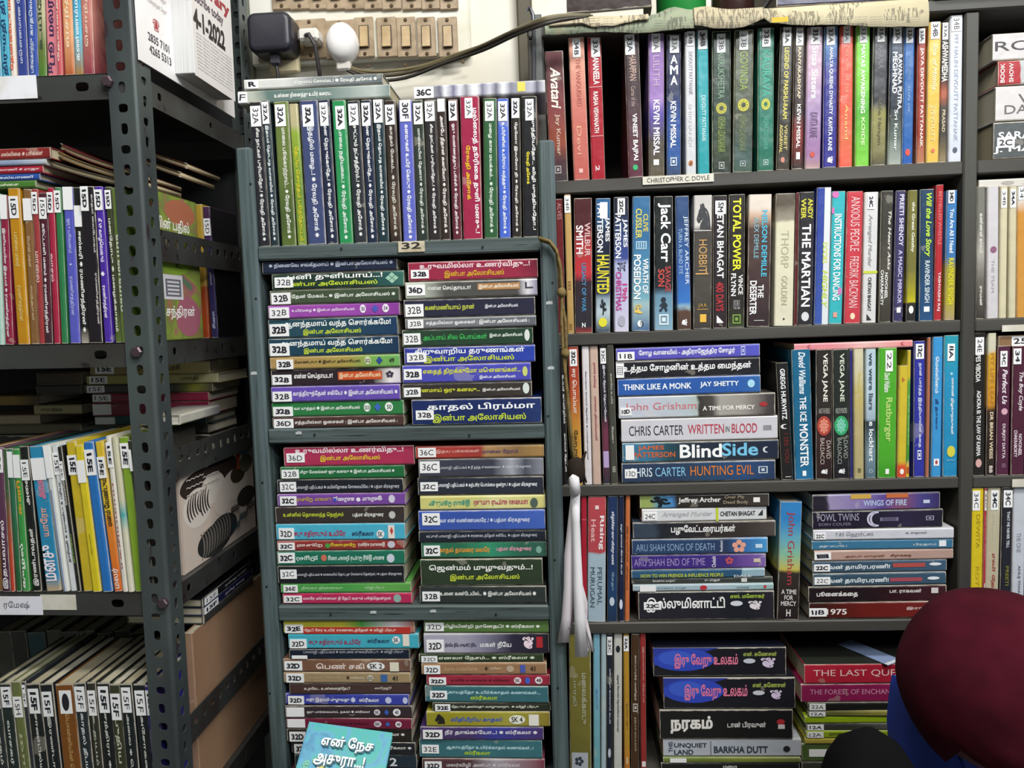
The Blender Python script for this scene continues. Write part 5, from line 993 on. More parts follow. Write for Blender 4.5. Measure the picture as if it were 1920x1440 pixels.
stack(FR, 1160, [
 (1524, 1764, 925, '282430@.1,3c3848@.12,9c90b4@.14,8878b0@.4,5c4890@.55,88506c@.7,4c4488@.85,342c60@1', 'purple and orange picture book', 'WINGS OF FIRE|b8c8e8|.4 .74 .4 .75;■|c8d0e8|.87 .92 .45 .65;■|d0a84c|.3 .46 .02 .3;■|c86c3c|.58 .75 .02 .28'),
 (1524, 1770, 957, '241f30@.5,2c2440@.7,1e1c2c@1', 'black violet book, dotted silver title', 'FOWL TWINS|a8a4bc|.04 .36 .15 .55|l;EOIN COLFER|8c88a0|.05 .3 .65 .8|l;☾|c8c4dc|.42 .51 .05 .9;▤|787490|.52 .66 .4 .6;▣|9c98b0|.87 .93 .35 .6'),
 (1526, 1789, 992, 'd0d0d8', 'white book, grey Tamil title', '7.83 ஹெர்ட்ஸ்|707078|.16 .43 .25 .75|l;க. சுதாகர்|707078|.66 .81 .3 .55', '22C@.01 .09 .3 .9'),
 (1524, 1789, 1013, '3c7494', 'steel teal book', 'அது மட்டும்..!|d0dce4|.05 .25 .45 .75;பிரதாப்|d0dce4|.72 .88 .4 .7;■|eceef0|.9 .95 .15 .75'),
 (1528, 1790, 1032, 'b8988c', 'beige pink book, brown print', 'அரபு மாறன்|7c4838|.22 .51 .45 .75;சிறுகதை|6c3c30|.55 .7 .42 .75', '▤@.0 .12 .15 .85'),
 (1525, 1778, 1052, '3c5468@.4,405c74@1', 'blue grey book, upper of two alike', 'யாவன் தாமிரபரணி!|eef4f6|.04 .58 .3 .8;■|b05048|.6 .84 .25 .6;●|e8ecf0|.87 .96 .25 .5', '22C@.01 .13 .25 .85'),
 (1525, 1776, 1075, '3a5264@.4,3c586c@1', 'blue grey book, lower of two alike', 'யாவன் தாமிரபரணி!|eef4f6|.04 .57 .35 .85;■|a84c58|.58 .82 .4 .7;●|e8ecf0|.86 .95 .35 .6', '22C@.01 .13 .25 .85'),
 (1516, 1776, 1099, '241a1c@.4,30181c@.6,401c20@1', 'black maroon book, white Tamil title', 'பூனைக்கதை|f8f4f2|.06 .36 .3 .72;பா. ராகவன்|e8e0dc|.59 .82 .2 .5;■|d8d0cc|.89 .94 .15 .5'),
 (1518, 1772, 1129, '3c1c18@.1,6c2018@.4,742420@1', 'dark red book, bold numerals', '1975|f0e8e4|.13 .28 .4 .75;இரா|e0c8c4|.72 .84 .3 .5', 'IIB@.0 .13 .35 .85'),
], '{o}, stack nearer the divider, shelf four', S + 'fourth shelf', d=0.14, base_v=SH[3])

standing(FR, (1250, 1450), [
 (1068, 1110, 1066, 1188, '7c7434@.7,68682e@1', 'wide olive brown spine, picture at foot', 'மலைக்காடு|b8b8a0|.28 .65 .18 .42;பாரதி|a8a888|.3 .52 .65 .85;■|b8bcc4|.86 .99 .15 .9;✿|38404c|.89 .96 .35 .75'),
 (1113, 1126, 1112, 1184, '7cb0c4@.4,6ca8ac@1', 'narrow light blue spine', 'காடு|5c88b0|.4 .55 .35 .65'),
 (1127, 1137, 1127, 1184, 'a8bcc0', 'narrow ice grey spine'),
 (1138, 1149, 1138, 1190, '222632', 'narrow navy black spine', 'மூன்று காலமும் கடல்|dce0e8|.25 .65 .3 .65;●|c0c8d0|.83 .9 .3 .8', '22C@.02 .15 .1 .95'),
 (1151, 1167, 1151, 1181, 'c4c4bc', 'white spine with fine black print', 'அழகர் கோயில் தொல்லியல் வரலாறு|343438|.3 .72 .35 .65;●|20242c|.09 .14 .25 .75'),
 (1171, 1182, 1169, 1188, 'b4882c@.8,c0742c@1', 'narrow mustard spine', 'ஒன்பது|7c5c20|.5 .7 .3 .6;■|d0b080|.9 .95 .3 .7', '22A@.02 .13 .1 .95'),
 (1184, 1199, 1184, 1190, '48301f', 'brown spine with cream print', 'காட்டுயிர் மனிதர்|d0c8bc|.15 .48 .35 .65;▣|c8c0b8|.5 .56 .2 .8;நாவல்|a89c8c|.6 .85 .35 .65'),
 (1202, 1213, 1200, 1184, '94302c', 'narrow brick red spine', 'இலங்கை நேரம்|e0b8b0|.1 .5 .3 .6|l;■|e8dcd8|.93 .97 .15 .8'),
], '{o} from grey unit, bottom bookcase shelf', B + 'bottom shelf', d=0.13, base_v=SH[4])
stack(FR, 1450, [
 (1225, 1475, 1215, '1e1e24@.6,1c1c22@1', 'upper black book with blue globe, pink title', '◤|2c3c98|.0 .5 .0 .62;●|3048b8|.0 .46 .03 .8;●|3c5cc8|.04 .3 .1 .6;இரு வேறு உலகம்|e87c9c|.16 .64 .2 .72;$8|a8b858|.68 .93 .14 .3;●|c8ccd4|.68 .77 .38 .55;❦|d8c8e0|.81 .92 .35 .7', None, '1c1e2c'),
 (1244, 1491, 1271, '1e1e24@.6,1c1c22@1', 'lower black book with blue globe, pink title', '◤|2c3c98|.0 .5 .0 .62;●|3048b8|.0 .46 .03 .8;●|3c5cc8|.04 .3 .1 .6;இரு வேறு உலகம்|e87c9c|.16 .64 .2 .72;$8|a8b858|.68 .93 .14 .3;●|c8ccd4|.68 .77 .4 .55;❦|d8c8e0|.81 .9 .38 .68'),
 (1237, 1487, 1331, '1c1c1c', 'thick black book, fancy white title', 'நரகம்|e8e4dc|.08 .4 .2 .8|B;டான் பிரவுன்|e0dcd8|.51 .8 .4 .64;■|d8d0d0|.89 .94 .5 .65;●|b83038|.88 .94 .32 .5'),
 (1244, 1504, 1388, 'b8bcc4', 'silver grey book, navy capitals', 'THIS|303c50|.04 .07 .25 .85|h;UNQUIET|2c3848|.08 .32 .22 .52;LAND|2c3848|.08 .22 .6 .88;▮|606878|.345 .35 .1 .9;BARKHA DUTT|303c4c|.37 .76 .4 .78;◉|202428|.87 .92 .38 .72'),
 (1244, 1502, 1422, '6c7c34@.3,848c3c@.6,6c743c@1', 'thin mossy green book', '', '_@.05 .17 .1 .9'),
 (1240, 1500, 1432, '1c1e1c', 'black book at the bottom edge', 'மழை|e8e8e4|.45 .55 .3 .9'),
], '{o}, stack nearer grey unit, bottom shelf', S + 'bottom shelf', d=0.145, base_v=SH[4])
stack(FR, 1450, [
 (1509, 1768, 1246, 'b02438@.4,9c2034@1', 'crimson book, wide spaced serif capitals', 'THE LAST QUEEN|f0c8c4|.066 .78 .28 .66|l', None, '2c2e28'),
 (1503, 1766, 1284, '8c2050', 'magenta book, small serif capitals', 'THE FOREST OF ENCHANTMENTS|d894b4|.065 .83 .28 .56|l', None),
 (1516, 1735, 1319, '1e1e1c', 'black book below the magenta one', '', '22A@.01 .15 .05 .9'),
 (1516, 1735, 1334, '6c6c3c@.3,9c9448@.7,8c7c40@1', 'thin khaki book', '', '12A@.01 .15 .1 .95'),
 (1510, 1735, 1345, '98b41c', 'lime yellow book, no sticker', ''),
 (1513, 1735, 1359, '3c3c38@.4,60605c@.7,2c2c28@1', 'thin grey black book', '', '12A@.01 .15 .1 .95'),
 (1512, 1733, 1372, '94a824', 'lime yellow book with sticker', 'மாலை|50601c|.2 .35 .2 .6', '12A@.01 .15 .1 .9'),
 (1510, 1732, 1386, 'b0a040', 'thin yellow book'),
 (1505, 1730, 1397, '4c6030', 'dark green book at the bottom edge', 'குமுதம்|b0c090|.3 .6 .1 .4', '_@.06 .22 .3 .7'),
 (1505, 1730, 1432, '3c3c34', 'dark grey book under the green one'),
], '{o}, stack beside the person, bottom shelf', S + 'bottom shelf', d=0.145, base_v=SH[4])

# beyond the divider
stack(FR, 302, [
 (1865, 2080, 54, 'c8c4c4', 'thick pale grey book, serif letter', 'ROBERT|3c3438|.02 .9 .3 .65|l'),
 (1874, 2080, 107, 'a82c34@.17,a82c34@.2,b8bcbc@.21,b0b4b4@1', 'red and grey book', 'BOOK|f0d8d4|.02 .06 .1 .9|h;SHOW|f0d8d4|.1 .14 .1 .9|h'),
 (1870, 2085, 154, 'd0cccc', 'thick white book, thin serif capitals', 'WILLIAM|605c5c|.2 .9 .25 .5|l;DALRYMPLE|686464|.08 .9 .55 .8|l'),
 (1865, 2085, 222, '54585a', 'thick grey book, white capitals', 'SARAH|eceeee|.04 .4 .27 .48;J. MAAS|eceeee|.0 .5 .66 .86', '2C@.03 .18 .42 .7'),
], '{o}, stack beyond the divider, shelf one', S + 'beyond the divider', d=0.145, base_v=SH[0])
standing(FR, (1430, 613), [
 (1831, 1847, 1833, 350, '787870@.3,a8a49c@.5,6c6860@.7,383430@1', 'streaky grey spine', 'கண்ணன் காலம்|e8e4dc|.2 .5 .3 .7;ராமன்|f0ece4|.75 .9 .3 .7'),
 (1852, 1874, 1853, 350, 'ccc8cc', 'plain white spine, mauve dot', '●|8c5c78|.45 .5 .2 .75;THE TEAM|b0acb4|.55 .8 .4 .65|l'),
 (1875, 1889, 1878, 350, 'd0c8a8', 'cream spine, first of two', '', '34B@.02 .16 .2 .95'),
 (1892, 1906, 1894, 350, 'ccc4a4', 'cream spine, second of two', '', '34A@.02 .16 .2 .95'),
 (1908, 1924, 1909, 350, 'd8d4cc@.1,c88c3c@.2,cc9444@1', 'orange spine at frame edge', '', '34@.0 .1 .1 .9'),
 (1927, 1950, 1928, 350, '5c4c44', 'brown spine past the frame edge'),
], '{o} after the divider, shelf two', B + 'second shelf beyond the divider', d=0.13, base_v=SH[1])
stack(FR, 348, [
 (1838, 2050, 331, 'd0ccc4', 'white book', '● ....|a8a49c|.2 .5 .3 .7|l'),
], '{o} and alone on the row past the divider, shelf two', S + 'beyond the divider', d=0.12)
standing(FR, (1250, 907), [
 (1825, 1848, 1822, 625, '201e1c', 'black spine, white condensed capitals', 'PES VIBODA|ecece8|.15 .34 .45 .85;AGHORA III: THE LAW OF KARMA|ececea|.4 .86 .4 .75;●|d8a8a4|.88 .94 .3 .8', '24E@.03 .15 .2 .9'),
 (1850, 1866, 1854, 625, 'd0ccb4@.12,d0a030@.15,cc8c28@.5,382820@.54,2c2420@1', 'yellow over brown spine', 'MY LIFE LEAF|b08030|.14 .5 .25 .7|l;DR BRIAN WEISS|ecd8b8|.55 .88 .3 .7;BB|e8dcd0|.93 .98 .3 .7'),
 (1870, 1894, 1874, 649, '50243c', 'plum spine, white script title', 'Perfect Us|f0e4ec|.18 .45 .25 .65|i;●|d8a8b8|.48 .53 .2 .7;DURJOY DATTA|ecdce4|.6 .87 .35 .65;▣|98708c|.91 .94 .3 .6', '34C@.04 .16 .3 .85'),
 (1897, 1922, 1901, 649, '4c2034', 'wine spine, italic script title', 'The Boy Coyle|e8dce0|.2 .5 .2 .6|i;NOVONEEL|ecdce4|.68 .85 .25 .5;CHAKRABORTY|ecdce4|.65 .86 .6 .85', '34@.02 .14 .4 1'),
 (1925, 1950, 1928, 649, '5c3844', 'plum spine past the frame edge'),
], '{o} after the divider, shelf three', B + 'third shelf beyond the divider', d=0.13, base_v=SH[2])
stack(FR, 649, [
 (1875, 2060, 626, '8c6c4c', 'brown book', '', '25@.13 .3 .1 .9'),
], '{o} and alone on the row past the divider, shelf three', S + 'beyond the divider', d=0.12)
standing(FR, (1250, 1167), [
 (1797, 1820, 1804, 914, 'd8c020', 'bright yellow spine', 'DEWITA|a89020|.2 .46 .3 .6|l;ROY|c0a428|.6 .75 .3 .6|l', '34C@.02 .17 .35 .95'),
 (1822, 1844, 1829, 914, 'b83040', 'rose red spine', 'All the Best|e08c94|.2 .55 .3 .6|i;■|f0d8d8|.73 .77 .3 .65', '34C@.02 .17 .2 .95'),
 (1846, 1873, 1853, 914, 'bcb498', 'stone coloured spine, red script', 'ஊர்வலம்|d0ccb4|.2 .4 .3 .6;ரவி தேஜா|a84c44|.5 .9 .3 .6|i', '34C@.02 .17 .2 .75'),
 (1875, 1896, 1880, 914, '23242c', 'black spine, olive capitals at foot', 'THAT ME NEVER TELL|d8dce0|.18 .46 .3 .55;PREETI|7c7c30|.6 .75 .3 .6', '34C@.02 .15 .1 .9'),
 (1898, 1922, 1902, 914, 'c4c8d0', 'silver white spine', 'THE ONE|8890a0|.35 .5 .35 .7|l;ANUJ TIWARI|686c7c|.6 .85 .35 .6'),
 (1924, 1946, 1927, 914, '6c7480', 'slate spine past the frame edge'),
], '{o} after the divider, shelf four', B + 'fourth shelf beyond the divider', d=0.13, base_v=SH[3])
# ------------------------------------------------------------------ odd books on the steel rack
def cover_art(root, w, h, d, items):
    """print on the cover that faces sideways (+X): items = (text, colour, y0, y1, z0, z1, flags) as fractions, y from the spine"""
    for k, (t, c, y0, y1, z0, z1, fl) in enumerate(items):
        x = w / 2 + .0003 + .00004 * k
        nm = 'cover_picture' if 'p' in fl or all(ord(ch) >= 0x2500 for ch in t) else 'cover_lettering'
        writing(nm, t, c, lambda a, b: (x, d * (y0 + a * (y1 - y0)), h * (z0 + b * (z1 - z0))), root, fl)

def mottle(name, cols, scale=14):
    if name in MATS: return MATS[name]
    m, b, nt = principled(name, (1, 1, 1, 1), .35)
    tc = nt.nodes.new('ShaderNodeTexCoord'); no = nt.nodes.new('ShaderNodeTexNoise'); no.inputs['Scale'].default_value = scale; no.inputs['Detail'].default_value = 5; no.inputs['Distortion'].default_value = 1.2
    cr = nt.nodes.new('ShaderNodeValToRGB'); el = cr.color_ramp.elements
    while len(el) < len(cols): el.new(.5)
    for i, (e, c) in enumerate(zip(el, cols)):
        e.position = .28 + .44 * i / (len(cols) - 1); e.color = lin(c)
    nt.links.new(tc.outputs['Object'], no.inputs['Vector']); nt.links.new(no.outputs['Fac'], cr.inputs['Fac']); nt.links.new(cr.outputs['Color'], b.inputs['Base Color'])
    MATS[name] = m
    return m

def side_book(pxs, lab, mat, art, group, w=.016, dz=None, colour='5a6a2c'):
    """upright book at the end of a row, its cover facing out of the rack side; pxs: near-top, far-top, base pixel"""
    (ax, ay), (bx, by), base_v = pxs
    y0, zt = FS.uv(ax, ay); y1 = FS.uv(bx, by)[0]
    h, d = zt - base_v, y1 - y0
    M = LEAN @ Matrix.Translation((XC - .012 - w / 2, y0, base_v + .0003))
    r = book(M, w, h, d, colour, '', None, lab, group)
    MB().box(w / 2 + .00005, w / 2 + .00025, 0.001, d - .001, .001, h - .001).build('front_cover', mat, r)
    cover_art(r, w, h, d, art)
    return r

def slab_book(fr, x0, x1, yt, yb, colour, lab, items, sticker, d, dy, cat_group=None):
    u0, vt = fr.uv(x0, yt, dy); u1, vb = fr.uv(x1, yb, dy)
    u0 = fr.uv(x0, (yt + yb) / 2, dy)[0]; u1 = fr.uv(x1, (yt + yb) / 2, dy)[0]
    M = fr.M @ Matrix.Translation((u1, dy, (vt + vb) / 2)) @ Matrix.Rotation(-math.pi / 2, 4, 'Y')
    return book(M, vt - vb, u1 - u0, d, colour, items, sticker, lab, cat_group or '')

GS = 'books lying in the gaps of the steel rack'
side_book(((290, 352), (378, 368), tier_v[1]), 'green and pink painted cover facing out of the rack side, second tier',
          mottle('painted_cover', ['8c5c3c', 'a8705c', '7c8848', '8ca040', 'a8606c', '5c7c60']), [
    ('●', 'b06c50', .3, .95, .8, .98, ''), ('●', '8cac3c', .1, .8, .45, .66, ''), ('●', 'a86474', .4, .95, .02, .3, ''), ('☾', '5c4430', .45, .6, .5, .54, ''), ('பின் பதில்', 'f4f2ea', .12, .8, .73, .84, ''), ('வா ?', 'f4f2ea', .12, .55, .62, .71, ''),
    ('■', 'dcd8dc', .18, .58, .28, .45, ''), ('▤', '70707c', .22, .54, .3, .42, ''), ('சந்திரன்', 'f6f4ee', .2, .82, .14, .24, '')], G + 'second tier')
# two books deeper on the second tier, spines to the aisle
standing(FL, (100, 645), [
 (377, 391, 363, 383, 'b89838@.3,c8a040@.6,b85428@.62,a84420@1', 'orange spine set deep beside the painted cover'),
], '{o} of two, second tier', G + 'second tier', d=0.1, dy=0.2, base_v=tier_v[1])
standing(FL, (100, 645), [
 (394, 408, 377, 387, '4c3050@.1,3c3060@.3,343058@1', 'violet blue spine set deeper than the orange one', 'நிலா|c8c8d8|.5 .6 .3 .7;மழை|c0c4e0|.8 .93 .3 .7', '15D@.09 .22 .05 .95', '141318'),
], '{o} of two, second tier', G + 'second tier', d=0.1, dy=0.2, base_v=tier_v[1], start=1)
side_book(((346, 872), (482, 838), tier_v[2]), 'large cream cover with a dark ink drawing facing out of the rack side',
          mottle('ink_drawing_cover', ['e4d4c6', 'dccabc', 'e0d0c4', 'd0c0b6'], 5), [
    ('●', '3a302c', .0, .5, .62, .88, ''), ('●', '3a302c', .3, .75, .66, .93, ''), ('●', 'e6dcd2', .24, .56, .5, .8, ''), ('●', 'e8ded4', .02, .36, .36, .72, ''), ('●', 'e2d6ca', .5, .9, .42, .74, ''),
    ('●', '443a2e', .64, .86, .58, .76, ''), ('●', 'e0d4c8', .4, .62, .34, .6, ''), ('●', '2e3030', .16, .62, .0, .3, ''), ('●', '36383a', .3, .7, .06, .34, ''), ('●', '3c3632', .72, 1.0, .3, .5, ''), ('●', '74a0ac', .78, .98, .84, .97, ''),
    ('▬', 'b0502c', .74, .79, .72, .95, ''), ('●', '6c6c58', .78, .98, .66, .84, ''),
    ] + [('(', '3a302c', .06 + .03 * i, .1 + .03 * i, .44 + .012 * (i % 5), .66 + .012 * (i % 4), 'lp') for i in range(9)]
    + [(')', '7c746c', .2 + .035 * i, .25 + .035 * i, .03 + .006 * i, .28 + .006 * i, 'lp') for i in range(11)]
    + [('~', 'd8ccc0', .06 + .05 * (i % 8), .12 + .05 * (i % 8), .68 + .035 * (i // 4), .7 + .035 * (i // 4), 'lp') for i in range(20)]
    + [('#', '2c4854' if i < 6 else '34302e', .6 + .04 * (i % 9), .65 + .04 * (i % 9), .12 + .06 * (i // 3), .2 + .06 * (i // 3), 'p') for i in range(12)] + [], G + 'third tier', w=.014, colour='b8a89c')
side_book(((372, 1188), (512, 1092), tier_v[3]), 'plain tan cover facing out of the rack side, lowest tier',
          mottle('tan_cover', ['b08c70', 'a8866a', 'a07c62', 'b0906c'], 4), [], G + 'lowest tier', w=.012, colour='a08068')

# lying books above the second-tier row
_t2 = FL.uv(100, 352)[1] - 0.001
stack(FL, 352, [
 (-40, 92, 277, '8c2c2c@.8,7c2826@1', 'red book with cream script', 'மல்லிகை ✱ பூக்கள்|e8c8b8|.3 .9 .3 .7|i'),
 (-40, 84, 299, '8c9cb8@.5,b8c0c8@1', 'thin pale blue and white book'),
 (-40, 77, 310, 'a42438', 'crimson book with white script', 'வாணி ✱ ராஜா|f0d8d8|.3 .95 .3 .7|i'),
 (-40, 70, 325, '2c50a0', 'royal blue book with white script', 'கல்யாணி|e0e8f4|.3 .9 .3 .7|i'),
 (-40, 63, 338, '4c7c34', 'grass green book', 'பச்சை|dce8c8|.3 .7 .3 .7|i'),
], '{o}, pile over the second rack tier', 'books piled on the second-tier row', d=0.12, dy=.004)
def bent_book(px0, px1, y_a, y_b, th, lab, colour, dy, d=.13, sag=1.0):
    """soft book lying with its page edges outwards, its free end drooping"""
    u0, v0 = FL.uv(px0, y_a, dy); u1, v1 = FL.uv(px1, y_b, dy)
    root = empty('paperback', FL.M @ Matrix.Translation((u0, dy, v0)), lab, 'book', 'books piled on the second-tier row')
    n = 12; L = u1 - u0; D = v1 - v0
    def prof(t, off): return (L * t, D * (t ** .8) - off)
    for nm, o0, o1, mt, inset in (('cover', 0, .0012, cover_mat(colour), 0), ('page_block', .0012, th - .0012, page_mat('c9b894'), .002), ('back_cover', th - .0012, th, cover_mat(colour), 0)):
        v, f = [], []
        for i in range(n + 1):
            t = i / n
            for y in (inset, d - inset):
                for o in (o0, o1):
                    x, z = prof(t, o); v.append((x, y, z))
        for i in range(n):
            a, b = i * 4, i * 4 + 4
            f += [(a, b, b + 1, a + 1), (a + 3, b + 3, b + 2, a + 2), (a + 2, b + 2, b, a), (a + 1, b + 1, b + 3, a + 3)]
        f += [(0, 1, 3, 2), (n * 4, n * 4 + 2, n * 4 + 3, n * 4 + 1)]
        obj(nm, v, f, mt, root, None, True)
    return root
bent_book(113, 246, 268, 318, .0072, 'soft drooping book, grey pages outward, top of the curved pile', '5c2828', .03)
bent_book(105, 245, 281, 331, .0072, 'soft drooping book, tan pages outward, middle of the curved pile', '6c5030', .022)
bent_book(85, 243, 295, 341, .0074, 'soft drooping book, cream pages outward, bottom of the curved pile', '4c4438', .014)
bent_book(262, 350, 272, 306, .008, 'soft drooping book deep behind the post, upper of two', '5c3828', .17, .11)
bent_book(258, 338, 290, 322, .008, 'soft drooping book deep behind the post, lower of two', '5c4430', .16, .11)

# dim pile at the back of the third tier
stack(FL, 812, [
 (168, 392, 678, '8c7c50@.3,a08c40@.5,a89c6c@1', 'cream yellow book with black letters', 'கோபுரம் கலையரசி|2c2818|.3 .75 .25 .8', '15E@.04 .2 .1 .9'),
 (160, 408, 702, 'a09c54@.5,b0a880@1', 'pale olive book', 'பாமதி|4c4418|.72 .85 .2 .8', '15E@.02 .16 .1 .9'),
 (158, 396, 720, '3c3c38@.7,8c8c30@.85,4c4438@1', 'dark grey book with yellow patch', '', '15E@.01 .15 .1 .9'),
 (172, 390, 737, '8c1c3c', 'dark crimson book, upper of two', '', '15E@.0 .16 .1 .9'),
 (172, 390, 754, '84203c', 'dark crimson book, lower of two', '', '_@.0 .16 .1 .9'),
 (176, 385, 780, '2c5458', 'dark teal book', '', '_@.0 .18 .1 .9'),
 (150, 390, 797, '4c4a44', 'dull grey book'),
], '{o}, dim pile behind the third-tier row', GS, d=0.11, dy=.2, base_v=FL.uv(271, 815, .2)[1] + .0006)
# what carries that pile: taller books standing behind the row
stack(FL, 1000, [(150, 392, 815, '3a3630', 'thick dark bound volume'), (150, 392, 900, '33302c', 'thick dark bound volume')],
      '{o} under the dim pile, third tier', GS, d=0.11, dy=.2, base_v=tier_v[2] + .0005)
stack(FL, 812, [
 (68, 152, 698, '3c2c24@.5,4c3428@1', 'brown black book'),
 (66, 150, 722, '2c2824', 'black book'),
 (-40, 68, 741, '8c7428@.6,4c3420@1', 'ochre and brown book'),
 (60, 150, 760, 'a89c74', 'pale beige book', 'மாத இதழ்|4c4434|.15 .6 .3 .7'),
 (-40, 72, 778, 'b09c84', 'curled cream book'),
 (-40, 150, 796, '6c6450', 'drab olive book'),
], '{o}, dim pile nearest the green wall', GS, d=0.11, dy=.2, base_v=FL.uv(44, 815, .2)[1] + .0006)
stack(FL, 1000, [(-60, 148, 815, '38342e', 'thick dark bound volume'), (-60, 148, 900, '302e2a', 'thick dark bound volume')],
      '{o} under the pile nearest the green wall', GS, d=0.11, dy=.2, base_v=tier_v[2] + .0005)
# flat books at the back of the lowest tier
stack(FL, 1230, [
 (236, 330, 1150, 'a0a08c', 'pale grey green book, spine inward'),
 (238, 340, 1164, 'b0ac98', 'pale cream book, spine inward'),
], '{o}, back of the lowest tier', GS, d=0.1, dy=.23, base_v=FL.uv(211, 1183, .21)[1] + .0012)
# two stickered books lying on the lowest row, spines out of the rack side
FS2 = Frame((XC - .006, 0, 0), 0, math.pi / 2, LEAN)
_u0 = FS2.uv(384, 1112)[0]; _u1 = FS2.uv(470, 1060)[0]
_side_top = FS.uv(372, 1188)[1]
_zs = [_side_top + .0005 + .0125 * k for k in range(4)]
for k, (c, lab, it, st) in enumerate((('3c3c3a', 'dark grey book under two stickered ones, spine out of the rack side', '', None),
        ('23264c', 'navy book with a white code sticker, spine out of the rack side', 'தமிழ் கதை|d0d0d8|.4 .8 .3 .7', '15F@.01 .26 .1 .95'),
        ('1e1f24', 'black book with a white code sticker, spine out of the rack side', 'கவிதை வாசல்|d0d0d4|.4 .85 .3 .7', '15F@.02 .26 .05 .9'))):
    M = FS2.M @ Matrix.Translation((_u0 + .175, .003, _zs[k] + .0061)) @ Matrix.Rotation(-math.pi / 2, 4, 'Y')
    book(M, .012, .175, .115, c, it, st, lab, 'books lying on the lowest-tier row')

_z3 = FL.uv(150, 816)[1] + .001
for (za, zb_, c, lab, pg_) in ((_z3, _z3 + .014, 'c4c1b4@.5,b4b2aa@.75,80808a@1', 'flat book with pale spine out of the rack side, third tier', 'd8d4c8'),):
    u0_ = FS2.uv(348, 835)[0]
    M = FS2.M @ Matrix.Translation((u0_ + .118, .004, (za + zb_) / 2)) @ Matrix.Rotation(-math.pi / 2, 4, 'Y')
    book(M, zb_ - za, .118, .06, c, '', None, lab, 'books lying on the third-tier row', pages=pg_)

# ------------------------------------------------------------------ tear-off calendar on the rack side
cal = empty('wall_calendar', LEAN, 'white tear-off day calendar hung on the steel rack side showing 4.1.2022', 'calendar')
FK = Frame((XC + .003, 0, 0), 0, math.pi / 2, LEAN)
ky0, kz0 = FK.uv(262, 112); ky1 = FK.uv(441, 228)[0]
kz1 = kz0 + .42
MB().box(XC + .001, XC + .003, ky0, ky1, kz0, kz1).build('backing_board', speckled('calendar_card', 'f0eeee', 'e8e4e4', nscale=8, rough=.5), cal)
KT = .012
while KT < .05:                                # block thickness from where its near lower corner stands off the board
    FKF = Frame((XC + .003 + KT, 0, 0), 0, math.pi / 2, LEAN)
    by0, bz0 = FKF.uv(365, 137)
    if by0 <= FK.uv(328, 136)[0] + .0005: break
    KT += .001
by1 = FKF.uv(440, 187)[0]; bz1 = bz0 + .13
MB().box(XC + .003, XC + .003 + KT, by0, by1, bz0, bz1, .0008).build('day_leaf_block', page_mat('d8d8d8'), cal)
XF = XC + .003 + KT + .0003
dl = MB().box(XC + .003 + KT, XF, by0 + .001, by1 + .002, bz0 - .002, bz1 + .03).build('top_leaf', flat('dedad8', .6), cal)
def on_leaf(nm, t, c, y0, y1, z0, z1, par=dl, x=XF + .0003, fl=''):
    ya, yb = (by0, by1) if par is dl else (ky0, by0)
    za, zb = (bz0, bz1) if par is dl else (kz0, kz1)
    writing(nm, t, c, lambda a, b: (x, ya + (yb - ya) * (y0 + a * (y1 - y0)), za + (zb - za) * (z0 + b * (z1 - z0))), par, fl)
on_leaf('calendar_lettering', 'Lending Library', 'a02c3c', -.9, .97, .86, 1.03, fl='B')
on_leaf('calendar_lettering', 'Subscribe today', '4c3448', -.05, .78, .72, .85)
on_leaf('calendar_date', '4-1-2022', '241c20', .03, .8, .47, .68, fl='B')
for k in range(11):
    on_leaf('calendar_small_print', random.choice(('செவ்வாய் மார்கழி பிரதமை பூராடம்', 'ராகு காலம் எமகண்டம் குளிகை', 'நல்ல நேரம் காலை மாலை சூலம்')), '7c7c78', .08, .95, .42 - .035 * k, .442 - .035 * k, fl='l')
XB = XC + .0033
on_leaf('calendar_lettering', '☎', 'b02c34', .42, .6, .118, .152, cal, XB)
on_leaf('calendar_lettering', '2835 7101', '3c3440', .26, .86, .075, .1, cal, XB)
on_leaf('calendar_lettering', '4265 5313', '3c3440', .28, .9, .04, .065, cal, XB)
for k in range(3):
    on_leaf('calendar_lettering', 'ரங்கநாதன் தெரு', 'b0a09c', .3, .85, .185 + .03 * k, .205 + .03 * k, cal, XB, 'l')

# ------------------------------------------------------------------ switchboard, plugs and cables on the back wall
wu = lambda px, py, dy=0: FW.uv(px, py, dy)
board = empty('switchboard', FW.M, 'white electrical switchboard with tan rocker switches on cream wall', 'switchboard')
bx0, bz0_ = wu(482, 132); bx1 = wu(886, 132)[0]; bz1_ = wu(680, -140)[1]
MB().box(bx0, bx1, -.022, 0, bz0_, bz1_, .003).build('mounting_board', speckled('white_enamel', 'dedcd2', 'ccc8b4', nscale=10, rough=.4), board)
tan = speckled('aged_tan_plastic', 'a8947a', '857258', (1, 1, 1), .4, .75, .4, nscale=60)
tan2 = speckled('rocker_plastic', 'b8a078', '9c835c', (1, 1, 1), .4, .75, .35, nscale=40)
hole_shade = flat('40342a', .6)  # dark tone painting the shade inside rocker recesses and pin holes
def screw(par, px, py, y=-.028):
    u, v = wu(px, py, y)
    MB().lathe([(.0032, 0), (.0032, .0012), (.0024, .0018)], 10, Matrix.Translation((u, y, v)) @ Matrix.Rotation(math.pi / 2, 4, 'X')).build('screw', flat('5c4c38', .4, .5), par)
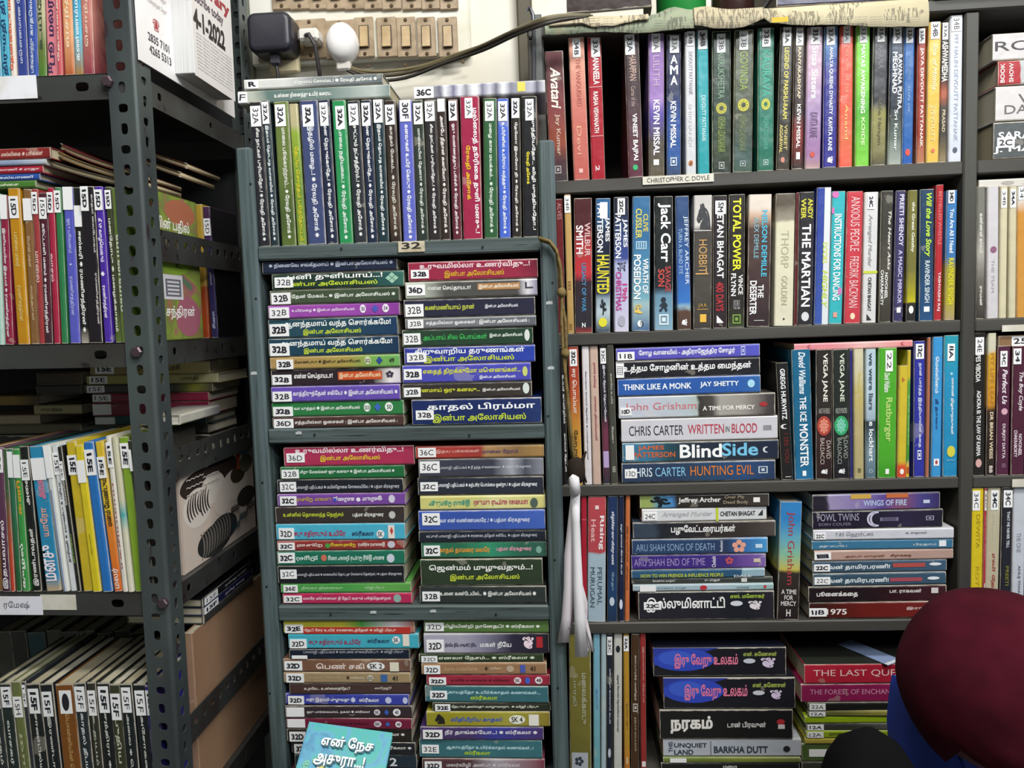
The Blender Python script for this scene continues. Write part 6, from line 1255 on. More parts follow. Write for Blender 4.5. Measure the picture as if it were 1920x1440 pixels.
def module(px0, px1, py0, py1, kind):
    y = -.022
    u0, v0 = wu(px0, py1, y); u1, v1 = wu(px1, py0, y)
    m = MB().box(u0, u1, y - .006, y - .0002, v0, v1, .0012).build('switch_module' if kind == 's' else 'socket_module', tan, board)
    cx, cz = (u0 + u1) / 2, (v0 + v1) / 2
    w, h = u1 - u0, v1 - v0
    for s in (-1, 1):
        MB().lathe([(.003, 0), (.003, .001), (.0022, .0016)], 10, Matrix.Translation((cx, y - .006, cz + s * h * .42)) @ Matrix.Rotation(math.pi / 2, 4, 'X')).build('screw', flat('54442f', .4, .5), m)
    if kind == 's':
        MB().box(cx - w * .26, cx + w * .26, y - .0066, y - .006, cz - h * .29, cz + h * .29).build('rocker_recess', hole_shade, m)
        k = MB(); a, b = w * .21, h * .26
        k.add([(cx - a, y - .0066, cz - b), (cx + a, y - .0066, cz - b), (cx + a, y - .0066, cz + b), (cx - a, y - .0066, cz + b),
               (cx - a, y - .0125, cz - b), (cx + a, y - .0125, cz - b), (cx + a, y - .0095, cz), (cx - a, y - .0095, cz), (cx + a, y - .0085, cz + b), (cx - a, y - .0085, cz + b)],
              [(0, 1, 5, 4), (4, 5, 6, 7), (7, 6, 8, 9), (9, 8, 2, 3), (1, 2, 8, 6, 5), (0, 4, 7, 9, 3)])
        k.build('rocker', tan2, m)
    else:
        for dx, dz, r in ((0, .2, .0032), (-.22, -.05, .0026), (.22, -.05, .0026)):
            MB().lathe([(r, 0), (r, .0004)], 12, Matrix.Translation((cx + dx * w, y - .0061, cz + dz * h)) @ Matrix.Rotation(math.pi / 2, 4, 'X')).build('pin_hole', hole_shade, m)
for a, b in ((669, 700), (710, 743), (747, 779), (785, 816), (824, 857)):
    module(a, b, 33, 110, 's')
module(487, 552, 36, 118, 'p'); module(556, 611, 36, 114, 'p'); module(614, 666, 38, 114, 'p')
for a, b in ((513, 544), (546, 578), (582, 610), (614, 646), (648, 680), (684, 714), (718, 750), (756, 788), (792, 822), (826, 857)):
    module(a, b, -58, 21, 's')
for px, py in ((690, 124), (820, 119), (868, 116), (598, 127), (760, 122)): screw(board, px, py, -.0222)
black_p = flat('1f1f2a', .4)
ad = empty('power_adapter', FW.M, 'black square power adapter plugged into the switchboard socket', 'power adapter')
u0, v0 = wu(478, 110, -.06); u1, v1 = wu(554, 31, -.06)
rr_ = .014; cxs = [(u0 + rr_, v0 + rr_, math.pi), (u1 - rr_, v0 + rr_, 1.5 * math.pi), (u1 - rr_, v1 - rr_, 0), (u0 + rr_, v1 - rr_, .5 * math.pi)]
rim = lambda k: [(cx + (rr_ - k) * math.cos(w0 + i * math.pi / 12), cy + (rr_ - k) * math.sin(w0 + i * math.pi / 12)) for cx, cy, w0 in cxs for i in range(7)]
hv, hf = [], []
for k_, y_ in ((0, -.0445), (0, -.082), (.0015, -.0865), (.0045, -.0895), (.009, -.0905)):
    hv += [(x, y_, z) for x, z in rim(k_)]
for j in range(4):
    hf += [(j * 28 + i, j * 28 + (i + 1) % 28, j * 28 + 28 + (i + 1) % 28, j * 28 + 28 + i) for i in range(28)]
hf += [tuple(range(28))[::-1], tuple(range(112, 140))]
obj('adapter_housing', hv, hf, black_p, ad, None, True)
q0, q1 = wu(528, 138, -.04), wu(556, 42, -.04)
MB().box(q0[0] - .02, q1[0], -.044, -.0303, q0[1], q1[1], .003).build('multi_plug_base', flat('c8bc98', .45), ad)
m = MB().box(*[wu(508, 132, -.07)[0], wu(527, 132, -.07)[0]], -.075, -.06, wu(515, 122, -.07)[1], v0 + .002, .002); m.build('cord_grip', flat('282830', .5), ad)
c0 = wu(518, 122, -.068)
MB().tube([(c0[0], -.068, c0[1] + .006), (c0[0] + .002, -.068, c0[1] - .02), (c0[0] - .004, -.062, c0[1] - .06), (c0[0] - .02, -.03, c0[1] - .2)], .0028).build('adapter_cord', flat('202024', .5), ad)
ch_ = empty('phone_charger', FW.M, 'small white charger plug with black cord in the middle socket', 'charger')
u0, v0 = wu(563, 82, -.05); u1, v1 = wu(600, 56, -.05)
MB().box(u0, u1, -.064, -.0303, v0, v1, .004).build('plug_body', flat('d8d4cc', .35), ch_)
c0 = wu(580, 66, -.064)
MB().tube([(c0[0] - .006, -.064, c0[1]), (c0[0] + .002, -.074, c0[1] - .002), (c0[0] + .012, -.076, c0[1] - .02), (c0[0] + .015, -.07, c0[1] - .06), (c0[0] + .013, -.04, c0[1] - .16)], .0034).build('charger_cord', flat('241e20', .4), ch_)
pg = empty('white_plug', FW.M, 'big rounded white mains plug feeding long grey twin cables', 'plug')
c0 = wu(641, 80, -.05)
Mx = Matrix.Translation((c0[0], -.0303, c0[1])) @ Matrix.Rotation(math.pi / 2, 4, 'X') @ Matrix.Diagonal((1, 1.22, 1, 1))
MB().lathe([(.0245, 0), (.026, .01), (.025, .026), (.019, .036), (.008, .04)], 28, Mx).build('plug_body', flat('e6e4e2', .25), pg, None, True)
MB().box(c0[0] - .012, c0[0] + .012, -.052, -.036, c0[1] - .044, c0[1] - .028, .003).build('cord_grip', flat('c8c4bc', .4), pg)
def cable_px(pts, y, r, name, mat):
    P = []
    for k, (px, py) in enumerate(pts):
        yy = y(k / (len(pts) - 1)) if callable(y) else y
        u, v = wu(px, py, yy); P.append(Vector((u, yy, v)))
    S = []
    for i in range(len(P) - 1):
        p0, p1, p2, p3 = P[max(i - 1, 0)], P[i], P[i + 1], P[min(i + 2, len(P) - 1)]
        for t in (0, .25, .5, .75):
            S.append(.5 * ((2 * p1) + (p2 - p0) * t + (2 * p0 - 5 * p1 + 4 * p2 - p3) * t * t + (3 * p1 - p0 - 3 * p2 + p3) * t ** 3))
    S.append(P[-1])
    return MB().tube(S, [r * min(1, .25 + (len(S) - 1 - k) * .25) for k in range(len(S))]).build(name, mat, pg, None, True)
ya = lambda t: -.046 - .178 * min(1, max(0, t - .4) / .38)
cable_px([(640, 116), (648, 126), (690, 140), (750, 139), (830, 116), (900, 88), (960, 60), (1010, 42), (1050, 33), (1112, 29)], ya, .003, 'mains_cable', flat('4c4430', .5))
cable_px([(642, 117), (652, 132), (700, 150), (760, 146), (830, 120), (905, 94), (965, 66), (1012, 48), (1050, 38), (1104, 31)], ya, .0028, 'mains_cable', flat('34302a', .5))
cable_px([(644, 118), (670, 131), (720, 134), (790, 124), (850, 104), (915, 82), (965, 57), (1010, 38), (1048, 30), (1108, 27)], ya, .0028, 'mains_cable', flat('6c6244', .5))

# ------------------------------------------------------------------ hook on the bookcase side, string, hanging papers
hk = empty('metal_hook', Matrix.Identity(4), 'grey metal hook strip standing up at the bookcase corner', 'hook')
fr_h = Frame((0, YR - .004, 0))
m = MB(); hu = lambda x, y: (lambda q: (q[0], YR - .004, q[1]))(fr_h.uv(x, y))
m.tube([hu(1001, 190), hu(1002, 120), hu(1001, 60), hu(999, 28), hu(993, 14), hu(987, 20)], .003)
m.build('hook_rod', flat('54545a', .35, .7), hk)
m = MB(); a0, a1 = fr_h.uv(1005, 190), fr_h.uv(1015, 26)
m.box(a0[0], a1[0], YR - .0042, YR - .0002, a0[1], a1[1], .001); m.build('hook_plate', flat('5c5e5c', .4, .6), hk)

rope_m = speckled('jute_string', '7c6a44', '584828', nscale=120, rough=.9)
fr_s = Frame((0, YC - .012, 0))
su = lambda x, y, dy=0: (lambda q: Vector((q[0], YC - .012 + dy, q[1])))(fr_s.uv(x, y, dy))
st = empty('jute_string', Matrix.Identity(4), 'brown jute string looped over the grey unit and knotted downward', 'string')
for k, pts in enumerate((((1010, 446), (1030, 452), (1043, 468), (1051, 500), (1054, 545), (1053, 600), (1056, 660), (1060, 700), (1068, 780), (1074, 840), (1079, 878)),
                         ((1012, 449), (1032, 456), (1044, 474), (1049, 520), (1051, 550), (1060, 600), (1062, 655), (1060, 690), (1064, 760), (1070, 830), (1076, 878)))):
    MB().tube([su(*p, .0) + Vector((0, .005 * k, 0)) for p in pts], .0022).build('string_strand', rope_m, st, None, True)
m = MB()
for c in (su(1053, 549), su(1060, 663)):
    m.lathe([(.002, -.006), (.0055, -.003), (.006, .001), (.0045, .005), (.002, .007)], 10, Matrix.Translation(c))
m.build('string_knot', rope_m, st, None, True)
dark_cloth = flat('2c241f', .9)
m = MB(); c = su(1080, 880)
m.lathe([(.004, .016), (.0095, .012), (.012, 0), (.0115, -.012), (.007, -.018)], 14, Matrix.Translation(c))
m.tube([c + Vector((.006, 0, -.004)), su(1092, 862), su(1099, 846)], [.003, .0028, .0012])
m.tube([c + Vector((.006, 0, -.008)), su(1094, 890), su(1100, 905)], [.0028, .0022, .001])
m.build('cloth_tie', dark_cloth, st, None, True)
hp = empty('hanging_papers', Matrix.Identity(4), 'bundle of white paper slips hanging from the dark cloth tie', 'papers')
def strip(pts, wpx, mat, dy0, nm='paper_slip'):
    v, f = [], []
    for k, (x, y, w) in enumerate(pts):
        bow = .004 * math.sin(k * 1.3)
        v += [su(x - w / 2, y, dy0 + bow), su(x, y, dy0 + bow - .004), su(x + w / 2, y, dy0 + bow)]
        v += [p + Vector((0, .0006, 0)) for p in v[-3:]]
    for k in range(len(pts) - 1):
        a, b = k * 6, k * 6 + 6
        f += [(a, a + 1, b + 1, b), (a + 1, a + 2, b + 2, b + 1), (a + 4, a + 3, b + 3, b + 4), (a + 5, a + 4, b + 4, b + 5), (a + 3, a, b, b + 3), (a + 2, a + 5, b + 5, b + 2)]
    e = len(pts) * 6 - 6
    f += [(0, 3, 4, 1), (1, 4, 5, 2), (e, e + 1, e + 4, e + 3), (e + 1, e + 2, e + 5, e + 4)]
    obj(nm, v, f, mat, hp, None, True)
pw = flat('e2dfe2', .7); pw2 = flat('cfc8cc', .7); pw3 = flat('b8a4b4', .7)
m = MB(); tp, tb = su(1076, 889, -.008), su(1079, 925, -.008)
m.tube([tp, tp + Vector((0, -.001, -.004)), tb], [.003, .0068, .0072], 14); m.build('rolled_slip', pw, hp, None, True)
strip([(1079, 922, 17), (1080, 980, 15), (1082, 1040, 16), (1084, 1100, 18), (1087, 1160, 20), (1090, 1232, 24)], 0, pw, -.004)
strip([(1076, 930, 12), (1072, 985, 16), (1068, 1040, 20), (1066, 1100, 18), (1062, 1160, 18), (1056, 1205, 22)], 0, pw2, .003)
strip([(1080, 930, 10), (1077, 990, 16), (1074, 1060, 16), (1070, 1120, 14), (1066, 1180, 14)], 0, pw3, .007)
strip([(1086, 1090, 10), (1094, 1130, 16), (1096, 1160, 10), (1104, 1190, 8), (1112, 1222, 6)], 0, pw2, .004)
strip([(1088, 1120, 8), (1096, 1170, 10), (1102, 1205, 12), (1100, 1228, 8)], 0, pw, .009)

def newsprint_mat(name, cols, ink='4a463c'):
    """mottled paper carrying dashes of print in narrow columns"""
    if name in MATS: return MATS[name]
    m = mottle(name, cols, 8); m.node_tree.nodes['Principled BSDF'].inputs['Roughness'].default_value = .85
    N, L = m.node_tree.nodes, m.node_tree.links
    b = N['Principled BSDF']; src = b.inputs['Base Color'].links[0].from_socket
    tc = N.new('ShaderNodeTexCoord'); mp = N.new('ShaderNodeMapping'); mp.inputs['Scale'].default_value = (520, 90, 90)
    L.new(tc.outputs['Object'], mp.inputs['Vector'])
    n1 = N.new('ShaderNodeTexNoise'); n1.inputs['Scale'].default_value = 1; n1.inputs['Detail'].default_value = 1
    L.new(mp.outputs['Vector'], n1.inputs['Vector'])
    mp2 = N.new('ShaderNodeMapping'); mp2.inputs['Scale'].default_value = (28, 40, 40); L.new(tc.outputs['Object'], mp2.inputs['Vector'])
    n2 = N.new('ShaderNodeTexVoronoi'); n2.feature = 'F1'; n2.distance = 'CHEBYCHEV'; n2.inputs['Scale'].default_value = 1
    L.new(mp2.outputs['Vector'], n2.inputs['Vector'])
    sp = N.new('ShaderNodeSeparateColor'); L.new(n2.outputs['Color'], sp.inputs[0])
    g1 = N.new('ShaderNodeMath'); g1.operation = 'GREATER_THAN'; g1.inputs[1].default_value = .52; L.new(n1.outputs['Fac'], g1.inputs[0])
    g2 = N.new('ShaderNodeMath'); g2.operation = 'GREATER_THAN'; g2.inputs[1].default_value = .35; L.new(sp.outputs[0], g2.inputs[0])
    mu = N.new('ShaderNodeMath'); mu.operation = 'MULTIPLY'; L.new(g1.outputs[0], mu.inputs[0]); L.new(g2.outputs[0], mu.inputs[1])
    m3 = N.new('ShaderNodeMath'); m3.operation = 'MULTIPLY'; m3.inputs[1].default_value = .62; L.new(mu.outputs[0], m3.inputs[0])
    mx = N.new('ShaderNodeMix'); mx.data_type = 'RGBA'; L.new(m3.outputs[0], mx.inputs[0]); L.new(src, mx.inputs[6]); mx.inputs[7].default_value = lin(ink)
    L.new(mx.outputs[2], b.inputs['Base Color'])
    return m

# ------------------------------------------------------------------ newspaper and what lies on the bookcase's top board
news = newsprint_mat('old_newsprint', ['9c927a', 'ada286', 'b8ad92', '948a74'])
tz = top_z[1]
np_ = empty('newspaper', Matrix.Identity(4), 'old printed newspaper sheet draped over the edge of the bookcase top', 'newspaper')
fr_n = Frame((0, YR - .006, 0))
def drape(name, px0, px1, low, mat, dy, back=.13):
    """sheet lying on the top board and folding down over its front edge; low: list of (px, py) of its lower edge"""
    n = 24; v, f = [], []
    for i in range(n + 1):
        px = px0 + (px1 - px0) * i / n
        py = low[0][1]
        for (xa, ya), (xb, yb) in zip(low, low[1:]):
            if xa <= px <= xb: py = ya + (yb - ya) * (px - xa) / (xb - xa)
        u, zb = fr_n.uv(px, py)
        hump = .010 * math.exp(-((px - 1262) / 26.0) ** 2) + .006 * math.exp(-((px - 1320) / 30.0) ** 2) + .003 * math.exp(-((px - 1090) / 40.0) ** 2)
        rip = .0011 * math.sin(px * .043) + .0005 * math.sin(px * .17 + 1)
        yf = YR - .0105 - dy
        col = [(u, YR + back, tz + .0012 + dy * .3), (u, YR + .0105, tz + .0016 + dy * .3), (u, yf + .002 + rip * .3, tz + .001 + dy * .3 + hump), (u, yf - .001 + rip, tz - .006), (u, yf - .003 + rip * 1.6, (tz + zb) / 2 - .003), (u, yf - .002 + rip * 2, zb)]
        v += col + [(x, y + .0005, z - .0005) for x, y, z in col]
    for i in range(n):
        a, b = i * 12, i * 12 + 12
        for k in range(5):
            f += [(a + k, a + k + 1, b + k + 1, b + k), (a + 6 + k + 1, a + 6 + k, b + 6 + k, b + 6 + k + 1)]
        f.append((a + 5, a + 11, b + 11, b + 5))
    return obj(name, v, f, mat, np_, None, True)
drape('newspaper_sheet', 1022, 1300, [(1022, 68), (1100, 64), (1200, 64), (1300, 56)], newsprint_mat('green_newsprint', ['848a70', '969a80', '7c8874', '9c9678']), .0)
drape('newspaper_sheet', 1030, 1215, [(1030, 50), (1080, 44), (1110, 56), (1150, 54), (1215, 36)], news, .004)
drape('newspaper_sheet', 1300, 1430, [(1300, 52), (1320, 54), (1345, 57), (1390, 56), (1430, 40)], news, .003)
drape('newspaper_sheet', 1415, 1737, [(1415, 30), (1440, 46), (1500, 49), (1600, 51), (1690, 53), (1720, 55), (1737, 52)], newsprint_mat('cream_newsprint', ['b4aa8c', 'c0b698', 'aca284', 'bab094']), .0)
yfr = YR - .0135
def newsprint(px0, px1, py, n_, txt='செய்தி உலகம்', col='4c4838', hh=3.3):
    for k in range(n_):
        a = fr_n.uv(px0, py + 4.6 * k + hh, -.012); b = fr_n.uv(px1, py + 4.6 * k, -.012)
        writing('newsprint_lettering', txt, col, lambda p, q: (a[0] + (b[0] - a[0]) * p, YR - .0235, a[1] + (b[1] - a[1]) * q), np_)
for x in (1545, 1572, 1600, 1628, 1655): newsprint(x, x + 23, 33, 4)
for x in (1308, 1335, 1362, 1390): newsprint(x, x + 22, 34, 4, col='3c382e')
for x in (1034, 1060, 1120, 1165, 1190): newsprint(x, x + 20, 53, 2)
for x in (1105, 1130): newsprint(x, x + 20, 36, 3)
for x in (1228, 1250, 1272): newsprint(x, x + 20, 40, 3, col='3c4038')
newsprint(1690, 1722, 34, 3, 'NEWS', '4c483c', 3); newsprint(1090, 1115, 36, 3); newsprint(1225, 1260, 44, 3)
yel = MB(); a = fr_n.uv(1445, 45, -.012); b = fr_n.uv(1476, 34, -.012)
yel.box(a[0], b[0], YR - .0232, YR - .0228, a[1], b[1]); yel.build('yellow_advert', flat('c8a828', .7), np_)

GT = 'things lying on top of the dark bookcase'
def top_book(px0, px1, th, dy, d, colour, lab, pages='cfc8b4', rot=0.0, lift=.003, ends=False):
    f = Frame((0, YR + dy, 0)); u0 = f.uv(px0, 10)[0]; u1 = f.uv(px1, 10)[0]
    L = u1 - u0
    M = Matrix.Translation(((u0 + u1) / 2, YR + dy, tz + lift + th / 2)) @ Matrix.Rotation(rot, 4, 'Z')
    if ends:      # page edges outwards: spine to the wall
        M = M @ Matrix.Rotation(math.pi, 4, 'Z') @ Matrix.Translation((0, -d, 0))
        M = M @ Matrix.Translation((L / 2, 0, 0)) @ Matrix.Rotation(-math.pi / 2, 4, 'Y')
    else:
        M = M @ Matrix.Translation((L / 2, 0, 0)) @ Matrix.Rotation(-math.pi / 2, 4, 'Y')
    return book(M, th, L, d, colour, '', None, lab, GT, pages=pages)
top_book(1066, 1208, .016, .012, .12, '1e1a18', 'dark book with white page edges, on the bookcase top near its hook', 'dcd6c8', math.radians(-4), .004, True)
top_book(1062, 1222, .06, .014, .12, '2e2220', 'thick brown black album on top of the white-edged book', '3a302c', math.radians(-3), .021)
top_book(1455, 1768, .022, .0, .15, '2c2844@.4,28264c@.6,242028@1', 'wide dark blue book lying on the bookcase top', '5c5850', math.radians(1.5), .005)
top_book(1450, 1770, .05, .01, .14, '34306c', 'indigo album lying on the wide dark blue book', '5c5850', math.radians(1), .028)
bt = empty('green_canister', Matrix.Translation((FR.uv(1290, 15)[0] + .001, YR + .065, tz + .004)), 'round green plastic canister standing on the bookcase top', 'canister', GT)
MB().lathe([(.034, 0), (.0365, .003), (.0365, .11), (.034, .115)], 32).build('canister_wall', flat('1e7a34', .3), bt, None, True)
MB().lathe([(.038, .115), (.038, .13), (.03, .134)], 32).build('canister_lid', flat('17602a', .35), bt, None, True)
jb = empty('storage_jar', Matrix.Translation((FR.uv(1392, 15)[0], YR + .06, tz + .004)), 'dark brown jar standing beside the green canister', 'jar', GT)
MB().lathe([(.028, 0), (.031, .004), (.031, .07), (.024, .082), (.024, .1)], 28).build('jar_wall', flat('2e1a18', .25), jb, None, True)
MB().lathe([(.026, .1), (.026, .115), (.022, .118)], 28).build('jar_lid', flat('241614', .4), jb, None, True)
sh = empty('folded_newspaper', Matrix.Identity(4), 'folded cream newspaper jutting from the bookcase top beyond the divider', 'newspaper')
f2 = Frame((0, YR - .03, 0)); u0 = f2.uv(1768, 10)[0]; u1 = f2.uv(2050, 10)[0]
m = MB()
for k in range(3): m.box(u0 + .004 * k, u1, YR - .012 - .004 * k, YR + .12, tz + .0022 + .003 * k, tz + .0046 + .003 * k, .0008)
m.build('newspaper_folds', newsprint_mat('pale_newsprint', ['b8b098', 'c2baa4', 'aea68e']), sh)

# ------------------------------------------------------------------ the turquoise book propped in front of the lower cubby
Bf = Frame((0, YC - .045, 0))
p0, p1 = Bf.uv(570, 1372), Bf.uv(728, 1384)
bw = math.hypot(p1[0] - p0[0], p1[1] - p0[1]); bh = .175
ang = math.atan2(p1[1] - p0[1], p1[0] - p0[0])
Mq = Matrix.Translation((p0[0], YC - .02, p0[1])) @ Matrix.Rotation(-ang, 4, 'Y') @ Matrix.Rotation(math.radians(-56), 4, 'X') @ Matrix.Rotation(math.radians(7), 4, 'Z') @ Matrix.Translation((0, 0, -bh))
tb_ = empty('paperback', Mq, 'turquoise flowery paperback with white title propped before the lower cubby', 'book')
aqua = mottle('turquoise_art', ['3ca4ac', '48b0b8', '4cb4a8', '5ca8c8', '4c90b4', '90c084'], 26)
MB().box(0, bw, -.001, 0, 0, bh, .0004).build('front_cover', aqua, tb_)
MB().box(.001, bw - .002, .0001, .0118, .0015, bh - .0015).build('page_block', page_mat(), tb_)
MB().box(0, bw, .012, .013, 0, bh, .0004).build('back_cover', aqua, tb_)
MB().box(-.001, 0, -.001, .013, 0, bh).build('spine', aqua, tb_)
def on_front(t, c, x0, x1, z0, z1, fl=''):
    writing('cover_lettering' if any(ord(q) < 0x2500 for q in t) else 'cover_picture', t, c, lambda a, b: (bw * (x0 + a * (x1 - x0)), -.0013 - .0001 * on_front.k, bh * (1 - (z1 - b * (z1 - z0)))), tb_, fl)
    on_front.k += 1
on_front.k = 0
for _ in range(26):
    x, z = random.uniform(.0, .3), random.uniform(.24, .8); s = random.uniform(.05, .09)
    on_front('✿', random.choice(('d8d070', 'e8e4c8', 'a8cc98', '78c0a8')), x, x + s, z, z + s * .7)
for x, z, c, s in ((.78, .3, '5c9c4c', .12), (.62, .42, '4c88c0', .14), (.84, .46, '70a84c', .12), (.5, .5, '58a4b8', .1)):
    on_front('●', c, x, x + s, z, z + s * .8)
on_front('என் நேச', '285c6c', .215, .825, .1, .215, 'B'); on_front('என் நேச', 'f6faf8', .2, .81, .088, .203)
on_front('அசுரா...!', '285c6c', .185, .765, .235, .345, 'B'); on_front('அசுரா...!', 'f6faf8', .17, .75, .223, .333)

# bookmark slip on the crimson book of the bottom shelf
fq = Frame((0, YR + .004, 0)); qa = fq.uv(1660, 1246)
mk = empty('paper_slip', Matrix.Translation((qa[0], YR + .03, qa[1] + .0012)) @ Matrix.Rotation(math.radians(32), 4, 'Z'), 'pale blue paper slip lying on the crimson book of the bottom shelf', 'bookmark')
MB().box(-.016, .016, -.028, .06, 0, .0008).build('slip', flat('8c9cc0', .5), mk)
MB().box(-.016, .016, -.028, -.022, .0008, .001).build('slip_border', flat('d8dce4', .5), mk)

# ------------------------------------------------------------------ the person in the corner: seated before the shelves, head bowed towards the aisle
PY = 0.85
fp = Frame((0, PY, 0))
hx, hz = fp.uv(1868, 1282)
HR = .1
skin = speckled('skin', '7a4f3a', '6c4432', nscale=30, rough=.5)
maroon = speckled('maroon_cloth', '460f1d', '360a15', (1, 1, 1), .35, .7, .95, 0, .3, nscale=26)
blue = speckled('blue_cloth', '1f3ea4', '18307e', (1, 1, 1), .35, .7, .7, 0, .3, nscale=20)
navy = speckled('navy_cloth', '1c2038', '171a2c', (1, 1, 1), .35, .7, .8, 0, .3, nscale=20)
person = empty('person', Matrix.Translation((hx, PY, 0)), 'person in a maroon head cloth and blue top seated before the bookcase, head bowed', 'person')
def skinned(name, joints, edges, mat, parent, subdiv=2, root=0):
    me = bpy.data.meshes.new(name); me.from_pydata([j[:3] for j in joints], edges, []); me.materials.append(mat)
    o = bpy.data.objects.new(name, me); COL.objects.link(o); o.parent = parent
    s = o.modifiers.new('skin', 'SKIN'); s.use_smooth_shade = True
    for v, j in zip(me.skin_vertices[0].data, joints):
        r = j[3]; v.radius = r if isinstance(r, tuple) else (r, r)
    me.skin_vertices[0].data[root].use_root = True
    b = o.modifiers.new('smooth', 'SUBSURF'); b.levels = subdiv; b.render_levels = subdiv
    return o
z_ = hz
ty = .105                             # trunk behind the bowed head
arm_l = Frame((0, PY + ty, 0)).uv(1668, 1400)[0] - hx + .068      # axis of the arm that shows
ox = arm_l + .165                     # trunk centre
sh_z = z_ - .07
seat = sh_z - .5
J = [(ox, ty + .02, seat, (.14, .1)), (ox, ty + .02, seat + .2, (.12, .085)), (ox, ty + .01, sh_z - .09, (.13, .085)), (ox - .03, ty - .005, sh_z - .01, (.07, .06)), (.03, .06, z_ - .02, .05), (.0, .0, z_ - .005, (.078, .085)), (0, -.03, z_ - .02, (.066, .07)),
     (arm_l, ty, sh_z - .04, .048), (arm_l - .0, ty - .01, sh_z - .3, .041), (ox - .1, ty - .2, sh_z - .36, .033), (ox - .09, ty - .23, sh_z - .365, .026),
     (ox + .165, ty, sh_z - .04, .048), (ox + .165, ty - .01, sh_z - .3, .041), (ox + .1, ty - .2, sh_z - .36, .033), (ox + .09, ty - .23, sh_z - .365, .026),
     (ox - .09, ty - .03, seat - .01, .08), (ox - .13, ty - .42, seat + .02, .06), (ox - .13, ty - .4, .3, .045), (ox - .13, ty - .4, .06, .035), (ox - .13, ty - .5, .035, .03),
     (ox + .09, ty - .03, seat - .01, .08), (ox + .13, ty - .42, seat + .02, .06), (ox + .13, ty - .4, .3, .045), (ox + .13, ty - .4, .06, .035), (ox + .13, ty - .5, .035, .03)]
E_ = [(0, 1), (1, 2), (2, 3), (3, 4), (4, 5), (5, 6), (2, 7), (7, 8), (8, 9), (9, 10), (2, 11), (11, 12), (12, 13), (13, 14), (0, 15), (15, 16), (16, 17), (17, 18), (18, 19), (0, 20), (20, 21), (21, 22), (22, 23), (23, 24)]
skinned('body', J, E_, skin, person)
for sx in (-1, 1):                    # hands: palm, four fingers and a thumb resting on the thighs
    px_, py_, pz_ = ox + .09 * sx, ty - .23, sh_z - .365
    hj = [(px_, py_, pz_, .026), (px_ - .01 * sx, py_ - .045, pz_ - .008, (.02, .032))]; he = [(0, 1)]
    for k in range(4):
        o = (k - 1.5) * .017
        n = len(hj); ln = (.06, .07, .066, .052)[k] * .85
        hj += [(px_ - .01 * sx + o, py_ - .068, pz_ - .01, .0095), (px_ - .01 * sx + o * 1.1, py_ - .068 - ln * .55, pz_ - .018, .0088), (px_ - .01 * sx + o * 1.1, py_ - .068 - ln * .85, pz_ - .036, .0078)]
        he += [(1, n), (n, n + 1), (n + 1, n + 2)]
    n = len(hj)
    hj += [(px_ - .036 * sx, py_ - .03, pz_ - .01, .011), (px_ - .05 * sx, py_ - .06, pz_ - .02, .0092)]; he += [(0, n), (n, n + 1)]
    skinned('hand', hj, he, skin, person, 2)
T = [(ox, ty + .02, seat + .02, (.165, .115)), (ox, ty + .02, seat + .2, (.145, .1)), (ox, ty + .01, sh_z - .09, (.155, .1)), (ox - .02, ty, sh_z - .02, (.1, .075)),
     (arm_l, ty, sh_z - .035, .06), (arm_l, ty - .01, sh_z - .3, .054), (ox - .11, ty - .17, sh_z - .352, .045), (ox + .165, ty, sh_z - .035, .06), (ox + .165, ty - .01, sh_z - .3, .054), (ox + .11, ty - .17, sh_z - .352, .045), (.095, .085, sh_z + .008, (.068, .062))]
skinned('blue_top', T, [(0, 1), (1, 2), (2, 3), (3, 10), (2, 4), (4, 5), (5, 6), (2, 7), (7, 8), (8, 9)], blue, person)
skinned('trousers', [(ox, ty + .02, seat, (.16, .11)), (ox - .09, ty - .03, seat - .01, .095), (ox - .13, ty - .42, seat + .02, .076), (ox - .13, ty - .4, .3, .058), (ox - .13, ty - .4, .13, .05), (ox + .09, ty - .03, seat - .01, .095), (ox + .13, ty - .42, seat + .02, .076), (ox + .13, ty - .4, .3, .058), (ox + .13, ty - .4, .13, .05)],
        [(0, 1), (1, 2), (2, 3), (3, 4), (0, 5), (5, 6), (6, 7), (7, 8)], navy, person)
# the bowed head: everything on it is built upright around its centre, then tipped towards the aisle
TIP = Matrix.Translation((0, 0, z_)) @ Matrix.Rotation(math.radians(42), 4, 'X')
def head_cloth():
    v, f = [], []; nu, nv = 48, 30
    for j in range(nv + 1):
        ph = math.pi * .82 * j / nv
        for i in range(nu):
            th = 2 * math.pi * i / nu
            fold = (.0014 * math.sin(5 * th + 3 * ph) * math.sin(ph) ** 2 + .001 * math.sin(9 * ph + 2 * th)) * math.sin(ph)
            fold += .0035 * math.exp(-((ph - 1.2 - .2 * math.sin(th + 2)) / .05) ** 2) * max(0, math.cos(th + 1.1))
            v.append(((HR + fold) * math.sin(ph) * math.cos(th), (HR * 1.06 + fold) * math.sin(ph) * math.sin(th), (HR * 1.02 + fold) * math.cos(ph)))
    for j in range(nv):
        for i in range(nu):
            a, b = j * nu + i, j * nu + (i + 1) % nu
            th = 2 * math.pi * (i + .5) / nu; ph = math.pi * .82 * (j + .5) / nv
            if math.sin(th) < -.66 and ph > 1.5: continue       # the face opening
            f.append((a, b, b + nu, a + nu))
    o = obj('head_cloth', v, f, maroon, person, TIP, True)
    s = o.modifiers.new('cloth_thickness', 'SOLIDIFY'); s.thickness = .004; s.offset = 1
head_cloth()
prof = [(max(.001, .078 * math.sin(math.pi * k / 16)) * (1 - .12 * max(0, (k - 9) / 7)), .098 * math.cos(math.pi * (1 - k / 16.0)) * -1) for k in range(17)]
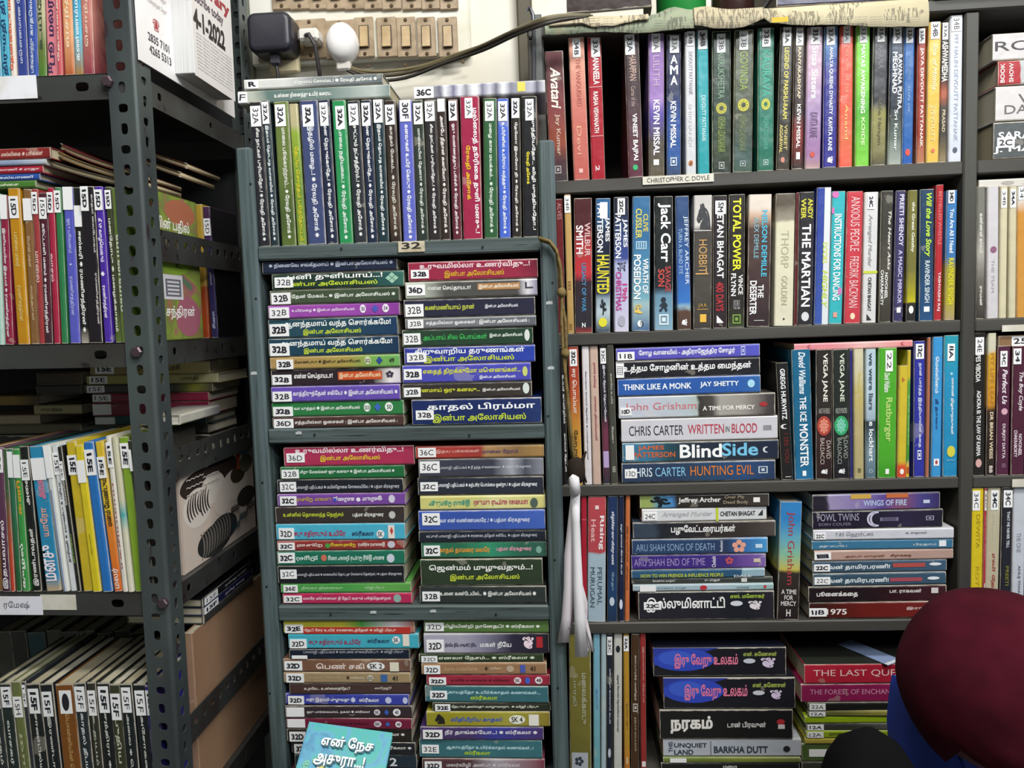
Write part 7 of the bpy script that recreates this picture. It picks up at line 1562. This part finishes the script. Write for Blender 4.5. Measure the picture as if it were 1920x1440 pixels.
MB().lathe([(r, z) for r, z in reversed(prof)], 28, Matrix.Translation((0, -.002, -.01)) @ Matrix.Diagonal((1, 1.12, 1, 1))).build('face', skin, person, TIP, True)
MB().tube([(.05, -.095, .045), (.075, -.085, .0), (.09, -.05, -.04), (.095, .0, -.06)], [.003, .0055, .006, .003], 12).build('head_cloth_fold', maroon, person, TIP, True)
for sx in (-1, 1):
    MB().lathe([(.001, -.009), (.007, -.006), (.009, 0), (.007, .006), (.001, .009)], 12, Matrix.Translation((.03 * sx, -.085, -.012))).build('eye', flat('e4e0d8', .3), person, TIP, True)
MB().tube([(0, -.086, -.004), (0, -.093, -.028), (0, -.098, -.041), (0, -.086, -.046)], [.006, .008, .01, .005], 10).build('nose', skin, person, TIP, True)
MB().tube([(-.022, -.08, -.062), (0, -.083, -.061), (.022, -.08, -.062)], [.003, .006, .003], 8).build('mouth', flat('5c2c28', .5), person, TIP, True)
st_z = seat - .125
sl = empty('low_stool', Matrix.Translation((hx + ox, PY + ty, 0)), 'low wooden stool under the seated person', 'stool')
MB().box(-.17, .17, -.14, .13, st_z - .03, st_z, .006).build('seat', brown_side, sl)
for sx in (-1, 1):
    for sy in (-1, 1):
        MB().box(sx * .14 - .015, sx * .14 + .015, sy * .1 - .015, sy * .1 + .015, 0, st_z - .03, .003).build('leg', brown_side, sl)
# black bag at the bottom edge, beside the person
bagf = Frame((0, .8, 0)); bx_, bz_ = bagf.uv(1652, 1397)
bg = empty('black_bag', Matrix.Translation((bx_, .83, bz_ - .36)), 'black soft rounded bag beside the seated person at the bottom edge', 'bag')
v, f = [], []; nu, nv = 32, 18
for j in range(nv + 1):
    t = j / nv
    rr = 1.0 if t < .75 else math.sqrt(max(.02, 1 - ((t - .75) / .25) ** 2))
    for i in range(nu):
        th = 2 * math.pi * i / nu; c_, s_ = math.cos(th), math.sin(th)
        v.append((.054 * rr * math.copysign(abs(c_) ** .75, c_) + .01 * (1 - t), .05 * rr * math.copysign(abs(s_) ** .75, s_), .36 * t))
f = [(j * nu + i, j * nu + (i + 1) % nu, (j + 1) * nu + (i + 1) % nu, (j + 1) * nu + i) for j in range(nv) for i in range(nu)] + [tuple(range(nu))[::-1], tuple(range(nv * nu, nv * nu + nu))]
obj('bag_body', v, f, flat('0c0c0d', .95), bg, None, True)
MB().box(-.035, .035, -.058, -.05, .02, .2, .004).build('bag_pocket', flat('101011', .95), bg)
